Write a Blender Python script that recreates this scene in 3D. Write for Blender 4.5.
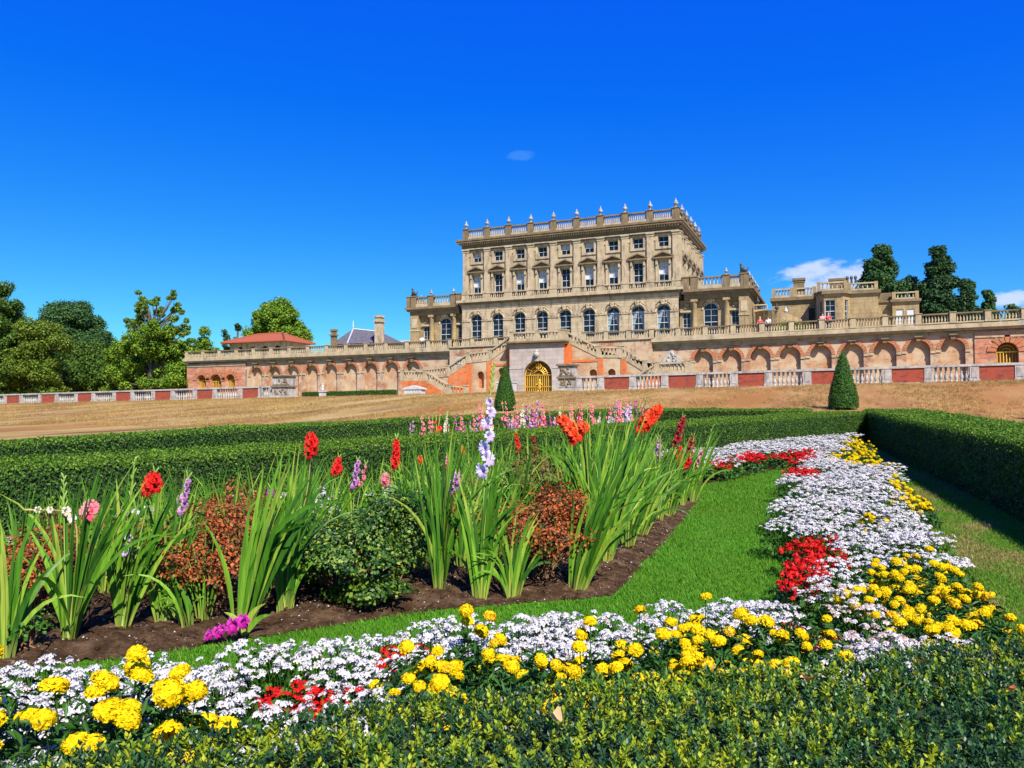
import bpy, bmesh, math, random
import numpy as np
from math import sin, cos, pi, radians, sqrt, atan, atan2, tan
from mathutils import Vector, Matrix

for o in list(bpy.data.objects):
    bpy.data.objects.remove(o)
SC = bpy.context.scene
COL = SC.collection

# ------------------------------------------------------------------ camera, sky, sun, exposure
YAW, PITCH, FPX, EYE = radians(23.2), atan(29 / 768), 768.0, 1.4
cam_d = bpy.data.cameras.new('camera')
cam_d.sensor_width = 36.0
cam_d.lens = 27.0
cam_d.clip_start = 0.02
cam_d.clip_end = 5000
cam = bpy.data.objects.new('camera', cam_d)
COL.objects.link(cam)
cam.location = (0, 0, EYE)
cam.rotation_euler = (pi / 2 + PITCH, 0, YAW)
SC.camera = cam

SUN_EL, SUN_AZ = 47.0, 46.0          # azimuth measured from +X towards -Y
sdir = Vector((cos(radians(SUN_EL)) * cos(radians(SUN_AZ)), -cos(radians(SUN_EL)) * sin(radians(SUN_AZ)), sin(radians(SUN_EL))))
sun_d = bpy.data.lights.new('sun', 'SUN')
sun_d.energy = 5.0
sun_d.angle = radians(0.5)
sun_d.color = (1.0, 0.93, 0.82)
sun = bpy.data.objects.new('sun', sun_d)
COL.objects.link(sun)
sun.rotation_euler = sdir.to_track_quat('Z', 'Y').to_euler()
sun.location = (30, -30, 60)

world = bpy.data.worlds.new('World')
SC.world = world
world.use_nodes = True
wt = world.node_tree
wt.nodes.clear()
def wn(t, **k):
    n = wt.nodes.new(t)
    for a, b in k.items():
        setattr(n, a, b)
    return n
sky = wn('ShaderNodeTexSky', sky_type='NISHITA', sun_disc=False)
sky.sun_elevation = radians(SUN_EL)
sky.sun_rotation = atan2(sdir.x, sdir.y)
sky.air_density = 1.0
sky.dust_density = 0.15
sky.ozone_density = 5.0
gam = wn('ShaderNodeGamma'); gam.inputs[1].default_value = 1.0
hsv = wn('ShaderNodeHueSaturation')
hsv.inputs['Saturation'].default_value = 1.4
hsv.inputs['Value'].default_value = 1.0
bgn = wn('ShaderNodeBackground'); bgn.inputs[1].default_value = 0.081
wout = wn('ShaderNodeOutputWorld')
wt.links.new(sky.outputs[0], gam.inputs[0])
wt.links.new(gam.outputs[0], hsv.inputs['Color'])
# deep summer blue: the sky's own red, green and blue response
sep = wn('ShaderNodeSeparateColor'); com = wn('ShaderNodeCombineColor')
wt.links.new(hsv.outputs[0], sep.inputs[0])
for ch_i, (pw, mu_, ad_) in enumerate(((1.0, 0.46, 0.02), (1.05, 0.86, 0.0), (0.16, 5.6, 0.0))):
    p_ = wn('ShaderNodeMath', operation='POWER'); p_.inputs[1].default_value = pw
    q_ = wn('ShaderNodeMath', operation='MULTIPLY_ADD'); q_.inputs[1].default_value = mu_; q_.inputs[2].default_value = ad_
    wt.links.new(sep.outputs[ch_i], p_.inputs[0]); wt.links.new(p_.outputs[0], q_.inputs[0]); wt.links.new(q_.outputs[0], com.inputs[ch_i])
# a few small distant clouds, placed by direction in the sky dome
wtc = wn('ShaderNodeTexCoord')
nrm = wn('ShaderNodeVectorMath', operation='NORMALIZE')
wt.links.new(wtc.outputs['Generated'], nrm.inputs[0])
noi = wn('ShaderNodeTexNoise'); noi.inputs['Scale'].default_value = 34; noi.inputs['Detail'].default_value = 6; noi.inputs['Roughness'].default_value = 0.6
stretch = wn('ShaderNodeVectorMath', operation='MULTIPLY'); stretch.inputs[1].default_value = (1, 1, 2.2)
wt.links.new(nrm.outputs[0], stretch.inputs[0]); wt.links.new(stretch.outputs[0], noi.inputs['Vector'])
FWD = Vector((-sin(YAW) * cos(PITCH), cos(YAW) * cos(PITCH), sin(PITCH)))
RGT = Vector((cos(YAW), sin(YAW), 0))
UPV = RGT.cross(FWD)
CAMP = Vector((0, 0, EYE))
def ray(x, y):
    return FWD * FPX + RGT * (x - 512) + UPV * (384 - y)
def cloud(px, py, hw, hh, gain):
    """soft mask of one cloud around the direction of a point in the sky"""
    d = ray(px, py).normalized()
    side = Vector((-d.y, d.x, 0)).normalized() * -1
    up = side.cross(d).normalized()
    def axis(v, s):
        m = wn('ShaderNodeVectorMath', operation='DOT_PRODUCT'); m.inputs[1].default_value = v
        wt.links.new(nrm.outputs[0], m.inputs[0])
        s1 = wn('ShaderNodeMath', operation='SUBTRACT'); s1.inputs[1].default_value = v.dot(d)
        wt.links.new(m.outputs['Value'], s1.inputs[0])
        s2 = wn('ShaderNodeMath', operation='DIVIDE'); s2.inputs[1].default_value = s
        wt.links.new(s1.outputs[0], s2.inputs[0])
        s3 = wn('ShaderNodeMath', operation='POWER'); s3.inputs[1].default_value = 2
        ab = wn('ShaderNodeMath', operation='ABSOLUTE')
        wt.links.new(s2.outputs[0], ab.inputs[0]); wt.links.new(ab.outputs[0], s3.inputs[0])
        return s3
    a, b = axis(side, hw / 768), axis(up, hh / 768)
    ad = wn('ShaderNodeMath', operation='ADD'); wt.links.new(a.outputs[0], ad.inputs[0]); wt.links.new(b.outputs[0], ad.inputs[1])
    iv = wn('ShaderNodeMath', operation='SUBTRACT'); iv.inputs[0].default_value = 1.0; wt.links.new(ad.outputs[0], iv.inputs[1])
    n5 = wn('ShaderNodeMath', operation='MULTIPLY_ADD'); n5.inputs[1].default_value = 2.6; n5.inputs[2].default_value = -1.25
    wt.links.new(noi.outputs['Fac'], n5.inputs[0])
    sm = wn('ShaderNodeMath', operation='ADD'); wt.links.new(iv.outputs[0], sm.inputs[0]); wt.links.new(n5.outputs[0], sm.inputs[1])
    rg = wn('ShaderNodeMapRange'); rg.interpolation_type = 'SMOOTHSTEP'
    rg.inputs['From Min'].default_value = 0.1; rg.inputs['From Max'].default_value = 1.0; rg.inputs['To Max'].default_value = gain
    wt.links.new(sm.outputs[0], rg.inputs['Value'])
    pos = wn('ShaderNodeMath', operation='GREATER_THAN'); pos.inputs[1].default_value = -0.8; wt.links.new(iv.outputs[0], pos.inputs[0])
    mu = wn('ShaderNodeMath', operation='MULTIPLY'); wt.links.new(rg.outputs[0], mu.inputs[0]); wt.links.new(pos.outputs[0], mu.inputs[1])
    return mu
masks = [cloud(830, 277, 50, 17, 0.8), cloud(1016, 300, 26, 10, 0.8)]
acc = masks[0]
for m in masks[1:]:
    x = wn('ShaderNodeMath', operation='MAXIMUM')
    wt.links.new(acc.outputs[0], x.inputs[0]); wt.links.new(m.outputs[0], x.inputs[1]); acc = x
mixc = wn('ShaderNodeMix', data_type='RGBA')
mixc.inputs['B'].default_value = (5.6, 6.3, 8.0, 1)
wt.links.new(acc.outputs[0], mixc.inputs['Factor'])
wt.links.new(com.outputs[0], mixc.inputs['A'])
wisp = cloud(521, 156, 16, 6, 0.11)
mixw = wn('ShaderNodeMix', data_type='RGBA'); mixw.inputs['B'].default_value = (2.6, 6.2, 8.6, 1)
wt.links.new(wisp.outputs[0], mixw.inputs['Factor']); wt.links.new(mixc.outputs['Result'], mixw.inputs['A'])
wt.links.new(mixw.outputs['Result'], bgn.inputs[0])
wt.links.new(bgn.outputs[0], wout.inputs[0])

SC.view_settings.view_transform = 'Standard'
SC.view_settings.look = 'None'
SC.view_settings.gamma = 1
SC.view_settings.use_curve_mapping = False
SC.view_settings.exposure = 0.7
SC.render.engine = 'CYCLES'
SC.cycles.max_bounces = 6
SC.cycles.diffuse_bounces = 1
SC.cycles.transparent_max_bounces = 4

# ------------------------------------------------------------------ helpers
rnd = random.Random(11)
NR = np.random.default_rng(7)
ORG = {}                                  # world origin of each root

def at(px, py, y):
    """point of the photograph's pixel on the upright plane at depth y"""
    d = ray(px, py)
    return CAMP + d * (y / d.y)

SL = 0.03
def gz(x, y):
    """height of the ground"""
    par = SL * min(y, 30.0)
    cx = max(-115.0, min(45.0, x))
    crest = 3.36 + 0.011 * cx
    if y <= 25: return SL * y
    if y < 58:
        t = (y - 25) / 33.0
        s = t * t * (3 - 2 * t) * 0.55 + t * 0.45
        z0 = SL * 25
        return z0 + (crest - z0) * s
    return crest + 0.035 * (min(y, 84.0) - 58)

def gp(px, py, h=0.0):
    """point of the parterre (height h above the ground) seen at a pixel"""
    d = ray(px, py)
    t = (h - EYE) / (d.z - SL * d.y)
    return CAMP + d * t
def px_of(p):
    q = Vector(p) - CAMP
    z = q.dot(FWD)
    return 512 + FPX * q.dot(RGT) / z, 384 - FPX * q.dot(UPV) / z

def inside(poly, x, y):
    r = False
    n = len(poly)
    for i in range(n):
        x1, y1 = poly[i]; x2, y2 = poly[(i + 1) % n]
        if (y1 > y) != (y2 > y) and x < (x2 - x1) * (y - y1) / (y2 - y1) + x1:
            r = not r
    return r

def tag(o, label, cat, group=None, kind=None):
    if label: o['label'] = label
    if cat: o['category'] = cat
    if group: o['group'] = group
    if kind: o['kind'] = kind
    return o

def thing(name, label, cat, loc=(0, 0, 0), group=None, rz=0.0):
    o = bpy.data.objects.new(name, None)
    o.empty_display_size = 0.2
    COL.objects.link(o)
    o.location = loc
    o.rotation_euler = (0, 0, rz)
    ORG[o.name] = Vector(loc) if rz == 0 else Vector((0, 0, 0))
    return tag(o, label, cat, group)

class MB:
    """collects faces in world coordinates; build() links them as one mesh object"""
    def __init__(s, frame=None):
        s.v, s.f, s.m, s.sm = [], [], [], []
        s.frame = frame                    # (origin, along, outward) maps (s, d, z): d outward
    def P(s, a, d, z):
        if s.frame is None: return (a, d, z)
        o, al, ou = s.frame
        return (o[0] + al[0] * a + ou[0] * d, o[1] + al[1] * a + ou[1] * d, o[2] + z)
    def face(s, pts, mi=0, smooth=False):
        n = len(s.v)
        s.v += [s.P(*p) for p in pts]
        s.f.append(list(range(n, n + len(pts)))); s.m.append(mi); s.sm.append(smooth)
    def box(s, a0, a1, d0, d1, z0, z1, mi=0):
        n = len(s.v)
        for z in (z0, z1):
            for (a, d) in ((a0, d0), (a1, d0), (a1, d1), (a0, d1)):
                s.v.append(s.P(a, d, z))
        for q in ((3, 2, 1, 0), (4, 5, 6, 7), (0, 1, 5, 4), (1, 2, 6, 5), (2, 3, 7, 6), (3, 0, 4, 7)):
            s.f.append([n + i for i in q]); s.m.append(mi); s.sm.append(False)
    def prism(s, poly, d0, d1, mi=0):
        """poly in the (a, z) plane, pushed from d0 to d1"""
        n = len(s.v); k = len(poly)
        for d in (d0, d1):
            s.v += [s.P(a, d, z) for a, z in poly]
        s.f.append([n + i for i in range(k)]); s.f.append([n + k + i for i in reversed(range(k))])
        s.m += [mi, mi]; s.sm += [False, False]
        for i in range(k):
            j = (i + 1) % k
            s.f.append([n + i, n + j, n + k + j, n + k + i]); s.m.append(mi); s.sm.append(False)
    def slab(s, poly, z0, z1, mi=0):
        """poly in the (a, d) plane, from z0 to z1"""
        n = len(s.v); k = len(poly)
        for z in (z0, z1):
            s.v += [s.P(a, d, z) for a, d in poly]
        s.f.append([n + i for i in reversed(range(k))]); s.f.append([n + k + i for i in range(k)])
        s.m += [mi, mi]; s.sm += [False, False]
        for i in range(k):
            j = (i + 1) % k
            s.f.append([n + i, n + j, n + k + j, n + k + i]); s.m.append(mi); s.sm.append(False)
    def lathe(s, a, d, prof, seg=8, mi=0, z0=0.0, smooth=True, sq=False):
        n = len(s.v)
        for r, z in prof:
            for i in range(seg):
                t = 2 * pi * i / seg + (pi / 4 if seg == 4 else 0)
                s.v.append(s.P(a + r * cos(t), d + r * sin(t), z0 + z))
        for k in range(len(prof) - 1):
            for i in range(seg):
                j = (i + 1) % seg
                s.f.append([n + k * seg + i, n + k * seg + j, n + (k + 1) * seg + j, n + (k + 1) * seg + i])
                s.m.append(mi); s.sm.append(smooth)
        s.f.append([n + (len(prof) - 1) * seg + i for i in range(seg)]); s.m.append(mi); s.sm.append(False)
        s.f.append([n + i for i in reversed(range(seg))]); s.m.append(mi); s.sm.append(False)
    def tube(s, pts, rad, seg=6, mi=0):
        pts = [Vector(s.P(*p)) for p in pts]
        n = len(s.v)
        fr, s.frame = s.frame, None
        N = len(pts)
        if not hasattr(rad, '__len__'): rad = [rad] * N
        for i in range(N):
            t = (pts[min(i + 1, N - 1)] - pts[max(i - 1, 0)]).normalized()
            ref = Vector((0, 0, 1)) if abs(t.z) < 0.95 else Vector((1, 0, 0))
            a = t.cross(ref).normalized(); b = a.cross(t)
            for k in range(seg):
                an = 2 * pi * k / seg
                p = pts[i] + (a * cos(an) + b * sin(an)) * rad[i]
                s.v.append(tuple(p))
        for i in range(N - 1):
            for k in range(seg):
                j = (k + 1) % seg
                s.f.append([n + i * seg + k, n + i * seg + j, n + (i + 1) * seg + j, n + (i + 1) * seg + k])
                s.m.append(mi); s.sm.append(True)
        s.f.append([n + k for k in range(seg)]); s.m.append(mi); s.sm.append(False)
        s.f.append([n + (N - 1) * seg + k for k in range(seg)]); s.m.append(mi); s.sm.append(False)
        s.frame = fr
    def ball(s, c, r, seg=10, rings=6, mi=0, jit=0.0):
        prof = []
        n = len(s.v)
        rx, ry, rz = r if hasattr(r, '__len__') else (r, r, r)
        for k in range(rings + 1):
            ph = pi * k / rings
            for i in range(seg):
                t = 2 * pi * i / seg
                q = 1 + (rnd.uniform(-jit, jit) if jit else 0)
                s.v.append(s.P(c[0] + rx * sin(ph) * cos(t) * q, c[1] + ry * sin(ph) * sin(t) * q, c[2] - rz * cos(ph) * q))
        for k in range(rings):
            for i in range(seg):
                j = (i + 1) % seg
                s.f.append([n + k * seg + i, n + k * seg + j, n + (k + 1) * seg + j, n + (k + 1) * seg + i]); s.m.append(mi); s.sm.append(True)
    def holewall(s, a0, a1, z0, z1, holes, d, depth, mi=0, seg=10):
        """wall face at d from a0..a1, z0..z1 with openings (h0, h1, hz0, hz1, arched); reveals run inward by depth"""
        holes = sorted(holes)
        x = a0
        for h in holes:
            h0, h1, b, t, arch = h[:5]
            dp = h[5] if len(h) > 5 else depth
            if h0 > x: s.face([(x, d, z0), (h0, d, z0), (h0, d, z1), (x, d, z1)], mi)
            if b > z0: s.face([(h0, d, z0), (h1, d, z0), (h1, d, b), (h0, d, b)], mi)
            r = (h1 - h0) / 2; c = (h0 + h1) / 2
            if arch:
                sp = t - r
                pts = [(c - r * cos(pi * i / seg), sp + r * sin(pi * i / seg)) for i in range(seg + 1)]
            else:
                pts = [(h0, t), (h1, t)]
            for i in range(len(pts) - 1):
                p, q = pts[i], pts[i + 1]
                s.face([(p[0], d, p[1]), (q[0], d, q[1]), (q[0], d, z1), (p[0], d, z1)], mi)
            out = [(h0, b)] + pts + [(h1, b)]
            for i in range(len(out)):
                p, q = out[i], out[(i + 1) % len(out)]
                if abs(p[0] - q[0]) + abs(p[1] - q[1]) < 1e-6: continue
                s.face([(p[0], d, p[1]), (q[0], d, q[1]), (q[0], d - dp, q[1]), (p[0], d - dp, p[1])], mi)
            x = h1
        if a1 > x: s.face([(x, d, z0), (a1, d, z0), (a1, d, z1), (x, d, z1)], mi)
    def build(s, name, mats, parent=None):
        me = bpy.data.meshes.new(name)
        off = Vector((0, 0, 0))
        q = parent
        while q is not None:
            off = ORG.get(q.name, off) if q.type == 'EMPTY' else off
            q = q.parent
        vs = [(v[0] - off.x, v[1] - off.y, v[2] - off.z) for v in s.v]
        me.from_pydata(vs, [], s.f)
        mats = mats if isinstance(mats, (list, tuple)) else [mats]
        for m in mats: me.materials.append(m)
        me.polygons.foreach_set('material_index', s.m)
        me.polygons.foreach_set('use_smooth', s.sm)
        me.update()
        o = bpy.data.objects.new(name, me)
        COL.objects.link(o)
        if parent is not None: o.parent = parent
        return o

def arch_pts(c, r, sp, b, seg=12):
    return [(c - r, b)] + [(c - r * cos(pi * i / seg), sp + r * sin(pi * i / seg)) for i in range(seg + 1)] + [(c + r, b)]

def np_build(name, chunks, mats, parent=None, smooth=False):
    """chunks: list of (verts (N,3), faces (M,K), material index); big foliage meshes"""
    V = np.concatenate([c[0] for c in chunks]).astype(np.float32)
    ls, lt, mi = [], [], []
    vi = []
    off = 0; pos = 0
    for v, f, m in chunks:
        M, K = f.shape
        vi.append((f + off).reshape(-1)); ls.append(pos + np.arange(M) * K); lt.append(np.full(M, K)); mi.append(np.full(M, m))
        off += len(v); pos += M * K
    vi = np.concatenate(vi).astype(np.int32); ls = np.concatenate(ls).astype(np.int32); lt = np.concatenate(lt).astype(np.int32); mi = np.concatenate(mi).astype(np.int32)
    me = bpy.data.meshes.new(name)
    me.vertices.add(len(V)); me.vertices.foreach_set('co', V.reshape(-1))
    me.loops.add(len(vi)); me.loops.foreach_set('vertex_index', vi)
    me.polygons.add(len(ls)); me.polygons.foreach_set('loop_start', ls); me.polygons.foreach_set('loop_total', lt)
    me.polygons.foreach_set('material_index', mi)
    if smooth: me.polygons.foreach_set('use_smooth', np.ones(len(ls), bool))
    for m in (mats if isinstance(mats, (list, tuple)) else [mats]): me.materials.append(m)
    me.update(calc_edges=True); me.validate()
    o = bpy.data.objects.new(name, me)
    COL.objects.link(o)
    if parent is not None: o.parent = parent
    return o

def rots(normals, twist=None, rng=NR):
    """rotation matrices whose local Z is the given normal, spun by a random twist"""
    n = normals / (np.linalg.norm(normals, axis=1, keepdims=True) + 1e-9)
    ref = np.where(np.abs(n[:, 2:3]) < 0.9, np.array([[0, 0, 1.0]]), np.array([[1.0, 0, 0]]))
    x = np.cross(ref, n); x /= np.linalg.norm(x, axis=1, keepdims=True)
    y = np.cross(n, x)
    t = rng.uniform(0, 2 * pi, len(n)) if twist is None else np.broadcast_to(twist, (len(n),))
    c, s_ = np.cos(t)[:, None], np.sin(t)[:, None]
    return np.stack([x * c + y * s_, -x * s_ + y * c, n], axis=2)

def stamp(tv, tf, pos, R, sc):
    """copies of a small template placed by numpy"""
    tv = np.asarray(tv, float); tf = np.asarray(tf)
    sc = np.broadcast_to(np.asarray(sc, float), (len(pos),)) if np.ndim(sc) < 2 else sc
    if np.ndim(sc) == 1:
        v = np.einsum('nij,vj->nvi', R, tv) * sc[:, None, None] + pos[:, None, :]
    else:
        v = np.einsum('nij,nvj->nvi', R, tv[None] * sc[:, None, :]) + pos[:, None, :]
    f = tf[None] + (np.arange(len(pos)) * len(tv))[:, None, None]
    return v.reshape(-1, 3), f.reshape(-1, tf.shape[1])

def copy_thing(root, loc, rz=0.0, sc=1.0, label=None, group=None):
    r = root.copy(); COL.objects.link(r)
    r.location = loc; r.rotation_euler = (r.rotation_euler[0], r.rotation_euler[1], rz)
    r.scale = (sc, sc, sc) if not hasattr(sc, '__len__') else sc
    if label: r['label'] = label
    if group: r['group'] = group
    for ch in root.children:
        c = ch.copy(); COL.objects.link(c); c.parent = r
        for g in ch.children:
            d = g.copy(); COL.objects.link(d); d.parent = c
    return r

# ------------------------------------------------------------------ materials
class NT:
    def __init__(s, name):
        s.m = bpy.data.materials.new(name); s.m.use_nodes = True
        s.t = s.m.node_tree; s.b = s.t.nodes['Principled BSDF']; s.out = s.t.nodes['Material Output']
        s.tc = s.t.nodes.new('ShaderNodeTexCoord')
    def n(s, t, **k):
        x = s.t.nodes.new(t)
        for a, b in k.items(): setattr(x, a, b)
        return x
    def l(s, a, b): s.t.links.new(a, b)
    def noise(s, scale, detail=4, rough=0.55, vec=None, stretch=None):
        x = s.n('ShaderNodeTexNoise'); x.inputs['Scale'].default_value = scale; x.inputs['Detail'].default_value = detail; x.inputs['Roughness'].default_value = rough
        v = vec or s.tc.outputs['Object']
        if stretch:
            m = s.n('ShaderNodeMapping'); m.inputs['Scale'].default_value = stretch; s.l(v, m.inputs['Vector']); v = m.outputs[0]
        s.l(v, x.inputs['Vector'])
        return x.outputs['Fac']
    def ramp(s, fac, stops):
        r = s.n('ShaderNodeValToRGB')
        el = r.color_ramp.elements
        while len(el) < len(stops): el.new(0.5)
        for e, (p, c) in zip(el, stops): e.position = p; e.color = (*c, 1)
        s.l(fac, r.inputs[0]); return r.outputs[0]
    def mix(s, fac, a, b, mode='MIX'):
        x = s.n('ShaderNodeMix', data_type='RGBA', blend_type=mode)
        for key, v in (('Factor', fac), ('A', a), ('B', b)):
            if isinstance(v, (int, float)): x.inputs[key].default_value = v
            elif isinstance(v, tuple): x.inputs[key].default_value = (*v, 1)
            else: s.l(v, x.inputs[key])
        return x.outputs['Result']
    def rng(s, v, a, b, c=0.0, d=1.0):
        x = s.n('ShaderNodeMapRange'); s.l(v, x.inputs[0])
        for i, q in enumerate((a, b, c, d)): x.inputs[1 + i].default_value = q
        return x.outputs[0]
    def bump(s, h, strength, dist):
        x = s.n('ShaderNodeBump'); x.inputs['Strength'].default_value = strength; x.inputs['Distance'].default_value = dist
        s.l(h, x.inputs['Height']); s.l(x.outputs[0], s.b.inputs['Normal']); return x
    def col(s, c):
        if isinstance(c, tuple): s.b.inputs['Base Color'].default_value = (*c, 1)
        else: s.l(c, s.b.inputs['Base Color'])
    def rough(s, r, spec=None):
        s.b.inputs['Roughness'].default_value = r
        if spec is not None: s.b.inputs['Specular IOR Level'].default_value = spec
    def xz(s):
        """(x+y, z) as texture plane so bricks run along any upright wall"""
        sp = s.n('ShaderNodeSeparateXYZ'); s.l(s.tc.outputs['Object'], sp.inputs[0])
        ad = s.n('ShaderNodeMath', operation='ADD'); s.l(sp.outputs[0], ad.inputs[0]); s.l(sp.outputs[1], ad.inputs[1])
        cb = s.n('ShaderNodeCombineXYZ'); s.l(ad.outputs[0], cb.inputs[0]); s.l(sp.outputs[2], cb.inputs[1])
        return cb.outputs[0]

def m_stone(name, c1, c2, grime=(0.10, 0.085, 0.065), g=0.35, scale=1.3, courses=0.0, bump=0.02):
    k = NT(name)
    base = k.mix(k.rng(k.noise(scale, 6), 0.3, 0.7), c1, c2)
    streak = k.rng(k.noise(1.9, 7, 0.7, stretch=(1, 1, 0.25)), 0.50, 0.66)
    base = k.mix(k.mul(streak, g) if hasattr(k, 'mul') else streak, base, grime)
    sp = k.rng(k.noise(9, 5, 0.7), 0.60, 0.72, 0, g * 0.8)
    base = k.mix(sp, base, grime)
    h = k.noise(14, 5)
    if courses:
        br = k.n('ShaderNodeTexBrick'); br.inputs['Scale'].default_value = 1.0
        br.inputs['Brick Width'].default_value = courses * 2.2; br.inputs['Row Height'].default_value = courses
        br.inputs['Mortar Size'].default_value = 0.012; br.inputs['Mortar Smooth'].default_value = 0.3
        br.inputs['Color1'].default_value = (1, 1, 1, 1); br.inputs['Color2'].default_value = (0.84, 0.82, 0.80, 1); br.inputs['Mortar'].default_value = (0.55, 0.5, 0.45, 1)
        k.l(k.xz(), br.inputs['Vector'])
        base = k.mix(1.0, base, br.outputs['Color'], 'MULTIPLY')
    k.col(base); k.rough(0.85, 0.25); k.bump(h, 0.5, bump)
    return k.m
def _mul(s, a, f):
    x = s.n('ShaderNodeMath', operation='MULTIPLY'); s.l(a, x.inputs[0]); x.inputs[1].default_value = f; return x.outputs[0]
NT.mul = _mul

def m_brick(name, c1, c2, mortar, w=0.23, h=0.075, pale=None, pale_amt=(0.5, 0.7), dirt=None, dirt_amt=(0.55, 0.72), band=None):
    k = NT(name)
    br = k.n('ShaderNodeTexBrick'); br.inputs['Scale'].default_value = 1.0
    br.inputs['Brick Width'].default_value = w; br.inputs['Row Height'].default_value = h
    br.inputs['Mortar Size'].default_value = h * 0.11; br.inputs['Mortar Smooth'].default_value = 0.4; br.inputs['Bias'].default_value = -0.1
    br.inputs['Color1'].default_value = (*c1, 1); br.inputs['Color2'].default_value = (*c2, 1); br.inputs['Mortar'].default_value = (*mortar, 1)
    v = k.xz(); k.l(v, br.inputs['Vector'])
    c = br.outputs['Color']
    # single odd bricks, read from a coarse brick grid of the same bond
    c = k.mix(k.rng(k.noise(7, 3, 0.7, stretch=(1, 1, 2.5)), 0.52, 0.66, 0, 0.55), c, tuple(min(1, q * 1.5) for q in c1))
    c = k.mix(k.rng(k.noise(2.6, 6, 0.8, stretch=(1, 1, 2.2)), 0.50, 0.58, 0, 0.75), c, tuple(q * .52 for q in c1))
    c = k.mix(k.rng(k.noise(1.7, 6, 0.75, stretch=(1, 1, 1.8), ), 0.47, 0.55, 0, 0.7), c, tuple(min(1, q * f_) for q, f_ in zip(c1, (1.25, 1.08, 0.95))))
    if pale: c = k.mix(k.rng(k.noise(0.55, 6, 0.62, stretch=(1, 1, 1.6)), *pale_amt, 0, 0.9), c, pale)
    if dirt: c = k.mix(k.rng(k.noise(0.9, 7, 0.7, stretch=(1, 1, 0.5)), *dirt_amt, 0, 0.8), c, dirt)
    k.col(c); k.rough(0.9, 0.2)
    k.bump(br.outputs['Fac'], -0.4, 0.015)
    return k.m

def m_leaf(name, cols, trans=0.25, rough=0.5, patch=None, spec=0.3, sat_patch=3.0):
    """foliage; each leaf takes its own shade (random per island)"""
    k = NT(name)
    g = k.n('ShaderNodeNewGeometry')
    n = len(cols)
    c = k.ramp(g.outputs['Random Per Island'], [(i / max(1, n - 1), q) for i, q in enumerate(cols)])
    if patch:
        c = k.mix(k.rng(k.noise(sat_patch, 3), 0.42, 0.62, 0, 0.75), c, patch)
    k.col(c); k.rough(rough, spec)
    if trans:
        tr = k.n('ShaderNodeBsdfTranslucent'); k.l(c if not isinstance(c, tuple) else c, tr.inputs[0])
        mx = k.n('ShaderNodeMixShader'); mx.inputs[0].default_value = trans
        k.l(k.b.outputs[0], mx.inputs[1]); k.l(tr.outputs[0], mx.inputs[2]); k.l(mx.outputs[0], k.out.inputs[0])
    return k.m

def m_sword(name, cols, trans, rough, spec):
    m = m_leaf(name, cols, trans, rough, None, spec)
    t = m.node_tree
    # leaf bases run to a straw yellow, blades carry long pale veins
    tc = t.nodes.new('ShaderNodeTexCoord'); sp = t.nodes.new('ShaderNodeSeparateXYZ'); t.links.new(tc.outputs['Object'], sp.inputs[0])
    mr = t.nodes.new('ShaderNodeMapRange'); mr.inputs[1].default_value = 0.0; mr.inputs[2].default_value = 0.12; mr.inputs[3].default_value = 0.4; mr.inputs[4].default_value = 0.0
    t.links.new(sp.outputs[2], mr.inputs[0])
    no = t.nodes.new('ShaderNodeTexNoise'); no.inputs['Scale'].default_value = 55; no.inputs['Detail'].default_value = 3
    mp = t.nodes.new('ShaderNodeMapping'); mp.inputs['Scale'].default_value = (1, 1, 0.06); t.links.new(tc.outputs['Object'], mp.inputs[0]); t.links.new(mp.outputs[0], no.inputs['Vector'])
    rp = next(n for n in t.nodes if n.type == 'VALTORGB')
    m2 = t.nodes.new('ShaderNodeMix'); m2.data_type = 'RGBA'; m2.blend_type = 'MULTIPLY'; m2.inputs['Factor'].default_value = 0.55
    cr = t.nodes.new('ShaderNodeValToRGB'); cr.color_ramp.elements[0].position = .35; cr.color_ramp.elements[0].color = (.45, .5, .45, 1); cr.color_ramp.elements[1].position = .6; cr.color_ramp.elements[1].color = (1.25, 1.2, 1.1, 1)
    t.links.new(no.outputs['Fac'], cr.inputs[0]); t.links.new(rp.outputs[0], m2.inputs['A']); t.links.new(cr.outputs[0], m2.inputs['B'])
    mx = t.nodes.new('ShaderNodeMix'); mx.data_type = 'RGBA'; mx.inputs['B'].default_value = (0.46, 0.40, 0.10, 1)
    t.links.new(mr.outputs[0], mx.inputs['Factor']); t.links.new(m2.outputs['Result'], mx.inputs['A'])
    for n in t.nodes:
        if n.type == 'BSDF_PRINCIPLED': t.links.new(mx.outputs['Result'], n.inputs['Base Color'])
        if n.type == 'BSDF_TRANSLUCENT': t.links.new(mx.outputs['Result'], n.inputs[0])
    return m
def m_plain(name, c, rough=0.6, var=0.15, scale=20, metal=0.0, bump=0.0):
    k = NT(name)
    d = tuple(q * (1 - var) for q in c)
    k.col(k.mix(k.noise(scale, 4), d, tuple(min(1, q * (1 + var)) for q in c)))
    k.rough(rough); k.b.inputs['Metallic'].default_value = metal
    if bump: k.bump(k.noise(scale * 2, 4), 0.6, bump)
    return k.m

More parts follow.
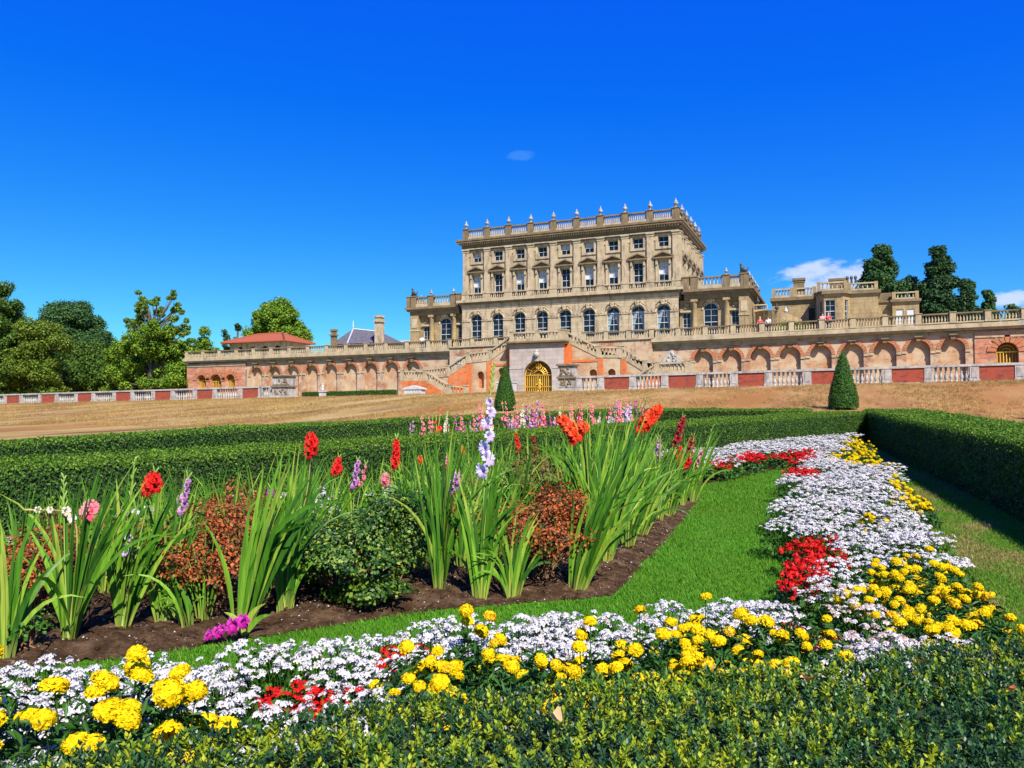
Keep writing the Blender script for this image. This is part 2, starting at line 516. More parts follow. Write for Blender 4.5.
M = {}
M['stone'] = m_stone('house stone', (0.53, 0.418, 0.27), (0.36, 0.28, 0.178), g=0.7)
M['stone_gold'] = m_stone('golden brown stone', (0.44, 0.32, 0.165), (0.31, 0.22, 0.11), g=0.55, courses=0.42)
M['stone_course'] = m_stone('coursed house stone', (0.56, 0.445, 0.29), (0.40, 0.315, 0.2), g=0.7, courses=0.42)
M['stone_dark'] = m_stone('weathered and shaded stone', (0.26, 0.185, 0.10), (0.16, 0.115, 0.062), g=0.7)  # dark stone; on balustrade rails it paints their shaded faces
M['stone_pale'] = m_stone('pale balustrade stone', (0.52, 0.42, 0.265), (0.36, 0.285, 0.175), g=0.5)
M['stone_grey'] = m_stone('grey lichen stone', (0.52, 0.48, 0.43), (0.31, 0.28, 0.25), grime=(0.06, 0.06, 0.06), g=0.65, scale=3)
M['stone_white'] = m_stone('white marble', (0.62, 0.60, 0.56), (0.46, 0.44, 0.42), grime=(0.2, 0.19, 0.18), g=0.3, scale=3)
M['stone_block'] = m_stone('gate block stone', (0.52, 0.45, 0.40), (0.43, 0.37, 0.33), g=0.25, courses=0.45)
M['brick'] = m_brick('old terrace brick', (0.34, 0.165, 0.09), (0.42, 0.245, 0.145), (0.44, 0.34, 0.24), pale=(0.50, 0.38, 0.25), pale_amt=(0.43, 0.53), dirt=(0.20, 0.10, 0.06), dirt_amt=(0.54, 0.66))
M['brick_niche'] = m_brick('niche brick', (0.40, 0.24, 0.135), (0.48, 0.33, 0.20), (0.46, 0.37, 0.25), pale=(0.54, 0.42, 0.27), pale_amt=(0.42, 0.6), dirt=(0.42, 0.17, 0.08), dirt_amt=(0.52, 0.66))
M['brick_arch'] = m_brick('arch ring brick', (0.40, 0.14, 0.065), (0.46, 0.19, 0.09), (0.42, 0.3, 0.2), w=0.12, h=0.075)
M['brick_orange'] = m_brick('orange stair brick', (0.58, 0.155, 0.045), (0.48, 0.12, 0.034), (0.48, 0.25, 0.13), pale=(0.54, 0.27, 0.13), pale_amt=(0.52, 0.75))
M['brick_red'] = m_brick('red parapet brick', (0.30, 0.062, 0.035), (0.24, 0.05, 0.032), (0.26, 0.12, 0.09), dirt=(0.12, 0.05, 0.035), dirt_amt=(0.6, 0.8))
M['brick_band'] = m_brick('banded rusticated brick', (0.44, 0.18, 0.105), (0.50, 0.25, 0.155), (0.20, 0.12, 0.09), w=1.1, h=0.42, pale=(0.54, 0.37, 0.25), pale_amt=(0.46, 0.68))
k = NT('sash window glass'); k.col(k.mix(k.noise(1.3, 2), (0.006, 0.010, 0.018), (0.016, 0.026, 0.042))); k.rough(0.08, 0.32); k.bump(k.noise(1.6, 2), 0.25, 0.03); M['glass'] = k.m
M['frame'] = m_plain('white window paint', (0.55, 0.56, 0.55), 0.5, 0.05)
M['blind'] = m_plain('white roller blind', (0.55, 0.58, 0.63), 0.8, 0.08, 3)
M['curtain'] = m_plain('grey curtain', (0.22, 0.30, 0.36), 0.9, 0.3, 5)
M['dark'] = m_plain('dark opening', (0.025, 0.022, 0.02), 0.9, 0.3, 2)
M['gold'] = m_plain('gilded iron', (0.74, 0.42, 0.05), 0.42, 0.4, 6, 0.5, 0.01)
M['gold_back'] = m_plain('dark behind gate', (0.15, 0.075, 0.012), 0.7, 0.6, 2)  # backing coloured to stand in for the dark interior behind the bars
M['bronze'] = m_plain('dark bronze', (0.05, 0.05, 0.045), 0.5, 0.4, 5)
M['slate'] = m_brick('slate roof', (0.10, 0.10, 0.13), (0.15, 0.145, 0.18), (0.05, 0.05, 0.06), w=0.5, h=0.3)
M['lead'] = m_plain('pale lead', (0.52, 0.54, 0.58), 0.5, 0.15, 4)
k = NT('red clay tiles')
wv = k.n('ShaderNodeTexWave'); wv.inputs['Scale'].default_value = 1.1; wv.bands_direction = 'X'; k.l(k.tc.outputs['Object'], wv.inputs[0])
k.col(k.mix(k.noise(3, 5), (0.27, 0.055, 0.02), (0.38, 0.10, 0.035))); k.rough(0.85); k.bump(wv.outputs['Fac'], 0.8, 0.05); M['tile'] = k.m

# grass and soil
k = NT('parterre ground')
dry = k.ramp(k.noise(0.75, 7, 0.66, stretch=(0.55, 0.10, 1)), [(0.34, (0.12, 0.068, 0.026)), (0.45, (0.26, 0.16, 0.058)), (0.54, (0.37, 0.245, 0.088)), (0.72, (0.45, 0.325, 0.135))])
dry = k.mix(k.rng(k.noise(0.20, 6, 0.66, stretch=(1, 0.3, 1)), 0.48, 0.58, 0, 0.65), dry, (0.33, 0.15, 0.035))
dry = k.mix(k.rng(k.noise(3, 6, 0.8, stretch=(1, 0.2, 1)), 0.5, 0.66, 0, 0.6), dry, (0.22, 0.12, 0.04))
sp = k.n('ShaderNodeSeparateXYZ'); k.l(k.tc.outputs['Object'], sp.inputs[0])
# the bank is redder and barer towards the right-hand end
dry = k.mix(k.rng(sp.outputs[0], -22, 6, 0, 0.55), dry, (0.36, 0.155, 0.055))
fresh = k.ramp(k.noise(2.2, 6, 0.65), [(0.3, (0.035, 0.095, 0.010)), (0.55, (0.075, 0.16, 0.018)), (0.78, (0.30, 0.22, 0.07))])
yb = k.n('ShaderNodeMath', operation='MULTIPLY_ADD'); yb.inputs[1].default_value = 6.0; k.l(k.noise(0.5, 3), yb.inputs[0]); k.l(sp.outputs[1], yb.inputs[2])
c = k.mix(k.rng(yb.outputs[0], 15, 19), fresh, dry)
k.col(c); k.rough(0.95, 0.1); k.bump(k.noise(16, 6, 0.7), 0.8, 0.06); M['ground'] = k.m
k = NT('mown lawn')
c = k.ramp(k.noise(3.0, 6, 0.65), [(0.3, (0.042, 0.16, 0.006)), (0.6, (0.07, 0.23, 0.009)), (0.8, (0.10, 0.26, 0.012))])
k.col(c); k.rough(0.9, 0.1); k.bump(k.noise(60, 5, 0.7), 0.8, 0.03); M['lawn'] = k.m
k = NT('tired lawn strip')
c = k.ramp(k.noise(1.6, 7, 0.7), [(0.30, (0.06, 0.14, 0.012)), (0.48, (0.11, 0.18, 0.02)), (0.60, (0.21, 0.185, 0.05)), (0.78, (0.31, 0.22, 0.09))])
k.col(c); k.rough(0.95, 0.1); k.bump(k.noise(60, 5, 0.7), 0.8, 0.03); M['lawn_dry'] = k.m
k = NT('bed soil')
c = k.ramp(k.noise(9, 8, 0.75), [(0.34, (0.03, 0.016, 0.008)), (0.5, (0.10, 0.055, 0.028)), (0.66, (0.21, 0.13, 0.07))])
vo = k.n('ShaderNodeTexVoronoi'); vo.inputs['Scale'].default_value = 42; k.l(k.tc.outputs['Object'], vo.inputs['Vector'])
spk = k.n('ShaderNodeMath', operation='MULTIPLY'); k.l(k.rng(vo.outputs['Distance'], 0.30, 0.22), spk.inputs[0]); k.l(k.rng(k.noise(19, 2), 0.58, 0.62), spk.inputs[1])
c = k.mix(spk.outputs[0], c, (0.42, 0.34, 0.26))
k.col(c); k.rough(0.95, 0.1); k.bump(k.noise(26, 7, 0.75), 1.0, 0.05); M['soil'] = k.m
M['gravel'] = m_plain('terrace gravel', (0.46, 0.38, 0.27), 0.95, 0.25, 6)

# plants
M['box'] = m_leaf('clipped hedge leaf', [(0.014, 0.050, 0.006), (0.032, 0.10, 0.009), (0.065, 0.165, 0.012), (0.15, 0.27, 0.02)], 0.22, 0.55, (0.035, 0.085, 0.012), spec=0.25)
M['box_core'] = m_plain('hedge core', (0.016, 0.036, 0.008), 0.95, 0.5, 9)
M['box_near'] = m_leaf('near box leaf', [(0.014, 0.055, 0.014), (0.028, 0.095, 0.022), (0.06, 0.165, 0.022), (0.14, 0.25, 0.024)], 0.22, 0.42, (0.018, 0.06, 0.026), spec=0.45, sat_patch=1.6)
M['hedge_top_lit'] = m_leaf('painted sunlit hedge top', [(0.06, 0.14, 0.010), (0.11, 0.22, 0.014), (0.20, 0.32, 0.022)], 0.25, 0.55, spec=.2)  # young top growth, lightened so the sunlit look is in the colour
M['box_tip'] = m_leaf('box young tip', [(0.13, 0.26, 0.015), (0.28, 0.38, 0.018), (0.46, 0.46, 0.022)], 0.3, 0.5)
M['glad'] = m_sword('sword leaf', [(0.018, 0.075, 0.006), (0.04, 0.14, 0.008), (0.075, 0.22, 0.012), (0.13, 0.31, 0.018), (0.22, 0.40, 0.03), (0.30, 0.38, 0.05)], 0.2, 0.5, 0.35)
M['glad_old'] = m_leaf('yellowing stem', [(0.42, 0.38, 0.10), (0.55, 0.42, 0.13), (0.30, 0.34, 0.06)], 0.2, 0.6)
M['leaf'] = m_leaf('bedding leaf', [(0.03, 0.10, 0.010), (0.055, 0.16, 0.016), (0.09, 0.22, 0.022)], 0.25, 0.5)
M['leaf_dark'] = m_leaf('marigold leaf', [(0.016, 0.065, 0.010), (0.032, 0.11, 0.014), (0.05, 0.15, 0.018)], 0.22, 0.5)
M['rose'] = m_leaf('rose bush leaf', [(0.014, 0.05, 0.007), (0.03, 0.095, 0.010), (0.07, 0.16, 0.015), (0.28, 0.36, 0.035)], 0.22, 0.45, spec=0.4)
M['copper'] = m_leaf('copper shrub leaf', [(0.05, 0.085, 0.014), (0.17, 0.055, 0.014), (0.40, 0.075, 0.018), (0.55, 0.13, 0.025), (0.24, 0.13, 0.03)], 0.28, 0.5)
M['olive'] = m_leaf('olive shrub leaf', [(0.06, 0.085, 0.016), (0.14, 0.12, 0.025), (0.26, 0.12, 0.03), (0.09, 0.12, 0.02)], 0.25, 0.5)
M['twig'] = m_plain('shrub twig', (0.20, 0.10, 0.045), 0.8, 0.3, 30)
M['white'] = m_leaf('white umbel', [(0.46, 0.445, 0.445), (0.56, 0.54, 0.535), (0.66, 0.64, 0.625)], 0.12, 0.7, spec=0.1)
M['brownumbel'] = m_leaf('fading umbel', [(0.36, 0.22, 0.17), (0.55, 0.40, 0.36), (0.75, 0.68, 0.68)], 0.2, 0.8, spec=0.1)
M['yellow'] = m_leaf('yellow petal', [(0.78, 0.50, 0.003), (0.84, 0.60, 0.005), (0.88, 0.68, 0.01)], 0.25, 0.7, spec=0.08)
M['rust'] = m_leaf('rusty petal', [(0.45, 0.16, 0.01), (0.7, 0.36, 0.01), (0.85, 0.6, 0.01)], 0.2, 0.7, spec=0.1)
def petal(name, *cols): M[name] = m_leaf(name + ' petal', list(cols), 0.35, 0.55, spec=0.2)
petal('red', (0.50, 0.006, 0.006), (0.72, 0.012, 0.010), (0.85, 0.03, 0.02))
petal('scarlet', (0.78, 0.025, 0.008), (0.88, 0.06, 0.012), (0.92, 0.12, 0.03))
petal('darkred', (0.18, 0.004, 0.012), (0.32, 0.008, 0.02), (0.45, 0.02, 0.03))
petal('pink', (0.80, 0.09, 0.16), (0.86, 0.20, 0.26), (0.90, 0.38, 0.40))
petal('lavender', (0.54, 0.38, 0.70), (0.66, 0.54, 0.80), (0.76, 0.68, 0.84))
petal('purple', (0.38, 0.09, 0.36), (0.50, 0.18, 0.44), (0.72, 0.48, 0.62))
petal('magenta', (0.42, 0.01, 0.26), (0.58, 0.02, 0.38), (0.72, 0.06, 0.50))
petal('cream', (0.85, 0.62, 0.50), (0.90, 0.72, 0.62), (0.90, 0.80, 0.60))
M['bud'] = m_leaf('green bud', [(0.25, 0.42, 0.06), (0.40, 0.55, 0.12)], 0.25, 0.5)
M['bark'] = m_plain('tree bark', (0.10, 0.075, 0.055), 0.9, 0.4, 4, 0, 0.03)
def tl(n, *c): M[n] = m_leaf(n, list(c), 0.2, 0.6, spec=0.2)
tl('tree_dark', (0.02, 0.06, 0.010), (0.042, 0.105, 0.014), (0.08, 0.155, 0.018), (0.15, 0.22, 0.024))
tl('tree_olive', (0.04, 0.085, 0.010), (0.085, 0.15, 0.014), (0.14, 0.21, 0.018), (0.22, 0.27, 0.028))
tl('tree_blue', (0.016, 0.055, 0.016), (0.03, 0.09, 0.024), (0.055, 0.13, 0.03), (0.10, 0.18, 0.045))
tl('tree_bright', (0.04, 0.10, 0.008), (0.09, 0.19, 0.012), (0.16, 0.28, 0.016), (0.27, 0.38, 0.028))
tl('tree_sparse', (0.045, 0.10, 0.012), (0.09, 0.17, 0.018), (0.15, 0.24, 0.022), (0.24, 0.32, 0.03))
tl('tree_conifer', (0.010, 0.038, 0.016), (0.022, 0.066, 0.022), (0.042, 0.10, 0.028), (0.075, 0.14, 0.036))
tl('yew', (0.018, 0.07, 0.008), (0.04, 0.125, 0.012), (0.08, 0.19, 0.016))
M['skin'] = m_plain('skin', (0.55, 0.33, 0.24), 0.6, 0.05)
M['hair'] = m_plain('dark hair', (0.05, 0.03, 0.02), 0.6, 0.2)
M['hairw'] = m_plain('fair hair', (0.45, 0.33, 0.2), 0.6, 0.2)
M['shirt_red'] = m_plain('red shirt', (0.60, 0.05, 0.06), 0.8, 0.1)
M['shirt_pink'] = m_plain('pink shirt', (0.75, 0.28, 0.30), 0.8, 0.1)
M['shirt_white'] = m_plain('white shirt', (0.78, 0.76, 0.74), 0.8, 0.06)
M['trousers'] = m_plain('dark trousers', (0.05, 0.06, 0.10), 0.8, 0.2)
M['deadleaf'] = m_leaf('dry leaf', [(0.50, 0.30, 0.12), (0.62, 0.42, 0.22)], 0.2, 0.7)
M['rustleaf'] = m_leaf('rust leaf', [(0.55, 0.13, 0.04), (0.62, 0.18, 0.05)], 0.2, 0.6)
# ================================================================== GROUND
def grid_obj(name, xs, ys, mat, zf, keep=None):
    nx, ny = len(xs), len(ys)
    V = [(x, y, zf(x, y)) for y in ys for x in xs]
    F = []
    for j in range(ny - 1):
        for i in range(nx - 1):
            if keep and not keep((xs[i] + xs[i + 1]) / 2, (ys[j] + ys[j + 1]) / 2): continue
            F.append((j * nx + i, j * nx + i + 1, (j + 1) * nx + i + 1, (j + 1) * nx + i))
    me = bpy.data.meshes.new(name); me.from_pydata(V, [], F); me.materials.append(mat)
    me.polygons.foreach_set('use_smooth', [True] * len(F)); me.update()
    o = bpy.data.objects.new(name, me); COL.objects.link(o)
    return o
xs = sorted(set([-1500, -800, -500, -350, -260, -210] + list(range(-180, 70, 3)) + [90, 130, 200, 350, 600, 1000]))
ys = sorted(set([-400, -150, -60, -25, -10, 0, 5, 10, 15, 20, 25] + [25 + 1.5 * i for i in range(1, 23)] + list(range(58, 90, 3)) + [95, 110, 130, 160, 200, 300, 500, 900, 1600]))
g = grid_obj('ground', xs, ys, M['ground'], gz)
tag(g, 'parterre ground rising into a bank of parched yellow grass below the terrace', 'ground', kind='structure')

# ================================================================== GARDEN BALUSTRADES along the top of the bank
BAL = [(0.10, 0), (0.10, 0.06), (0.06, 0.08), (0.075, 0.14), (0.115, 0.26), (0.10, 0.36), (0.055, 0.50), (0.05, 0.55), (0.08, 0.59), (0.055, 0.62), (0.06, 0.70), (0.085, 0.82), (0.085, 0.88)]
BALS = [(0.09, 0), (0.055, 0.08), (0.11, 0.30), (0.05, 0.60), (0.08, 0.88)]
Y_B = 60.0
def zb(x):
    return gz(x, Y_B) - 0.03
bal_count = [0]
def garden_balustrade(label, panels, first_pier, near):
    """panels: (x0, x1) of the red brick panels; balustered bays lie between"""
    x0, x1 = first_pier
    root = thing('garden_balustrade', label, 'balustrade', ((x0 + x1) / 2, Y_B, zb((x0 + x1) / 2)))
    def sloped(mb, a, b, d0, d1, za, zc):
        n = len(mb.v)
        for (x, z) in ((a, za + zb(a)), (b, za + zb(b)), (b, zc + zb(b)), (a, zc + zb(a))):
            mb.v.append((x, Y_B + d0, z))
        for (x, z) in ((a, za + zb(a)), (b, za + zb(b)), (b, zc + zb(b)), (a, zc + zb(a))):
            mb.v.append((x, Y_B + d1, z))
        for q in ((0, 1, 2, 3), (7, 6, 5, 4), (0, 4, 5, 1), (1, 5, 6, 2), (2, 6, 7, 3), (3, 7, 4, 0)):
            mb.f.append([n + i for i in q]); mb.m.append(0); mb.sm.append(False)
    edges = [(x0, None)]
    prev = x0
    bays = []
    pw = 0.55
    for (a, b) in panels:
        m = MB(); sloped(m, a, b, -0.16, 0.16, 0.0, 1.06); m.build('brick_panel', M['brick_red'], root)
        if a - prev > 1.0: bays.append((prev, a))
        prev = b
    if x1 - prev > 1.0: bays.append((prev, x1))
    m = MB(); sloped(m, x0, x1, -0.24, 0.24, 1.06, 1.22); m.build('coping', M['stone_grey'], root)
    m = MB(); sloped(m, x0 - .02, x1 + .02, -0.30, 0.30, -0.15, 0.06); m.build('plinth', M['stone_grey'], root)
    extra = MB()
    for (a, b) in bays:
        for (pa, pb) in ((a + 0.003, a + pw), (b - pw, b - 0.003)):
            m = MB(); zc = zb((pa + pb) / 2)
            m.box(pa, pb, Y_B - 0.21, Y_B + 0.21, zc + 0.05, zc + 1.055)
            m.box(pa - 0.05, pb + 0.05, Y_B - 0.27, Y_B + 0.27, zc + 0.063, zc + 0.20)
            m.box(pa + 0.1, pb - 0.1, Y_B - 0.235, Y_B - 0.2, zc + 0.30, zc + 0.95)
            m.build('pier', M['stone_grey'], root)
        n = max(3, int(round((b - a - 2 * pw) / 0.30)))
        for i in range(n):
            x = a + pw + (i + 0.5) * (b - a - 2 * pw) / n
            if near(x):
                m = MB(); m.lathe(x, Y_B, [(r * 1.05, z * 1.14 + 0.055) for r, z in BAL], 8, 0, zb(x)); m.build('baluster', M['stone_grey'], root)
            else:
                extra.lathe(x, Y_B, [(r * 1.05, z * 1.14 + 0.055) for r, z in BALS], 6, 0, zb(x))
    if extra.v: tag(extra.build('baluster', M['stone_grey'], root), None, None, kind='stuff')
    return root
lp = [(-102.6, -100.4), (-96.6, -94.4), (-90.54, -88.29), (-84.46, -82.22), (-78.5, -76.31), (-72.54, -70.37), (-66.75, -64.52), (-60.89, -58.78), (-54.9, -52.9)]
garden_balustrade('long pale balustrade with red brick panels ending at a carved pedestal left of the stairs', lp, (-105.5, -50.99), lambda x: -93 < x)
rp = [(-17.55, -15.48), (-12.37, -10.26), (-7.13, -5.22), (-1.96, -0.2), (3.27, 5.3), (8.56, 10.61), (13.8, 15.9)]
garden_balustrade('pale balustrade with red brick panels along the bank right of the gate', rp, (-19.98, 19.2), lambda x: x < 14)

def carved_pedestal(label, xa, xb):
    xc = (xa + xb) / 2; z = zb(xc)
    r = thing('carved_pedestal', label, 'pedestal', (xc, Y_B, z))
    m = MB(); m.box(xa - 0.35, xb + 0.35, Y_B - 0.75, Y_B + 0.75, z - 0.1, z + 0.16); m.box(xa - 0.15, xb + 0.15, Y_B - .6, Y_B + .6, z + .16, z + .26); m.build('step', M['stone_grey'], r)
    m = MB(); m.box(xa, xb, Y_B - .45, Y_B + .45, z + .26, z + 1.05); m.build('lower_block', M['stone_grey'], r)
    m = MB(); m.box(xa - .12, xb + .12, Y_B - .57, Y_B + .57, z + 1.05, z + 1.2); m.build('ledge', M['stone_dark'], r)
    m = MB(); m.box(xa, xb, Y_B - .45, Y_B + .45, z + 1.2, z + 2.1); m.build('upper_block', M['stone_grey'], r)
    m = MB(); m.box(xa - .14, xb + .14, Y_B - .6, Y_B + .6, z + 2.1, z + 2.24); m.build('cap', M['stone_dark'], r)
    for zz in (z + .66, z + 1.66):                       # carved reliefs stand proud of the faces
        m = MB()
        w = xb - xa
        for i in range(13):
            x = xa + w * (0.12 + 0.76 * rnd.random()); q = zz + rnd.uniform(-.28, .28)
            m.ball((x, Y_B - .45, q), (rnd.uniform(.06, .15), .07, rnd.uniform(.06, .17)), 7, 5, 0, .1)
        m.box(xa + .04, xb - .04, Y_B - .49, Y_B - .452, zz - .38, zz - .33); m.box(xa + .04, xb - .04, Y_B - .49, Y_B - .452, zz + .33, zz + .38)
        m.build('relief', M['stone_dark'], r)
carved_pedestal('carved grey stone pedestal with dark relief, left of the staircase and beside the long hedge', -50.95, -48.85)
carved_pedestal('carved grey stone pedestal with dark relief, just right of the golden gate', -21.4, -20.02)

# ================================================================== TERRACE WALL
Y_T = 82.0
TOPZ = 9.9
tw = thing('terrace_wall', 'long brick terrace wall with blind arches and a stone balustrade below the mansion', 'terrace wall', (-30, Y_T, 3.5))
FR = ((0, Y_T, 0), (1, 0, 0), (0, -1, 0))          # a = X, d = towards the camera
def base_z(x): return 3.3
XL, XR = -85.3, 27.0
MIDL, MIDR = -43.0, -18.6
# plain end bays, arcade walls and the projecting middle
nicheL = [(-72.86 + 3.05 * i, 7.62 + 0.02 * i) for i in range(9)]
nicheR = [(-13.27 + 2.867 * i, 7.93 + 0.055 * i) for i in range(9)]
def niche_holes(lst, hw): return [(c - hw, c + hw, base_z(c) + 0.3, t, True) for c, t in lst]
def arcade(lst, x0, x1):
    m = MB(FR)
    hl = niche_holes(lst, 1.0)
    m.holewall(x0, x1, 2.6, 9.0, hl, 0.0, 0.4)
    m.build('arcade_wall', M['brick'], tw)
    for (c, t) in lst:
        m = MB(FR)
        m.prism(arch_pts(c, 1.0, t - 1.0, base_z(c) + 0.3), -0.4, -0.8)
        m.build('niche_back', M['brick_niche'], tw)
        # brick ring round the arch, impost blocks and a carved keystone
        m = MB(FR)
        n = 14
        for i in range(n):
            a, b = pi * i / n + 0.012, pi * (i + 1) / n - 0.012
            p = [(c - q * cos(g_), t - 1.0 + q * sin(g_)) for q, g_ in ((1.0, a), (1.0, b), (1.34, b), (1.34, a))]
            m.prism(p, 0.0, 0.05)
        m.build('arch_ring', M['brick_arch'], tw)
        m = MB(FR)
        for s_ in (-1, 1):
            e = c + s_ * 1.0; o_ = c + s_ * 1.42
            m.box(min(e, o_), max(e, o_), 0.0, 0.09, t - 1.28, t - 1.04)
        m.build('impost', M['stone_pale'], tw)
        m = MB(FR)
        m.prism([(c - .15, t - .12), (c + .15, t - .12), (c + .26, t + .42), (c - .26, t + .42)], 0.06, 0.34)
        m.box(c - .34, c + .34, 0.0, 0.46, t + .42, t + .56)
        m.build('keystone', M['stone_dark'], tw)
arcade(nicheL, -74.6, MIDL)
arcade(nicheR, MIDR, 11.4)
m = MB(FR)
m.box(-74.6, MIDL, 0, 0.05, 8.9, 9.0); m.build('string_course', M['stone_pale'], tw); m = MB(FR); m.box(MIDR, 11.4, 0, 0.05, 8.85, 8.95); m.build('string_course', M['stone_pale'], tw)
def grille_wall(x0, x1, openings, zc):
    m = MB(FR); m.holewall(x0, x1, 2.6, 9.0, openings, 0.12, 0.6); m.build('banded_wall', M['brick_band'], tw)
    m = MB(FR)
    for z in np.arange(4.2, 8.9, 0.55):
        pass
    for h in openings:
        c = (h[0] + h[1]) / 2; r = (h[1] - h[0]) / 2
        m = MB(FR)
        m.prism(arch_pts(c, r, h[3] - r, h[2]), -0.48, -0.6); g0 = m.build('grille', M['gold_back'], tw)
        m = MB(FR)
        n = 7
        for i in range(n):
            x = c - r + (i + .5) * 2 * r / n
            zt = h[3] - r + sqrt(max(0, r * r - (x - c) ** 2))
            m.tube([(x, -0.4, h[2]), (x, -0.4, zt)], 0.035, 5)
        m.box(c - r, c + r, -0.45, -0.36, h[3] - r - .04, h[3] - r + .06); m.box(c - r, c + r, -0.45, -0.36, h[2], h[2] + .12)
        for q in (0.4, 0.75):
            m.tube([(c - q * r * cos(pi * i / 8), -0.4, h[3] - r + q * r * sin(pi * i / 8)) for i in range(9)], 0.035, 5)
        m.build('bar', M['gold'], g0)
        m = MB(FR)                                    # long and short voussoirs round the opening
        n = 9
        for i in range(n):
            a, b = pi * i / n + 0.03, pi * (i + 1) / n - 0.03
            R_ = r + (0.75 if i % 2 == 0 else 0.5)
            m.prism([(c - q * cos(g_), h[3] - r + q * sin(g_)) for q, g_ in ((r, a), (r, b), (R_, b), (R_, a))], 0.12, 0.2)
        m.build('voussoir', M['brick_arch'], tw)
grille_wall(XL, -74.6, [(-83.35, -81.73, 4.9, 6.75, True), (-80.98, -78.95, 4.9, 6.8, True), (-78.11, -76.51, 4.9, 6.75, True)], False)
grille_wall(11.4, XR, [(13.1, 14.85, 5.9, 7.85, True), (20.2, 21.9, 5.9, 7.9, True)], True)
# horizontal joints of the rusticated ends
for (x0, x1) in ((XL, -74.6), (11.4, XR)):
    m = MB(FR); m.box(x0 + 0.02, x1 - 0.02, 0.12, 0.2, 8.35, 8.6); m.build('string_course', M['stone_pale'], tw)
# middle section, flush with the cornice and faced in pale brick
m = MB(FR); m.box(MIDL, MIDR, -0.4, 0.62, 2.6, 9.85); m.build('middle_wall', M['brick'], tw)
m = MB(FR)
m.box(XL - .0, MIDL, -3.0, 0.02, 9.0, 9.28); m.build('frieze', M['stone'], tw); m = MB(FR); m.box(MIDR, XR, -3.0, 0.02, 9.0, 9.28); m.build('frieze', M['stone'], tw)
m = MB(FR)
for (x0, x1) in ((XL - .3, MIDL), (MIDR, XR)):
    m.box(x0, x1, -3.0, 0.45, 9.28, 9.5); m.box(x0, x1, -3.0, 0.66, 9.5, 9.9)
m.box(MIDL + .003, MIDR - .003, -3.0, 0.78, 9.853, 9.903)
m.build('cornice', M['stone_pale'], tw)
m = MB(FR)                                             # left return of the wall
m.box(XL, XL + .5, -25, -0.0, 2.6, 9.0); m.build('return_wall', M['brick_band'], tw)

def balustrade_run(root, x0, x1, pitch, z, d, pier_w, n, hgt, matp, mats, fr=FR, solid=0.0, prof=BALS, urn=None, rail=0.13):
    k = max(1, int(round((x1 - x0) / pitch)))
    p = (x1 - x0) / k
    for i in range(k):
        a, b = x0 + i * p, x0 + (i + 1) * p
        m = MB(fr)
        m.box(a + pier_w / 2, b - pier_w / 2, d - .16, d + .16, z, z + .14 + solid)
        m.box(a + pier_w / 2, b - pier_w / 2, d - .18, d + .18, z + hgt - rail, z + hgt, 1)  # rail in darker stone, its shaded face put into the colour
        w = p - pier_w
        for j in range(n):
            x = a + pier_w / 2 + (j + .5) * w / n
            m.lathe(x, d, [(r * w / n / 0.30, q * (hgt - rail - .14 - solid) / 0.88) for r, q in prof], 6, 0, z + .14 + solid)
        m.build('balustrade_panel', [mats, M['stone_dark']], root)
    for i in range(k + 1):
        a = x0 + i * p
        m = MB(fr)
        m.box(a - pier_w / 2 + .002, a + pier_w / 2 - .002, d - .23, d + .23, z, z + hgt + .02)
        m.box(a - pier_w / 2 - .06, a + pier_w / 2 + .06, d - .29, d + .29, z + hgt + .02, z + hgt + .08)
        m.box(a - pier_w / 2 - .05, a + pier_w / 2 + .05, d - .28, d + .28, z, z + .12)
        m.build('pier', matp, root)
balustrade_run(tw, XL + .3, MIDL, 2.98, 9.9, 0.35, 0.5, 9, 0.98, M['stone_pale'], M['stone_pale'])
balustrade_run(tw, MIDL, -34.0, 2.9, 9.9, 0.42, 0.5, 9, 0.98, M['stone_pale'], M['stone_pale'])
balustrade_run(tw, -26.2, MIDR, 2.6, 9.9, 0.42, 0.5, 8, 0.98, M['stone_pale'], M['stone_pale'])
balustrade_run(tw, MIDR, XR - .4, 2.86, 9.9, 0.35, 0.5, 9, 0.98, M['stone_pale'], M['stone_pale'])
# little gabled aedicule tops on the middle wall, left and right above the stairs
for x in (-41.6, -16.5):
    m = MB(FR)
    q = 0.68 if x < -30 else 0.12
    m.prism([(x - 1.3, 6.4), (x + 1.3, 6.4), (x + 1.05, 7.0), (x + .4, 7.75), (x + .15, 8.1), (x - .15, 8.1), (x - .4, 7.75), (x - 1.05, 7.0)], q - .1, q + .2)
    for i in range(16):
        zz = rnd.uniform(6.5, 7.8); hw_ = max(.1, (8.0 - zz) * .62)
        m.ball((x + rnd.uniform(-hw_, hw_), q + .2, zz), (rnd.uniform(.1, .2), .12, rnd.uniform(.08, .2)), 7, 5, 0, .12)
    m.build('carved_gable', M['stone_grey'], tw)
m = MB(); m.slab([(XL + .5, Y_T + 3.0), (XR, Y_T + 3.0), (XR, 200), (XL - 60, 200), (XL - 60, 107), (XL + .5, 107)], 8.7, 9.05); t_ = m.build('terrace_ground', M['gravel'])
tag(t_, 'gravelled terrace behind the balustrade around the mansion', 'ground', kind='structure')
m = MB(); m.slab([(XL + .3, Y_T - .02), (XR, Y_T - .02), (XR, Y_T + 3.0), (XL + .3, Y_T + 3.0)], 9.2, 9.875); m.build('parapet_floor', M['gravel'], tw)

# the terrace top falls gently towards the left end
def fall(x): return float(np.interp(x, [-85, -51, -17, 15], [.83, .74, .5, .08]))
for o_ in list(tw.children_recursive):
    if o_.type != 'MESH': continue
    for v_ in o_.data.vertices:
        if v_.co.z + 3.5 > 8.3: v_.co.z -= fall(v_.co.x - 30) * min(1.0, (v_.co.z + 3.5 - 8.3) / .35)
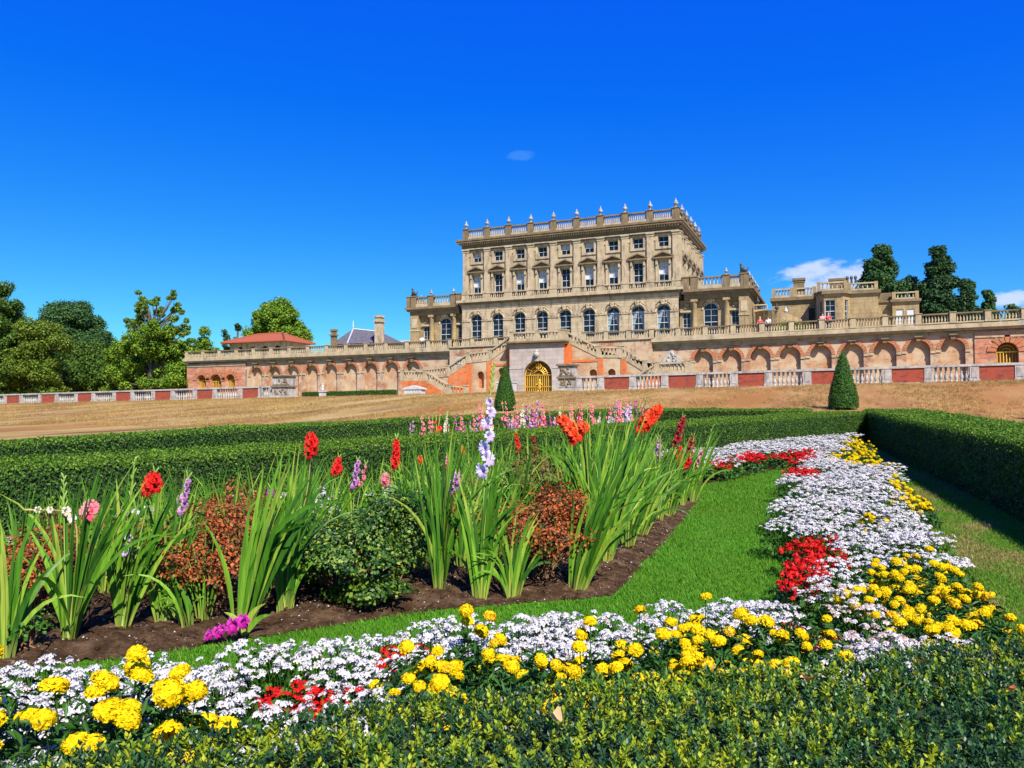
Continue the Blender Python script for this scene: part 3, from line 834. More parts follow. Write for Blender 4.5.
# ================================================================== DOUBLE STAIRCASE with the golden gate
st = thing('grand_staircase', 'double stone and orange brick staircase around a pale block with a golden gate', 'staircase', (-30, 77, 3.5))
ZG = 3.2
BL, BR = -33.12, -26.88
# central block
m = MB(((0, 76.6, 0), (1, 0, 0), (0, -1, 0)))
CG = -29.85; GR = 1.62; GTOP = 7.05
m.holewall(BL, BR, ZG, 8.75, [(CG - GR, CG + GR, ZG + .05, GTOP, True)], 0, 0.55, 0, 16)
m.face([(BL, 0, ZG), (BL, 0, 8.75), (BL, -4.7, 8.75), (BL, -4.7, ZG)], 0)
m.build('gate_block', M['stone_block'], st)
m = MB(((0, 76.6, 0), (1, 0, 0), (0, -1, 0)))
m.face([(BR, 0, ZG), (BR, 0, 8.75), (BR, -4.7, 8.75), (BR, -4.7, ZG)], 0)
m.build('block_flank', M['brick_orange'], st)
G = ((0, 76.6, 0), (1, 0, 0), (0, -1, 0))
m = MB(G)
m.box(CG + GR + .05, BR + .02, 0.0, .04, 6.15, 6.32); m.build('impost_band', M['stone_grey'], st)
m = MB(G); m.box(BL - .02, CG - GR - .05, 0, .04, 6.15, 6.32); m.build('impost_band', M['stone_grey'], st)
m = MB(G); m.box(BL - .25, BR + .25, -4.7, .3, 8.75, 8.95); m.box(BL - .35, BR + .35, -4.7, .42, 8.95, 9.12); m.build('block_cornice', M['stone_dark'], st)
gt = MB(G); gt.prism(arch_pts(CG, GR, GTOP - GR, ZG + .05, 16), -.5, -.6); gate = gt.build('gate', M['gold_back'], st)
m = MB(G)
zs = GTOP - GR
for i in range(15):
    x = CG - GR + (i + .5) * 2 * GR / 15
    m.tube([(x, -.36, ZG + .1), (x, -.36, zs)], .035, 5)
for z in (ZG + .15, ZG + .95, zs - .02): m.box(CG - GR, CG + GR, -.42, -.3, z, z + .12)
for x in (CG - GR + .06, CG - .06, CG + .0, CG + GR - .06): m.box(x - .05, x + .05, -.43, -.29, ZG + .1, zs)
m.build('gate_bar', M['gold'], gate)
m = MB(G)
for q in (.34, .62, .96): m.tube([(CG - q * GR * cos(pi * i / 14), -.36, zs + q * GR * sin(pi * i / 14)) for i in range(15)], .05, 5)
for i in range(1, 12):
    t = pi * i / 12
    m.tube([(CG - .34 * GR * cos(t), -.36, zs + .34 * GR * sin(t)), (CG - .94 * GR * cos(t), -.36, zs + .94 * GR * sin(t))], .035, 5)
for i in range(8):
    t = 2 * pi * i / 8
    m.ball((CG + .28 * cos(t), -.3, zs + 1.0 + .28 * sin(t)), .1, 6, 4)
m.build('fanlight', M['gold'], gate)
m = MB(G)                                              # a gilt figure in the middle of the gate
for (dx, dz, rr) in ((0, 1.9, .14), (0, 1.55, .22), (0, 1.2, .2), (-.14, .75, .11), (.14, .75, .11), (-.3, 1.5, .08), (.3, 1.5, .08)):
    m.ball((CG + .1 + dx, -.25, ZG + dz - .25), (rr, .08, rr * 1.5), 8, 6)
m.build('gilt_figure', M['gold'], gate)
m = MB(G)                                              # keystone mask over the gate
m.prism([(CG - .2, GTOP - .1), (CG + .2, GTOP - .1), (CG + .36, GTOP + .75), (CG - .36, GTOP + .75)], 0.0, .3)
m.ball((CG, .34, GTOP + .62), (.3, .3, .36), 10, 7); m.ball((CG, .62, GTOP + .58), (.07, .09, .1), 6, 4); m.ball((CG, .36, GTOP + .95), (.24, .2, .18), 8, 5)
m.build('keystone_mask', M['stone_grey'], st)
# rail along the top of the block
def parapet(path, d0, d1, hgt, n, name='parapet'):
    """sloping stone parapet with balusters; path of (x, z) points of its foot"""
    for (a, b) in zip(path[:-1], path[1:]):
        m = MB(FR)
        L = b[0] - a[0]
        f = lambda x, up: a[1] + (b[1] - a[1]) * (x - a[0]) / L + up
        m.prism([(a[0], f(a[0], 0)), (b[0], f(b[0], 0)), (b[0], f(b[0], .3)), (a[0], f(a[0], .3))], d0, d1)
        m.prism([(a[0], f(a[0], hgt - .18)), (b[0], f(b[0], hgt - .18)), (b[0], f(b[0], hgt)), (a[0], f(a[0], hgt))], d0 - .05, d1 + .05)
        k = max(2, int(abs(L) / 0.36)) if n else 0
        for i in range(k):
            x = a[0] + (i + .5) * L / k
            m.lathe(x, (d0 + d1) / 2, [(r * 1.1, q * (hgt - .48) / .88) for r, q in BALS], 6, 0, f(x, .3))
        if n == 0:
            m.prism([(a[0], f(a[0], .3)), (b[0], f(b[0], .3)), (b[0], f(b[0], hgt - .18)), (a[0], f(a[0], hgt - .18))], d0 + .06, d1 - .06)
        m.build(name, M['stone_pale'], st)
    for (x, z) in path:
        m = MB(FR); m.box(x - .24, x + .24, d0 - .03, d1 + .03, z, z + hgt + .03); m.box(x - .3, x + .3, d0 - .09, d1 + .09, z + hgt + .03, z + hgt + .14); m.build('pier', M['stone_pale'], st)
DF = 4.6                                               # front of upper flights (d measured from the terrace wall)
parapet([(BL + .25, 9.12), (CG, 9.12), (BR - .25, 9.12)], 5.1, 5.45, 1.05, 1)
m = MB(FR); m.box(BL, BR, .63, 5.1, 8.9, 9.115); m.build('landing', M['stone_pale'], st)
# upper flights: solid flanks in orange brick with pale panels and niches
UR = [(BR, 9.0), (-23.3, 7.2), (-20.9, 7.12), (-18.4, 5.55), (-13.6, 5.25)]
ULf = [(BL, 8.85), (-35.85, 7.2), (-38.54, 7.0), (-41.1, 5.55), (-45.5, 5.2)]
def flank(path, niches, pil):
    x_e = path[-1][0]
    poly = [(path[0][0], ZG - .4)] + list(path) + [(x_e, ZG - .4)]
    zt = lambda x: np.interp(x, [p[0] for p in sorted(path)], [p[1] for p in sorted(path)])
    lo, hi = min(path[0][0], x_e), max(path[0][0], x_e)
    m = MB(FR)
    xs_ = sorted(set([lo, hi] + [p[0] for p in path] + [n[0] - .42 for n in niches] + [n[0] + .42 for n in niches]))
    for a, b in zip(xs_[:-1], xs_[1:]):
        c = (a + b) / 2
        hit = [n for n in niches if n[0] - .42 <= c <= n[0] + .42]
        if not hit:
            m.face([(a, DF, ZG - .4), (b, DF, ZG - .4), (b, DF, zt(b)), (a, DF, zt(a))])
        else:
            n = hit[0]; t = n[1]; bz = n[2]
            m.face([(a, DF, ZG - .4), (b, DF, ZG - .4), (b, DF, bz), (a, DF, bz)])
            pts = [(c - .42 * cos(pi * i / 8), t - .42 + .42 * sin(pi * i / 8)) for i in range(9)]
            for p, q in zip(pts[:-1], pts[1:]): m.face([(p[0], DF, p[1]), (q[0], DF, q[1]), (q[0], DF, zt(q[0])), (p[0], DF, zt(p[0]))])
            out = [(a, bz)] + pts + [(b, bz)]
            for i in range(len(out)):
                p, q = out[i], out[(i + 1) % len(out)]
                m.face([(p[0], DF, p[1]), (q[0], DF, q[1]), (q[0], DF - .5, q[1]), (p[0], DF - .5, p[1])])
    # back, ends and top of the mass
    m.face([(lo, .62, ZG - .4), (hi, .62, ZG - .4), (hi, .62, zt(hi)), (lo, .62, zt(lo))])
    m.face([(lo, .62, ZG - .4), (lo, DF, ZG - .4), (lo, DF, zt(lo)), (lo, .62, zt(lo))])
    m.face([(hi, .62, ZG - .4), (hi, DF, ZG - .4), (hi, DF, zt(hi)), (hi, .62, zt(hi))])
    m.build('flight_wall', M['brick_niche'], st)
    for n in niches:
        m = MB(FR); m.prism(arch_pts(n[0], .42, n[1] - .42, n[2], 8), DF - .5, DF - .6); m.build('niche_back', M['brick_orange'], st)
    m = MB(FR)
    for (a, b) in pil:                                  # orange brick pilasters and rail
        m.prism([(a, ZG - .3), (b, ZG - .3), (b, zt(b) - .02), (a, zt(a) - .02)], DF, DF + .07)
    m.build('pilaster', M['brick_orange'], st)
    m = MB(FR)                                          # the steps, behind the parapet
    sp = sorted(path)
    n = 26
    for i in range(n):
        a, b = lo + (hi - lo) * i / n, lo + (hi - lo) * (i + 1) / n
        m.box(a, b, .62, DF - .02, zt((a + b) / 2) - .5, zt((a + b) / 2) + .1)
    m.build('step', M['stone_pale'], st)
flank(UR, [(-23.9, 6.0, 4.85), (-21.9, 6.0, 4.85)], [(BR + .02, -26.2), (-23.35, -22.8), (-20.9, -20.3), (-26.2, -24.9)][:3])
flank(ULf, [(-37.0, 6.05, 4.2), (-34.4, 6.4, 4.6)], [(-33.9, BL - .02), (-36.2, -35.6), (-38.9, -38.1), (-41.0, -38.9)])
m = MB(FR)
m.prism([(-26.2, 7.02), (-23.36, 7.02), (-23.36, 6.78), (-26.2, 6.78)], DF, DF + .06); m.build('brick_rail', M['brick_orange'], st)
m = MB(FR); m.prism([(-35.6, 6.82), (-33.9, 6.82), (-33.9, 6.6), (-35.6, 6.6)], DF, DF + .06)
m.build('brick_rail', M['brick_orange'], st)
parapet([(p[0] - (.25 if i == 0 else 0) * (-1 if False else 0), p[1]) for i, p in enumerate(UR)], DF - .3, DF + .06, 1.15, 1)
parapet(ULf, DF - .3, DF + .06, 1.15, 1)
# lower return flights, in front of the upper ones
def lower(path, sgn):
    poly = [(path[0][0], ZG - .4)] + path + [(path[-1][0], ZG - .4)]
    m = MB(FR); m.prism(poly, DF + 2.2, DF + 2.55); m.build('flight_wall', M['brick_orange'], st)
    m = MB(FR)
    n = 22
    zt = lambda x: np.interp(x, sorted(p[0] for p in path), [p[1] for p in sorted(path)])
    lo, hi = min(p[0] for p in path), max(p[0] for p in path)
    for i in range(n):
        a, b = lo + (hi - lo) * i / n, lo + (hi - lo) * (i + 1) / n
        m.box(a, b, DF + .08, DF + 2.2, ZG - .3, zt((a + b) / 2) + .08)
    m.build('step', M['stone_pale'], st)
    parapet(path, DF + 2.22, DF + 2.54, 1.12, 1)
    m = MB(FR); e = path[0][0]; m.box(min(e, e + sgn * .3), max(e, e + sgn * .3), .62, DF + 2.2, ZG - .4, path[0][1]); m.build('end_wall', M['brick_orange'], st)
lower([(-45.6, 5.05), (-42.62, 5.0), (-39.6, 3.35), (-37.6, 3.15)], 1)
lower([(-13.6, 5.3), (-16.6, 5.2), (-19.6, 3.5), (-21.4, 3.25)], -1)
# ================================================================== MANSION
HX0, HX1, HY0, HY1 = -48.25, -18.3, 95.0, 112.0
TZ = 9.05
mn = thing('mansion', 'grand three storey cream stone mansion with rooftop urns and rows of tall windows', 'mansion', (-33.2, 95.0, TZ))
HF = ((0, HY0, 0), (1, 0, 0), (0, -1, 0))            # front: a = X, d towards camera
HS = ((HX1, 0, 0), (0, 1, 0), (1, 0, 0))             # right side: a = Y, d towards +X
bayc = [-46.11 + 3.239 * i for i in range(9)]
pilc = [-47.73 + 3.239 * i for i in range(10)]
sidec = [HY0 + 2.25 + 3.15 * i for i in range(5)]
sidep = [HY0 + .69 + 3.15 * i for i in range(6)]

def sash(fr, x0, x1, z0, z1, d, arched, style, root, rows=4, cols=2):
    """one window: frame with glazing bars, a glass pane and, where drawn, blind or curtain"""
    r = (x1 - x0) / 2; c = (x0 + x1) / 2; sp = z1 - r if arched else z1
    m = MB(fr)
    t = 0.05
    m.box(x0, x0 + t, d - .05, d + .04, z0, sp); m.box(x1 - t, x1, d - .05, d + .04, z0, sp); m.box(x0 + t, x1 - t, d - .05, d + .04, z0, z0 + t)
    if arched:
        m.tube([(c - (r - .04) * cos(pi * i / 10), d, sp + (r - .04) * sin(pi * i / 10)) for i in range(11)], .05, 5)
        m.box(x0 + t, x1 - t, d - .04, d + .035, sp - .04, sp + .04)
    else: m.box(x0 + t, x1 - t, d - .05, d + .04, z1 - t, z1)
    mid = z0 + (sp - z0) * 0.5
    m.box(x0 + t, x1 - t, d - .04, d + .045, mid - .035, mid + .035)
    for i in range(1, cols): x = x0 + (x1 - x0) * i / cols; m.box(x - .014, x + .014, d - .03, d + .03, z0 + t, (z1 - t) if not arched else sp + r * .9)
    for j in range(1, rows):
        z = z0 + (sp - z0) * j / rows
        if abs(z - mid) > .1: m.box(x0 + t, x1 - t, d - .03, d + .025, z - .013, z + .013)
    w = m.build('window', M['frame'], root)
    m = MB(fr)
    pts = arch_pts(c, r, sp, z0, 10) if arched else [(x0, z0), (x0, z1), (x1, z1), (x1, z0)]
    m.prism(pts, d - .12, d - .06); m.build('pane', M['glass'], w)
    if style == 'blind':
        zb_ = z0 + (z1 - z0) * rnd.uniform(.42, .55)
        m = MB(fr); m.box(x0 + t, x1 - t, d - .055, d - .045, zb_, (z1 - t) if not arched else sp); m.build('blind', M['blind'], w)
    if style == 'curtain':
        for s_ in (-1, 1):
            e = c + s_ * (r - t)
            m = MB(fr)
            m.prism([(e, z0 + t), (e - s_ * .16 * r, z0 + t), (e - s_ * .28 * r, z0 + (sp - z0) * .35), (c + s_ * .06, sp + .3 * r), (e, sp + .05)], d - .057, d - .047)
            m.build('curtain', M['curtain'], w)
    return w

# --- ground floor front: arched windows
m = MB(HF)
gh = [(c - .83, c + .83, 11.25, 15.0, True) for c in bayc]
m.holewall(HX0, HX1, TZ, 15.75, gh, 0, .6, 0, 12)
# upper floors front wall, set back a little
uh = []
for c in bayc: uh += [(c - .63, c + .63, 17.3, 20.45, False)]
m.holewall(HX0, HX1, 17.05, 21.7, uh, -.3, .5)
uh2 = [(c - .66, c + .66, 22.3, 23.6, False) for c in bayc]
m.holewall(HX0, HX1, 21.7, 24.04, uh2, -.3, .5)
m.build('front_wall', M['stone_course'], mn)
m = MB(HS)
sg = [(c - .6, c + .6, 17.3, 20.45, False) for c in sidec]
m.holewall(HY0 + .3, HY1, 17.05, 21.7, sg, 0, .5)
m.holewall(HY0 + .3, HY1, 21.7, 24.04, [(c - .6, c + .6, 22.3, 23.6, False) for c in sidec], 0, .35)
m.build('side_wall', M['stone_course'], mn)
m = MB()
m.box(HX0, HX0 + .3, HY0 + .3, HY1, TZ, 24.04); m.box(HX0 + .3, HX1 - .4, HY1 - .3, HY1, TZ, 24.04); m.box(HX0 + .1, HX1 - .1, HY0 + .4, HY1, 24.5, 25.0)
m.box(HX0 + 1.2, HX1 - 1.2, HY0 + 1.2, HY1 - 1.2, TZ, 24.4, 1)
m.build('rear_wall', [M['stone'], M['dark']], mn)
# small lamps of ground-floor detail: impost band, arch mouldings and scrolled keystones
for i, c in enumerate(bayc):
    sash(HF, c - .83, c + .83, 11.25, 15.0, -.42, True, 'curtain' if i >= 6 else 'none', mn, 4, 2)
    m = MB(HF)
    m.tube([(c - .98 * cos(pi * k_ / 12), .03, 14.17 + .98 * sin(pi * k_ / 12)) for k_ in range(13)], .12, 5)
    m.box(c - 1.18, c - .86, 0, .12, 14.0, 14.17); m.box(c + .86, c + 1.18, 0, .12, 14.0, 14.17)
    m.build('arch_moulding', M['stone'], mn)
    m = MB(HF)
    m.prism([(c - .17, 14.95), (c + .17, 14.95), (c + .3, 15.55), (c - .3, 15.55)], .02, .34)
    m.ball((c - .30, .15, 15.46), (.15, .12, .12), 8, 5); m.ball((c + .30, .15, 15.46), (.15, .12, .12), 8, 5); m.ball((c, .28, 15.36), (.15, .12, .18), 8, 5)
    m.tube([(c - .55, .1, 15.28), (c - .8, .1, 15.1), (c - .95, .08, 14.85)], [.08, .06, .03], 5); m.tube([(c + .55, .1, 15.28), (c + .8, .1, 15.1), (c + .95, .08, 14.85)], [.08, .06, .03], 5)
    m.build('keystone', M['stone'], mn)
m = MB(HF)
for a, b, p in zip([HX0] + [c + 1.18 for c in bayc], [c - 1.18 for c in bayc] + [HX1], pilc):
    m = MB(HF); m.box(a, b, 0, .09, 13.98, 14.14)
    q0, q1 = max(a, p - .3), min(b, p + .3)
    m.box(q0, q0 + .2, 0, .14, 14.143, 14.45); m.box(q1 - .2, q1, 0, .14, 14.143, 14.45)
    m.build('impost_band', M['stone_pale'], mn)
# ground-floor entablature
def ring(z0, z1, out, mat, name, x0=HX0, x1=HX1, y0=HY0, y1=HY1, back=.4, root=None):
    m = MB()
    m.box(x0 - out, x1 + out, y0 - out, y0 + back, z0, z1)
    m.box(x1 - back, x1 + out, y0 + back, y1 + out, z0, z1)
    m.box(x0 - out, x0 + back, y0 + back, y1 + out, z0, z1)
    return m.build(name, M[mat], root or mn)
ring(15.75, 16.35, .06, 'stone', 'frieze')
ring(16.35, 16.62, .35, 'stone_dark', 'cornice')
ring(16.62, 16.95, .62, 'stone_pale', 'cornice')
# balcony zone: pedestals under the pilasters with balusters between
m = MB(HF); m.box(HX0, HX1, -.3, .45, 16.953, 17.08); m.build('balcony_floor', M['stone_pale'], mn)
for i, p in enumerate(pilc):
    m = MB(HF); m.box(p - .55, p + .55, -.3, .16, 17.08, 17.9); m.box(p - .6, p + .6, -.3, .22, 17.08, 17.2); m.box(p - .6, p + .6, -.3, .22, 17.78, 17.9); m.build('pedestal', M['stone'], mn)
for i, c in enumerate(bayc):
    m = MB(HF)
    m.box(c - 1.06, c + 1.06, -.12, .1, 17.08, 17.18); m.box(c - 1.06, c + 1.06, -.14, .14, 17.76, 17.89)
    for j in range(7): m.lathe(c - 1.06 + (j + .5) * 2.12 / 7, -.01, [(r * .95, q * .58 / .88) for r, q in BALS], 6, 0, 17.18)
    m.build('balustrade_panel', M['stone'], mn)
# pilasters with capitals
def pilaster(fr, p, d, z0=17.9, z1=24.04, w=.42):
    m = MB(fr)
    m.box(p - w, p + w, d, d + .32, z0 + .3, z1 - .42); m.box(p - w - .08, p + w + .08, d, d + .38, z0, z0 + .3)
    q = m.build('pilaster', M['stone'], mn)
    m = MB(fr)
    m.box(p - w - .05, p + w + .05, d, d + .37, z1 - .42, z1 - .32); m.box(p - w - .14, p + w + .14, d, d + .44, z1 - .12, z1)
    for s_ in (-1, 1): m.ball((p + s_ * (w + .0), d + .2, z1 - .24), (.16, .16, .16), 8, 5)
    m.box(p - w, p + w, d, d + .33, z1 - .32, z1 - .12)
    m.build('capital', M['stone_pale'], q)
for p in pilc: pilaster(HF, p, -.3)
for p in sidep: pilaster(HS, p, 0.0)
# first-floor windows with pediments, attic windows with flat frames
def pedimented(fr, c, d, i, side):
    st_ = 'blind' if (i * 7 + side) % 3 != 1 else 'none'
    sash(fr, c - .63, c + .63, 17.3, 20.45, d - .36, False, st_, mn, 4, 2)
    m = MB(fr)
    for s_ in (-1, 1):
        a, b = sorted((c + s_ * .66, c + s_ * .98)); m.box(a, b, d, d + .16, 17.9, 20.4)
        a, b = sorted((c + s_ * .70, c + s_ * .96)); m.box(a, b, d + .16, d + .32, 20.0, 20.72)
    m.box(c - .66, c + .66, d, d + .14, 20.452, 20.72)
    m.build('window_surround', M['stone'], mn)
    m = MB(fr)
    m.box(c - 1.26, c + 1.26, d, d + .5, 20.72, 20.9)
    m.prism([(c - 1.18, 20.9), (c + 1.18, 20.9), (c, 21.42)], d, d + .22)
    for s_ in (-1, 1):
        m.prism([(c + s_ * 1.3, 20.9), (c, 21.45), (c, 21.62), (c + s_ * 1.3, 21.06)], d, d + .52)
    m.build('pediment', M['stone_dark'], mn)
def attic(fr, c, d, i):
    sash(fr, c - .66, c + .66, 22.3, 23.6, d - .36, False, 'blind' if i in (0, 4, 5) else 'none', mn, 2, 2)
    m = MB(fr)
    m.box(c - .98, c - .68, d, d + .13, 21.98, 23.88); m.box(c + .68, c + .98, d, d + .13, 21.98, 23.88); m.box(c - .68, c + .68, d, d + .13, 23.62, 23.88); m.box(c - .68, c + .68, d, d + .13, 21.98, 22.28)
    for s_ in (-1, 1):
        a, b = sorted((c + s_ * .99, c + s_ * 1.2)); m.box(a, b, d, d + .1, 23.1, 23.86)
    m.build('window_surround', M['stone'], mn)
for i, c in enumerate(bayc): pedimented(HF, c, -.3, i, 0); attic(HF, c, -.3, i)
for i, c in enumerate(sidec): pedimented(HS, c, 0, i, 1); attic(HS, c, 0, i)
# entablature, dentils, cornice, parapet, piers, urns
ring(24.04, 24.2, .12, 'stone_pale', 'architrave', y0=HY0 + .0)
ring(24.2, 24.62, .04, 'stone_dark', 'frieze')
m = MB()
n = 92
for i in range(n): x = HX0 - .2 + (HX1 - HX0 + .4) * (i + .5) / n; m.box(x - .1, x + .1, HY0 - .38, HY0, 24.66, 24.89)
m.build('dentils', M['stone'], mn); m = MB()
n = 58
for i in range(n): y = HY0 + .3 + (HY1 - HY0) * (i + .5) / n; m.box(HX1, HX1 + .32, y - .09, y + .09, 24.66, 24.86)
m.build('dentils', M['stone'], mn)
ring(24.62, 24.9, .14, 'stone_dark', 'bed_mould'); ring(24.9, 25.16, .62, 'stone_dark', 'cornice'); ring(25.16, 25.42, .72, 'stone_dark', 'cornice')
M['urn'] = m_stone('weathered white urn', (0.48, 0.45, 0.42), (0.24, 0.225, 0.22), grime=(0.08, 0.08, 0.08), g=0.6, scale=3)
UR_P = [(.10, 0), (.22, .0), (.22, .08), (.10, .14), (.08, .26), (.20, .38), (.30, .58), (.32, .72), (.22, .84), (.14, .90), (.20, .96), (.16, 1.08), (.06, 1.18), (.09, 1.26), (.05, 1.34), (.02, 1.48)]
def urn(fr, a, d, z, root, s=1.0):
    m = MB(fr); m.lathe(a, d, [(r * s * .98, q * s * .80) for r, q in UR_P], 10, 0, z); m.build('urn', M['urn'], root)
RF = ((0, HY0 - .05, 0), (1, 0, 0), (0, -1, 0))
RS = ((HX1 + .05, 0, 0), (0, 1, 0), (1, 0, 0))
def roof_balustrade(fr, cs, d, root, z, hp, hb, piers, n, bw, us=1.0, uc=None):
    for a, b in zip(cs[:-1], cs[1:]):
        m = MB(fr)
        m.box(a + bw, b - bw, d - .2, d + .2, z, z + hp)
        m.box(a + bw, b - bw, d - .2, d + .2, z + hp + hb, z + hp + hb + .18, 1)  # top rail coloured dark to imitate shade on its face
        w = b - a - 2 * bw
        for j in range(n): m.lathe(a + bw + (j + .5) * w / n, d, [(r * 1.0, q * hb / .88) for r, q in BALS], 6, 0, z + hp)
        m.build('balustrade_panel', [M['stone_pale'], M['stone_dark']], root)
    for i, a in enumerate(cs):
        m = MB(fr); t = z + hp + hb + .2
        m.box(a - bw + .003, a + bw - .003, d - .26, d + .26, z, t); m.box(a - bw - .06, a + bw + .06, d - .34, d + .34, t, t + .12); m.build('pier', M['stone_dark'], root)
        if uc is None or i in uc: urn(fr, a, d, t + .12, root, us)
roof_balustrade(RF, pilc, -.2, mn, 25.42, .42, .84, None, 9, .42)
roof_balustrade(RS, [HY0 + .25 + 3.2 * i for i in range(6)], -.2, mn, 25.42, .42, .84, None, 8, .42, 1.0, [1, 2, 3, 4, 5])
m = MB(); m.box(HX0 + .2, HX1 - .2, HY0 + .45, HY1, 25.2, 25.42); m.build('roof', M['lead'], mn)

# --- wings
def wing(x0, x1, arch_c, cols, doors, corner, sphinx_x, left):
    WY = HY0 + (.5 if left else 0.0)
    fr = ((0, WY, 0), (1, 0, 0), (0, -1, 0))
    m = MB(fr)
    holes = [(arch_c - .85, arch_c + .85, 11.0, 14.95, True)] + [(c - .48, c + .48, 10.2, 13.8, False) for c in doors]
    m.holewall(x0, x1, TZ, 15.35, holes, -.65, .35, 0, 12)
    m.build('wing_wall', M['stone_gold'], mn)
    sash(fr, arch_c - .85, arch_c + .85, 11.0, 14.95, -.85, True, 'none', mn, 4, 2)
    for c in doors: sash(fr, c - .48, c + .48, 10.2, 13.8, -.85, False, 'none', mn, 5, 2)
    m = MB(fr)
    for c in doors: m.box(c - .7, c + .7, -.65, -.35, 13.82, 14.05)
    m.tube([(arch_c - 1.02 * cos(pi * k_ / 12), -.62, 14.1 + 1.02 * sin(pi * k_ / 12)) for k_ in range(13)], .12, 5)
    m.prism([(arch_c - .18, 14.9), (arch_c + .18, 14.9), (arch_c + .3, 15.33), (arch_c - .3, 15.33)], -.65, -.25)
    m.ball((arch_c - .35, -.4, 15.2), (.24, .2, .2), 8, 5); m.ball((arch_c + .35, -.4, 15.2), (.24, .2, .2), 8, 5)
    m.build('window_surround', M['stone_pale'], mn)
    for c in doors:                                      # shadowy roundel above each side door
        m = MB(fr); m.lathe(0, 0, [(.0, 0)], 3) if False else None
        m.tube([(c + .36 * cos(2 * pi * i / 14), -.6, 14.6 + .36 * sin(2 * pi * i / 14)) for i in range(15)], .06, 5); m.build('roundel', M['stone_gold'], mn)
    for c in cols:
        m = MB(fr)
        m.lathe(c, -.28, [(.46, 0), (.46, .2), (.36, .3), (.34, 2.4), (.29, 4.7), (.34, 4.78), (.34, 4.9)], 12, 0, 10.15)
        m.box(c - .42, c + .42, -.68, .1, 15.05, 15.348); m.box(c - .5, c + .5, -.7, .2, TZ, 10.15)
        m.build('column', M['stone_gold'], mn)
    cx0, cx1 = corner
    m = MB(fr); m.box(cx0, cx1, -.64, .06, TZ, 15.35); m.build('corner_pier', M['stone_gold'], mn)
    m = MB(fr); m.box(cx0 - .06, cx1 + .06, -.6, .14, 13.1, 13.3); m.box(cx0 + .2, cx1 - .2, .06, .12, 13.6, 14.9); m.build('corner_band', M['stone_pale'], mn)
    s0, s1 = (x0, x0 + .4) if left else (x1 - .4, x1)
    m = MB(); m.box(s0, s1, WY + .64, 110, TZ, 15.35); m.build('wing_flank', M['stone_gold'], mn)
    for (za, zb_, out, mt) in ((15.35, 15.95, .05, 'stone_dark'), (15.95, 16.2, .4, 'stone_dark'), (16.2, 16.5, .62, 'stone_dark')):
        m = MB()
        if left: m.box(x0 - out, x1 - .7, WY - out, WY + 1, za, zb_); m.box(x0 - out, x0 + .5, WY + 1, 110, za, zb_)
        else: m.box(x0 + .7, x1 + out, WY - out, WY + 1, za, zb_); m.box(x1 - .5, x1 + out, WY + 1, 110, za, zb_)
        m.build('wing_cornice', M[mt], mn)
    f2 = ((0, WY, 0), (1, 0, 0), (0, -1, 0))
    cs = [x0 + .55, cols[0], cols[1], x1 - .9] if left else [x0 + .9, cols[0], cols[1], x1 - .5]
    roof_balustrade(f2, cs, -.1, mn, 16.5, .5, .84, None, 7, .42, .72, [1, 2] if left else [2])
    f3 = ((x1 if not left else x0, 0, 0), (0, 1, 0), (1, 0, 0))
    roof_balustrade(f3, [WY + .2 + 3.4 * i for i in range(5)], -.3, mn, 16.5, .5, .84, None, 8, .4, .72, [1, 2, 3, 4])
    m = MB(); m.box(min(x0 + .3, x1 - .3), max(x0 + .3, x1 - .3), WY + .3, 110, 16.2, 16.49); m.build('wing_roof', M['lead'], mn)
    # dark crouching sphinx on the corner
    z = 18.18
    d0 = -.1
    m = MB(f2)
    x = sphinx_x; s_ = -1 if left else 1
    m.box(x - .45, x + .45, d0 - .3, d0 + .3, z - .06, z + .1)
    m.ball((x + .1, d0, z + .38), (.42, .22, .26), 10, 6); m.ball((x - .2, d0, z + .62), (.22, .2, .36), 9, 6); m.ball((x - .28, d0, z + 1.02), (.17, .16, .2), 9, 6)
    m.tube([(x - .2, d0 - .12, z + .5), (x - .34, d0 - .12, z + .12)], .08, 6); m.tube([(x - .2, d0 + .12, z + .5), (x - .34, d0 + .12, z + .12)], .08, 6)
    m.tube([(x + .45, d0, z + .3), (x + .6, d0, z + .55), (x + .5, d0, z + .75)], .05, 5)
    m.build('sphinx', M['bronze'], mn)
wing(HX1, -9.95, -14.5, [-16.4, -12.55], [-11.6, -17.45], (-11.1, -9.95), -10.55, False)
wing(-56.85, HX0, -51.46, [-53.5, -49.9], [-54.55, -48.95], (-56.85, -55.5), -56.3, True)

# ================================================================== LOW BUILDINGS RIGHT
def parapet_box(root, x0, x1, y0, y1, z, top, n, mat='stone_gold', pier=.4):
    """balustraded parapet round a flat roof (front and right side)"""
    h = top - z
    for (fr, a, b) in ((((0, y0, 0), (1, 0, 0), (0, -1, 0)), x0, x1), (((x1, 0, 0), (0, 1, 0), (1, 0, 0)), y0 + .43, y1)):
        k = max(1, int((b - a) / 2.6)); p = (b - a) / k
        for i in range(k):
            u, v = a + i * p, a + (i + 1) * p
            m = MB(fr); m.box(u + pier, v - pier, -.35, -.05, z, z + .25 * h); m.box(u + pier, v - pier, -.36, -.02, z + .84 * h, z + h)
            for j in range(5): m.lathe(u + pier + (j + .5) * (p - 2 * pier) / 5, -.2, [(r, q * .59 * h / .88) for r, q in BALS], 6, 0, z + .25 * h)
            m.build('balustrade_panel', M['stone_pale'], root)
        for i in range(k + 1):
            u = a + i * p
            m = MB(fr); m.box(max(a, u - pier) + .003, min(b, u + pier) - .003, -.4, -.003, z, z + h + .06); m.build('pier', M[mat], root)
ld = thing('lodge', 'low tan stone building with a canted bay, chimneys and balustraded roof on the terrace', 'building', (-1, 100, TZ))
LFa = ((0, 100, 0), (1, 0, 0), (0, -1, 0))
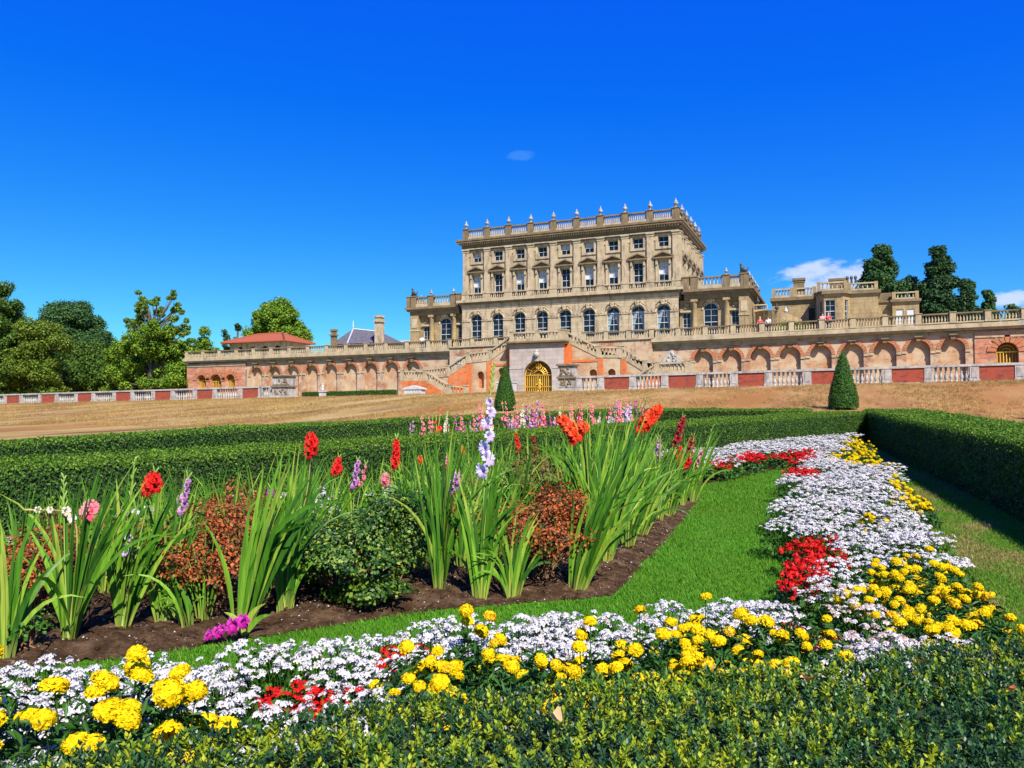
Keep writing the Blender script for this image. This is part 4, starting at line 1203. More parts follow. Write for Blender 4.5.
# canted bay and flat main front
pts = [(-2.6, 100.0), (-1.75, 98.9), (.35, 98.9), (1.15, 100.0)]
m = MB(); m.box(1.15, 4.2, 100, 110, TZ, 15.6); m.box(-2.6, 1.15, 100.02, 110, TZ, 15.6)
m.build('wall', M['stone_gold'], ld)
m = MB()
for p, q in zip(pts[:-1], pts[1:]):
    L = sqrt((q[0] - p[0]) ** 2 + (q[1] - p[1]) ** 2); ax = ((q[0] - p[0]) / L, (q[1] - p[1]) / L, 0); ou = (ax[1], -ax[0], 0)
    fr = ((p[0], p[1], 0), ax, ou)
    hw = .55 if L > 1.8 else .28
    b_ = MB(fr); b_.holewall(0, L, TZ, 15.6, [(L / 2 - hw - (.35 if L > 1.8 else 0), L / 2 + hw - (.35 if L > 1.8 else 0), 12.2, 14.9, False)], 0, .25); b_.build('bay_wall', M['stone_gold'], ld)
    o_ = -.35 if L > 1.8 else 0
    sash(fr, L / 2 - hw + o_, L / 2 + hw + o_, 12.2, 14.9, -.15, False, 'none', ld, 4, 2 if L > 1.8 else 1)
m = MB(); m.slab([(-2.9, 100.2), (-1.95, 98.55), (.5, 98.55), (1.4, 99.7), (4.5, 99.7), (4.5, 110), (-2.9, 110)], 15.6, 16.0); m.build('cornice', M['stone_dark'], ld)
parapet_box(ld, .9, 4.2, 100, 108, 16.0, 16.95, 5)
parapet_box(ld, -2.5, .9, 99.0, 99.9, 16.0, 17.1, 5)
# recessed left range with its own parapet
m = MB(); m.box(-8.0, -2.62, 103.5, 110, TZ, 15.7); m.build('wall', M['stone_gold'], ld)
m = MB(); m.box(-8.2, -2.6, 103.1, 110, 15.7, 16.1); m.build('cornice', M['stone_dark'], ld)
parapet_box(ld, -8.0, -2.7, 103.5, 104.5, 16.1, 17.3, 5)
m = MB(((0, 103.5, 0), (1, 0, 0), (0, -1, 0))); m.box(-3.6, -2.9, 0, .05, 11.5, 14.6); m.build('door', M['dark'], ld)
for (x, y, w, z0, z1) in ((-4.75, 104.2, .62, 16.1, 18.55), (-.1, 102.2, 1.0, 16.0, 17.9)):
    m = MB(); m.box(x - w, x + w, y - .5, y + .5, z0, z1 - .3); m.box(x - w - .15, x + w + .15, y - .62, y + .62, z1 - .3, z1); m.box(x - w - .06, x + w + .06, y - .56, y + .56, z1 - .55, z1 - .42)
    m.build('chimney', M['stone_dark'], ld)
for i in range(3):
    m = MB(); m.lathe(.9 + i * .45, 101.0, [(.1, 0), (.14, .2), (.1, .5), (.2, .75), (.12, 1.0)], 7, 0, 16.95); m.build('chimney_pot', M['bronze'], ld)
sl = thing('small_lodge', 'small tan stone outbuilding with two pale doors beneath dark trees on the terrace', 'building', (7, 104, TZ))
m = MB(((0, 104, 0), (1, 0, 0), (0, -1, 0))); m.holewall(5.9, 8.8, TZ, 14.9, [(6.3, 7.1, 11.9, 14.0, False), (7.5, 8.3, 11.9, 14.0, False)], 0, .2); m.box(4.3, 5.9, -4.5, -.6, TZ, 15.0); m.box(5.9, 8.8, -4.5, -.3, TZ, 14.9); m.build('wall', M['stone_gold'], sl)
for a in (6.3, 7.5):
    m = MB(((0, 104, 0), (1, 0, 0), (0, -1, 0))); m.box(a, a + .8, -.2, -.1, 11.9, 14.0); m.build('door', M['frame'], sl)
m = MB(); m.box(5.7, 9.05, 103.7, 109, 14.9, 15.2); m.box(4.2, 5.7, 104.4, 109, 15.0, 15.2); m.build('cornice', M['stone_dark'], sl)
parapet_box(sl, 5.9, 8.8, 104, 108, 15.2, 16.1, 5)
m = MB(); m.box(4.3, 5.88, 104.7, 108, 15.2, 16.2); m.build('parapet', M['stone_dark'], sl)
# low curved screen wall with urns between mansion and lodge
sw = thing('screen_wall', 'low curved stone wall with dark urns between the mansion and the tan building', 'wall', (-6.8, 97, TZ))
m = MB(); n = 10
arc = [(-9.6 + 5.4 * i / n, 98.6 - 2.4 * sin(pi * i / n * .9), 13.9 - 1.3 * (i / n) ** 2) for i in range(n + 1)]
for a, b in zip(arc[:-1], arc[1:]):
    m.face([(a[0], a[1], TZ), (b[0], b[1], TZ), (b[0], b[1], b[2]), (a[0], a[1], a[2])]); m.face([(a[0], a[1] + .5, TZ), (b[0], b[1] + .5, TZ), (b[0], b[1] + .5, b[2]), (a[0], a[1] + .5, a[2])])
    m.face([(a[0], a[1], a[2]), (b[0], b[1], b[2]), (b[0], b[1] + .5, b[2]), (a[0], a[1] + .5, a[2])])
m.build('wall', M['stone_gold'], sw)
m = MB(); m.box(-9.7, -8.2, 98.3, 99.2, 13.85, 14.1); m.box(-9.7, -8.2, 98.3, 99.2, 14.6, 14.75)
for i in range(6): m.lathe(-9.6 + i * .28, 98.7, [(r, q * .5 / .88) for r, q in BALS], 6, 0, 14.1)
m.build('balustrade_panel', M['stone_pale'], sw)
for (x, y, z) in ((-9.3, 98.7, 14.75), (-6.9, 96.3, 13.5)):
    m = MB(); m.lathe(x, y, [(q * .8, w * .7) for q, w in UR_P], 8, 0, z); m.build('urn', M['bronze'], sw)
m = MB(); m.lathe(-5.9, 96.6, [(q * .8, w * .7) for q, w in UR_P], 8, 0, 13.1); m.build('urn', M['stone_white'], sw)

# ================================================================== BUILDINGS LEFT
pv = thing('pavilion', 'stone garden pavilion with arched openings under a red clay tile roof', 'pavilion', (-79, 90, TZ))
PX0, PX1, PY0, PY1 = -85.2, -75.0, 90.0, 95.3
PA = ((0, PY0, 0), (1, 0, 0), (0, -1, 0)); PB = ((PX1, 0, 0), (0, 1, 0), (1, 0, 0))
ar = [PX0 + 1.9 + 2.35 * i for i in range(4)]
m = MB(PA); m.holewall(PX0, PX1, TZ, 11.95, [(c - .8, c + .8, 9.5, 11.4, True) for c in ar], 0, .4); m.build('arcade_wall', M['stone'], pv)
m = MB(PB); m.holewall(PY0, PY1, TZ, 11.95, [(PY0 + .7, PY0 + 2.2, 9.5, 11.35, True), (PY0 + 3.1, PY0 + 4.6, 9.5, 11.35, True)], 0, .4); m.build('side_wall', M['stone'], pv)
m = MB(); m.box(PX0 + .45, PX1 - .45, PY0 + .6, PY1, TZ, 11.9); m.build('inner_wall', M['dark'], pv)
m = MB()
o_ = .95; r0 = (PX0 - o_, PY0 - o_); r1 = (PX1 + o_, PY0 - o_); r2 = (PX1 + o_, PY1 + o_); r3 = (PX0 - o_, PY1 + o_); q0 = (PX0 + 3.2, 92.6); q1 = (PX1 - 2.4, 92.6); EZ, RZ = 12.0, 13.45
m.face([(*r0, EZ), (*r1, EZ), (*q1, RZ), (*q0, RZ)]); m.face([(*r1, EZ), (*r2, EZ), (*q1, RZ)]); m.face([(*r2, EZ), (*r3, EZ), (*q0, RZ), (*q1, RZ)]); m.face([(*r3, EZ), (*r0, EZ), (*q0, RZ)])
m.face([(*r0, EZ - .12), (*r1, EZ - .12), (*r2, EZ - .12), (*r3, EZ - .12)])
for a, b in ((r0, r1), (r1, r2), (r2, r3), (r3, r0)): m.face([(*a, EZ - .12), (*b, EZ - .12), (*b, EZ), (*a, EZ)])
rf = m.build('roof', M['tile'], pv)
m = MB()
for a, b in ((q0, q1), (r1, q1), (r0, q0), (r2, q1)):
    za, zb_ = (RZ if a in (q0, q1) else EZ), RZ
    m.tube([(*a, za + .03), (*b, zb_ + .03)], .13, 6)
m.build('ridge_tiles', M['tile'], rf)
hs = thing('slate_roofed_house', 'house behind the terrace with a grey slate hip roof and two stone chimneys', 'house', (-82, 118, TZ))
m = MB(); m.box(-86.4, -75.2, 118, 124, TZ, 14.1); m.build('wall', M['stone'], hs)
m = MB(); a = [(-87.0, 117.4), (-74.6, 117.4), (-74.6, 124.6), (-87.0, 124.6)]; u = (-84.2, 120.6); v = (-78.2, 120.6)
m.face([(*a[0], 14.1), (-83.2, 117.4, 14.1), (*u, 17.2)]); m.face([(-83.2, 117.4, 14.1), (*a[1], 14.1), (*v, 16.4), (*u, 17.2)]); m.face([(*a[1], 14.1), (*a[2], 14.1), (*v, 16.4)]); m.face([(*a[2], 14.1), (*a[3], 14.1), (*u, 17.2), (*v, 16.4)]); m.face([(*a[3], 14.1), (*a[0], 14.1), (*u, 17.2)])
rf = m.build('roof', M['slate'], hs)
m = MB(); m.tube([(-83.2, 117.3, 14.15), (*u, 17.25)], .16, 5); m.tube([(*u, 17.25), (*v, 16.45)], .1, 5); m.lathe(u[0], u[1], [(.2, 0), (.1, .5), (.03, 1.6)], 6, 0, 17.2); m.build('ridge_flashing', M['lead'], rf)
def stack(x, y, w, z1, mat):
    m = MB(); m.box(x - w, x + w, y - w, y + w, TZ, z1 - 1.2); m.box(x - w - .2, x + w + .2, y - w - .2, y + w + .2, z1 - 1.2, z1 - .95); m.box(x - w + .05, x + w - .05, y - w + .05, y + w - .05, z1 - .95, z1 - .35); m.box(x - w - .1, x + w + .1, y - w - .1, y + w + .1, z1 - .35, z1)
    m.build('chimney', M[mat], hs)
stack(-76.2, 117.2, .62, 18.9, 'stone'); stack(-84.6, 115.2, .42, 16.6, 'stone_dark')
m = MB(); m.box(-78.5, -72, 124, 128, TZ, 15.0); m.build('rear_range', M['lead'], hs)

# ================================================================== SMALL GARDEN STONES
sz = gz(-42.9, 73)
sc_ = thing('sarcophagus', 'low white marble sarcophagus with a gabled lid below the left stair flight', 'sarcophagus', (-42.9, 73, sz))
F7 = ((0, 73, 0), (1, 0, 0), (0, -1, 0))
m = MB(F7); m.box(-44.15, -41.65, -.5, .5, sz - .05, sz + .1); m.box(-44.0, -41.8, -.42, .42, sz + .1, sz + .55)
for i in range(6): m.box(-43.9 + i * .36, -43.72 + i * .36, .42, .46, sz + .14, sz + .5)
m.build('chest', M['stone_white'], sc_)
m = MB(F7); m.prism([(-44.15, sz + .55), (-41.65, sz + .55), (-41.65, sz + .68), (-42.9, sz + 1.0), (-44.15, sz + .68)], -.52, .52); m.build('lid', M['stone_white'], sc_)
vz = gz(-55.5, 73.5)
vs = thing('garden_statue', 'small white marble statue on a plinth in the gap of the low clipped hedge', 'statue', (-55.5, 73.5, vz))
m = MB(); m.box(-55.8, -55.2, 73.2, 73.8, vz - .05, vz + .55); m.box(-55.88, -55.12, 73.12, 73.88, vz + .55, vz + .65); m.build('plinth', M['stone_white'], vs)
m = MB(); m.lathe(-55.5, 73.5, [(.2, 0), (.18, .25), (.13, .42), (.18, .56), (.13, .66), (.06, .71), (.09, .8), (.09, .86), (.04, .92)], 10, 0, vz + .65)
m.tube([(-55.66, 73.5, vz + 1.2), (-55.72, 73.4, vz + 1.04), (-55.6, 73.3, vz + .95)], .04, 6); m.build('figure', M['stone_white'], vs)
for i, (x, lab) in enumerate(((-33.75, 'small white stone block left of the golden gate, nearer the cone shaped yew'), (-32.35, 'small white stone block directly beside the golden gate'))):
    z = gz(x, 75.6)
    b_ = thing('stone_block', lab, 'stone block', (x, 75.6, z), None)
    m = MB(); m.box(x - .42, x + .42, 75.3, 75.9, z - .05, z + .12); m.box(x - .36, x + .36, 75.34, 75.86, z + .12, z + 1.0); m.build('block', M['stone_white'], b_)
    m = MB(); m.slab([(x - .44, 75.28), (x + .44, 75.28), (x + .44, 75.92), (x - .44, 75.92)], z + 1.0, z + 1.14); m.build('cap', M['stone_white'], b_)

# ================================================================== PEOPLE on the terrace
def person(label, x, y, rz, shirt, hair, lean=0.0):
    root = thing('person', label, 'person', (x, y, 9.875 - fall(x)), None, rz)
    def skin(name, nodes, edges, radii, mat, sub=1):
        me = bpy.data.meshes.new(name); me.from_pydata(nodes, edges, []); ob = bpy.data.objects.new(name, me); COL.objects.link(ob)
        sk = ob.modifiers.new('skin', 'SKIN'); sk.use_smooth_shade = True
        for v, r in zip(me.skin_vertices[0].data, radii): v.radius = (r, r)
        me.skin_vertices[0].data[0].use_root = True
        ss = ob.modifiers.new('sub', 'SUBSURF'); ss.levels = sub; ss.render_levels = sub
        dg = bpy.context.evaluated_depsgraph_get(); nm = bpy.data.meshes.new_from_object(ob.evaluated_get(dg))
        bpy.data.objects.remove(ob)
        nm.materials.clear(); nm.materials.append(M[mat])
        o = bpy.data.objects.new(name, nm); COL.objects.link(o); o.parent = root
        return o
    N = [(0, 0, .95), (0, 0, 1.15), (0, -.01, 1.38), (0, -.02, 1.48), (0, -.03, 1.57), (0, -.04, 1.70),
         (-.19, 0, 1.40), (-.26, -.05, 1.13), (-.2, -.25, 1.02), (-.16, -.33, 1.0),
         (.19, 0, 1.40), (.27, -.04, 1.12), (.22, -.24, 1.0), (.18, -.33, .98),
         (-.1, 0, .88), (-.11, -.01, .5), (-.11, .02, .08), (-.12, -.14, .04),
         (.1, 0, .88), (.11, -.01, .5), (.11, .02, .08), (.12, -.14, .04)]
    E_ = [(0, 1), (1, 2), (2, 3), (3, 4), (4, 5), (2, 6), (6, 7), (7, 8), (8, 9), (2, 10), (10, 11), (11, 12), (12, 13), (0, 14), (14, 15), (15, 16), (16, 17), (0, 18), (18, 19), (19, 20), (20, 21)]
    R_ = [.15, .14, .15, .06, .085, .075, .065, .05, .04, .04, .065, .05, .04, .04, .1, .07, .045, .045, .1, .07, .045, .045]
    skin('body', N, E_, R_, 'skin', 2)
    skin('shirt', [(0, 0, .92), (0, 0, 1.15), (0, -.01, 1.40), (-.2, 0, 1.41), (-.26, -.05, 1.16), (.2, 0, 1.41), (.27, -.04, 1.15)], [(0, 1), (1, 2), (2, 3), (3, 4), (2, 5), (5, 6)], [.18, .165, .16, .085, .075, .085, .075], shirt)
    skin('trousers', [(0, 0, .97), (-.1, 0, .86), (-.11, -.01, .5), (-.11, .02, .1), (.1, 0, .86), (.11, -.01, .5), (.11, .02, .1)], [(0, 1), (1, 2), (2, 3), (0, 4), (4, 5), (5, 6)], [.165, .12, .09, .075, .12, .09, .075], 'trousers')
    m = MB(); m.ball((0, .0, 1.69), (.098, .105, .115), 10, 7, 0, .03); h = m.build('hair', M[hair], root)
    return root
person('person in a red shirt leaning on the terrace balustrade beside the mansion', -7.55, 82.3, .2, 'shirt_red', 'hairw')
person('person in a pale shirt just right of the red-shirted one by the mansion', -6.75, 82.35, -.3, 'shirt_white', 'hair')
person('person in a pink shirt at the balustrade in front of the tan building', -1.6, 82.3, .3, 'shirt_pink', 'hair')
person('person in a red top close beside the pink shirt at the tan building', -1.05, 82.35, -.2, 'shirt_red', 'hairw')
person('person in a white shirt on the terrace below the mansion left wing', -47.4, 82.4, .1, 'shirt_white', 'hair')
# ================================================================== HEDGES
from mathutils import noise as mnoise
LEAF4_V = [(0, 0, 0), (.5, .5, .10), (0, 1, -.04), (-.5, .5, .10), (0, .5, 0)]
LEAF4_F = [(0, 1, 2, 4), (0, 4, 2, 3)]
def gzv(x, y): return np.array([gz(float(a), float(b)) for a, b in zip(x, y)])

def hedge(label, path, width, height, dens, size, mat='box', group=None, rough=.05, tips=.4):
    """clipped hedge along a polyline: dark core plus a skin of leaves"""
    c = path[len(path) // 2]
    root = thing('hedge', label, 'hedge', (c[0], c[1], gz(*c)), group)
    core = MB(); P_, N_, T_ = [], [], []
    for si, (a, b) in enumerate(zip(path[:-1], path[1:])):
        d = Vector((b[0] - a[0], b[1] - a[1], 0)); L = d.length; d.normalize(); nn = Vector((-d.y, d.x, 0))
        ns = max(2, int(L / 1.2)); hw = width / 2 - .035; h = height - .035 - .004 * si
        ring = []
        for i in range(ns + 1):
            p = Vector((*a, 0)) + d * (L * i / ns)
            z = gz(p.x, p.y)
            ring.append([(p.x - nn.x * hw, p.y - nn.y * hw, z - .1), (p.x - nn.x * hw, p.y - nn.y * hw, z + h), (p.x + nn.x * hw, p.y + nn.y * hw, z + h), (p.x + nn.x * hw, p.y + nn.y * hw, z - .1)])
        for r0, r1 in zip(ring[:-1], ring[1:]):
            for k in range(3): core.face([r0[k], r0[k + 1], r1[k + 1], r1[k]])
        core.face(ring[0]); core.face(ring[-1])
        # leaf positions: top, two sides, two ends
        dist = lambda x, y: sqrt(x * x + y * y)
        for (area, kind) in ((L * width, 't'), (L * height, 'l'), (L * height, 'r'), (width * height, 'a'), (width * height, 'b')):
            n = int(area * dens)
            if n < 1: continue
            u = NR.uniform(0, 1, n); v = NR.uniform(0, 1, n)
            if kind == 't': s_, w_, h_ = u * L, (v - .5) * width, np.full(n, height); nv = np.tile([0, 0, 1.0], (n, 1))
            elif kind in 'lr':
                sg = 1 if kind == 'l' else -1
                s_, w_, h_ = u * L, np.full(n, sg * width / 2), v * height; nv = np.tile([nn.x * sg, nn.y * sg, 0.15], (n, 1))
            else:
                e = 0 if kind == 'a' else L; sg = -1 if kind == 'a' else 1
                s_, w_, h_ = np.full(n, float(e)), (u - .5) * width, v * height; nv = np.tile([d.x * sg, d.y * sg, 0.1], (n, 1))
            x = a[0] + d.x * s_ + nn.x * w_; y = a[1] + d.y * s_ + nn.y * w_
            jit = NR.normal(0, rough * .5, n)[:, None] * nv
            wob = np.array([mnoise.noise((q * .9, w * .9, t * 1.2)) for q, w, t in zip(x, y, h_)])[:, None] * nv * rough
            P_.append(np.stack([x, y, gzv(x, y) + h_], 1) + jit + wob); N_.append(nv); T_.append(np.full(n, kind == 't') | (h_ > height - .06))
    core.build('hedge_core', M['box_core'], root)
    P_ = np.concatenate(P_); N_ = np.concatenate(N_)
    N_ = N_ + NR.normal(0, .55, N_.shape)
    top = np.concatenate(T_); litm = top & (NR.uniform(0, 1, len(top)) < tips)  # share of top leaves given the lighter, sunlit-looking colour
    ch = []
    for sel, mi in ((~litm, 0), (litm, 1)):
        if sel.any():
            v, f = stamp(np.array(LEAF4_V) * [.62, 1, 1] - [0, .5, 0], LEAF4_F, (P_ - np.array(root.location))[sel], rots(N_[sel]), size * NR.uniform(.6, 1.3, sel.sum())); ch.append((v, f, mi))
    np_build('foliage', ch, [M[mat], M['hedge_top_lit']], root)
    return root
B0, B1 = Vector((-6.9, 4.5)), Vector((.6, 21.8))
BD = (B1 - B0).normalized(); BN = Vector((-BD.y, BD.x))
def bl(s, off): q = B0 + BD * s + BN * off; return (q.x, q.y)
LB = (B1 - B0).length
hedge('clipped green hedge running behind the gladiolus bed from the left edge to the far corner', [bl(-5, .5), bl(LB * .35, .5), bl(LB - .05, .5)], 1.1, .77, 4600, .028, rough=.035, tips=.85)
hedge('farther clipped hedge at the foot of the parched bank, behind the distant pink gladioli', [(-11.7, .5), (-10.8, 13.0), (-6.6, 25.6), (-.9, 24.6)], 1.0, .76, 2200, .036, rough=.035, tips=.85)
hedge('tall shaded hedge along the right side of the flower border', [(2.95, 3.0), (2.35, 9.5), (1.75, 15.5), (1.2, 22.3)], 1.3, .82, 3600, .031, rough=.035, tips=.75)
hedge('low dark hedge strip against the brick terrace wall, right of the small statue', [(-54.9, 73.9), (-50.4, 73.9), (-46.0, 73.9)], 1.0, .56, 300, .11)
hedge('short dark hedge strip against the brick terrace wall, left of the small statue', [(-58.4, 73.9), (-57.2, 73.9), (-56.1, 73.9)], 1.0, .56, 300, .11)

# the near box hedge: real sprigs of small leaves
NA, NB = Vector((-1.35, 1.30)), Vector((.45, 2.54))
ND = (NB - NA).normalized(); NN = Vector((ND.y, -ND.x))          # towards the camera
nh = thing('hedge', 'box hedge of small glossy leaves in the foreground below the flower strip', 'hedge', (0, 1.7, 0))
m = MB()
HN = .70
def nseg(s, off): q = NA + ND * s + NN * off; return q
def recede(s): return max(0.0, .40 - s) * .26
for s0 in np.arange(-1.2, 4.6, .2):
    a, b = nseg(s0, .05 + recede(s0)), nseg(s0 + .2, .05 + recede(s0 + .2)); c, d = nseg(s0 + .2, 1.25), nseg(s0, 1.25)
    t = lambda q: (q.x, q.y, gz(q.x, q.y) + HN - .075); bt = lambda q: (q.x, q.y, gz(q.x, q.y) - .05)
    m.face([t(a), t(b), t(c), t(d)]); m.face([bt(a), bt(b), t(b), t(a)]); m.face([bt(d), bt(c), t(c), t(d)])
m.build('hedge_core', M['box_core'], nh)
def sprig(rng, tip):
    V, F = [], []
    for k in range(6):
        z = .2 + .8 * k / 5
        for q in (0, 1):
            az = (k % 2) * pi / 2 + q * pi + rng.normal(0, .35)
            el = rng.uniform(.35, 1.0) + .25 * k / 5
            L_ = rng.uniform(.42, .58) * (1.0 if k < 4 else .8)
            dx, dy, dz = cos(az) * cos(el), sin(az) * cos(el), sin(el)
            sx, sy = -sin(az), cos(az)
            w = L_ * .26
            n = len(V)
            V += [(0, 0, z), (dx * L_ * .5 + sx * w, dy * L_ * .5 + sy * w, z + dz * L_ * .5 + .02), (dx * L_, dy * L_, z + dz * L_), (dx * L_ * .5 - sx * w, dy * L_ * .5 - sy * w, z + dz * L_ * .5 + .02), (dx * L_ * .52, dy * L_ * .52, z + dz * L_ * .45)]
            F += [(n, n + 1, n + 2, n + 4), (n, n + 4, n + 2, n + 3)]
    return np.array(V), np.array(F)
ch = []
rngS = np.random.default_rng(3)
for var in range(4):
    n = 5200
    s_ = rngS.uniform(-1.2, 4.7, n); o_ = rngS.uniform(-.04, 1.05, n) + np.clip(.40 - s_, 0, 9) * .26
    x = NA.x + ND.x * s_ + NN.x * o_; y = NA.y + ND.y * s_ + NN.y * o_
    z = gzv(x, y) + HN - .045 - rngS.uniform(0, .02, n) + np.array([mnoise.noise((a * 2.2, b * 2.2, 0)) for a, b in zip(x, y)]) * .018
    nv = np.tile([0, 0, 1.0], (n, 1)) + rngS.normal(0, .32, (n, 3))
    tv, tf = sprig(rngS, var)
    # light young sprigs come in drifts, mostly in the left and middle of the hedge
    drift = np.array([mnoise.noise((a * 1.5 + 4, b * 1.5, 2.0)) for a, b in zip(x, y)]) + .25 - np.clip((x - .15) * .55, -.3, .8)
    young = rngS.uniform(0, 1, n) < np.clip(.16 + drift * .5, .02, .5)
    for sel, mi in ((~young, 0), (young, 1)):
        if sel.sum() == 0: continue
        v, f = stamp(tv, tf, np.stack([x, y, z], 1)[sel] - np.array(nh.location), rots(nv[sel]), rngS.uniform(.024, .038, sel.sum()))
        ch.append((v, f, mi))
    # back face
    n = 900
    s_ = rngS.uniform(-1.2, 4.7, n); h_ = rngS.uniform(.25, HN, n)
    o_ = np.clip(.40 - s_, 0, 9) * .26
    x = NA.x + ND.x * s_ + NN.x * o_; y = NA.y + ND.y * s_ + NN.y * o_
    v, f = stamp(tv, tf, np.stack([x, y, gzv(x, y) + h_ - .03], 1) - np.array(nh.location), rots(np.tile([-NN.x, -NN.y, .5], (n, 1)) + rngS.normal(0, .3, (n, 3))), rngS.uniform(.028, .04, n))
    ch.append((v, f, 0))
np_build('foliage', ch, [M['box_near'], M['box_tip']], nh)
def fallen_leaf(label, px, py, size, mat, h, curl):
    p = gp(px, py, h)
    r = thing('fallen_leaf', label, 'leaf', p, None, .01)
    V, F = [], []
    n = 6
    for i in range(n + 1):
        t = i / n; w = size * .34 * sin(pi * min(1, t * .95 + .05)) + .001
        y = size * (t - .5); z = curl * size * (t - .5) ** 2 * 2
        V += [(-w, y, z + .4 * w), (0, y, z), (w, y, z + .4 * w)]
    for i in range(n):
        a = i * 3; F += [(a, a + 1, a + 4, a + 3), (a + 1, a + 2, a + 5, a + 4)]
    V = np.array(V); c, s_ = cos(px), sin(px)
    V = np.stack([V[:, 0] * c - V[:, 1] * s_, V[:, 0] * s_ + V[:, 1] * c, V[:, 2] + V[:, 0] * .3 + .012], 1)
    np_build('blade', [(V, np.array(F), 0)], M[mat], r)
fallen_leaf('pale curled dry leaf lying on the foreground box hedge', 556, 727, .036, 'deadleaf', HN + .0, 1.3)
fallen_leaf('orange brown leaf lying on the foreground box hedge, middle of the three', 809, 685, .042, 'rustleaf', HN + .0, .8)
fallen_leaf('dull red leaf on the box hedge just below the yellow marigolds', 922, 667, .03, 'rustleaf', HN, .8)
fallen_leaf('brown leaf on the box hedge at the right edge', 1011, 696, .032, 'rustleaf', HN, .6)

# parched tufts over the bank
n = 230000
x = NR.uniform(-100, 16, n); y = 26 + 33 * NR.uniform(0, 1, n)
cl_ = np.array([mnoise.noise((a * .35, b * .12, 1)) + .5 * mnoise.noise((a * 1.3, b * .4, 6)) for a, b in zip(x, y)])
kp = (cl_ + NR.normal(0, .2, n) > .02) & (y < 59.3)
x, y = x[kp], y[kp]
tuft_v = np.array([(-.5, 0, 0), (-.3, 0, 0), (-.62, .15, 1), (-.1, 0, 0), (.1, 0, 0), (.08, -.12, 1.15), (.3, 0, 0), (.5, 0, 0), (.7, .1, .9)]); tuft_f = np.array([(0, 1, 2), (3, 4, 5), (6, 7, 8)])
v, f = stamp(tuft_v, tuft_f, np.stack([x, y, gzv(x, y) - .01], 1), rots(NR.normal(0, .3, (len(x), 3)) + [0, 0, 1]), NR.uniform(.05, .13, len(x)))
M['straw'] = m_leaf('parched grass', [(0.21, 0.12, 0.04), (0.36, 0.235, 0.074), (0.48, 0.335, 0.11), (0.56, 0.43, 0.17)], 0.2, 0.9, (0.25, 0.14, 0.048), spec=.1, sat_patch=.25)
o = np_build('grass', [(v, f, 0)], M['straw']); tag(o, 'parched straw coloured grass tufts over the bank', 'grass', kind='stuff')

# ================================================================== LAWN, SOIL
def sheet(name, poly, mat, up, label, cat='ground'):
    me = bpy.data.meshes.new(name); me.from_pydata([(x, y, SL * y + up) for x, y in poly], [], [list(range(len(poly)))]); me.materials.append(M[mat]); me.update()
    o = bpy.data.objects.new(name, me); COL.objects.link(o); return tag(o, label, cat, kind='structure')
LAWN = [(-9.0, .2), (-2.2, .2), (-1.3, 1.0), (.4, 2.5), (.4, 6.5), (.35, 9), (.15, 17), (.1, 20.6), (-6.9, 4.7)]
sheet('lawn', LAWN, 'lawn', .004, 'mown green lawn ringed by the flower strips')
sheet('lawn_strip', [(.4, 2.5), (4.5, 2.5), (2.2, 12.0), (.75, 21.9), (.1, 20.6), (.15, 17), (.35, 9), (.4, 6.5)], 'lawn_dry', .004, 'worn grass strip in the shade of the right hedge')
SOIL = [(-5.6, 1.5), (-4.6, 2.15), (-3.6, 2.92), (-3.1, 3.5), (-2.5, 4.3), (-1.44, 5.1), (-1.5, 7.2), (-1.64, 9.5), (-1.85, 11.2), (-2.4, 10.9), (-3.9, 8.0), (-6.0, 3.4), (-7.2, 1.5)]
def edge_d(x, y):
    d = 9.0
    for (a, b), (c, e) in zip(SOIL, SOIL[1:] + SOIL[:1]):
        ux, uy = c - a, e - b; t = max(0, min(1, ((x - a) * ux + (y - b) * uy) / (ux * ux + uy * uy))); d = min(d, sqrt((x - a - t * ux) ** 2 + (y - b - t * uy) ** 2))
    return d
def soil_z(x, y):
    k_ = min(1.0, edge_d(x, y) / .22) if inside(SOIL, x, y) else 0.0
    return SL * y + .007 + k_ * soil_h(x, y)
def soil_h(x, y):
    return .014 + .05 * (mnoise.noise((x * 2.1, y * 2.1, 0)) * .5 + .5) + .035 * mnoise.noise((x * 9, y * 9, 3)) + .016 * mnoise.noise((x * 27, y * 27, 5))
g = grid_obj('soil_bed', list(np.arange(-7.2, -1.4, .05)), list(np.arange(1.5, 11.2, .05)), M['soil'], soil_z, lambda x, y: inside(SOIL, x + .05 * mnoise.noise((x * 7, y * 7, 1)), y + .05 * mnoise.noise((x * 7, y * 7, 9))))
tag(g, 'dark crumbly soil of the gladiolus bed flecked with pale stones', 'soil', kind='structure')
# clods and pale chips on the soil
n = 9000
x = NR.uniform(-6.5, -1.4, n); y = NR.uniform(1.8, 9, n)
keep = np.array([inside(SOIL, a, b) for a, b in zip(x, y)])
x, y = x[keep], y[keep]
z = np.array([soil_z(a, b) for a, b in zip(x, y)])
tv = np.array([(1, 0, .1), (-.3, .9, 0), (-.8, -.5, .1), (.1, .1, .75), (0, 0, -.5)]); tf = np.array([(0, 1, 3), (1, 2, 3), (2, 0, 3), (0, 4, 1), (1, 4, 2), (2, 4, 0)])
pale = NR.uniform(0, 1, len(x)) < .22
ch = []
for sel, mi, lo, hi in ((~pale, 0, .008, .028), (pale, 1, .004, .011)):
    v, f = stamp(tv, tf, np.stack([x, y, z], 1)[sel], rots(NR.normal(0, .5, (sel.sum(), 3)) + [0, 0, 1]), NR.uniform(lo, hi, sel.sum())); ch.append((v, f, mi))
o = np_build('soil_clods', ch, [M['soil'], M['stone_white']])
tag(o, 'loose clods and pale chips scattered over the soil bed', 'soil clods', kind='stuff')
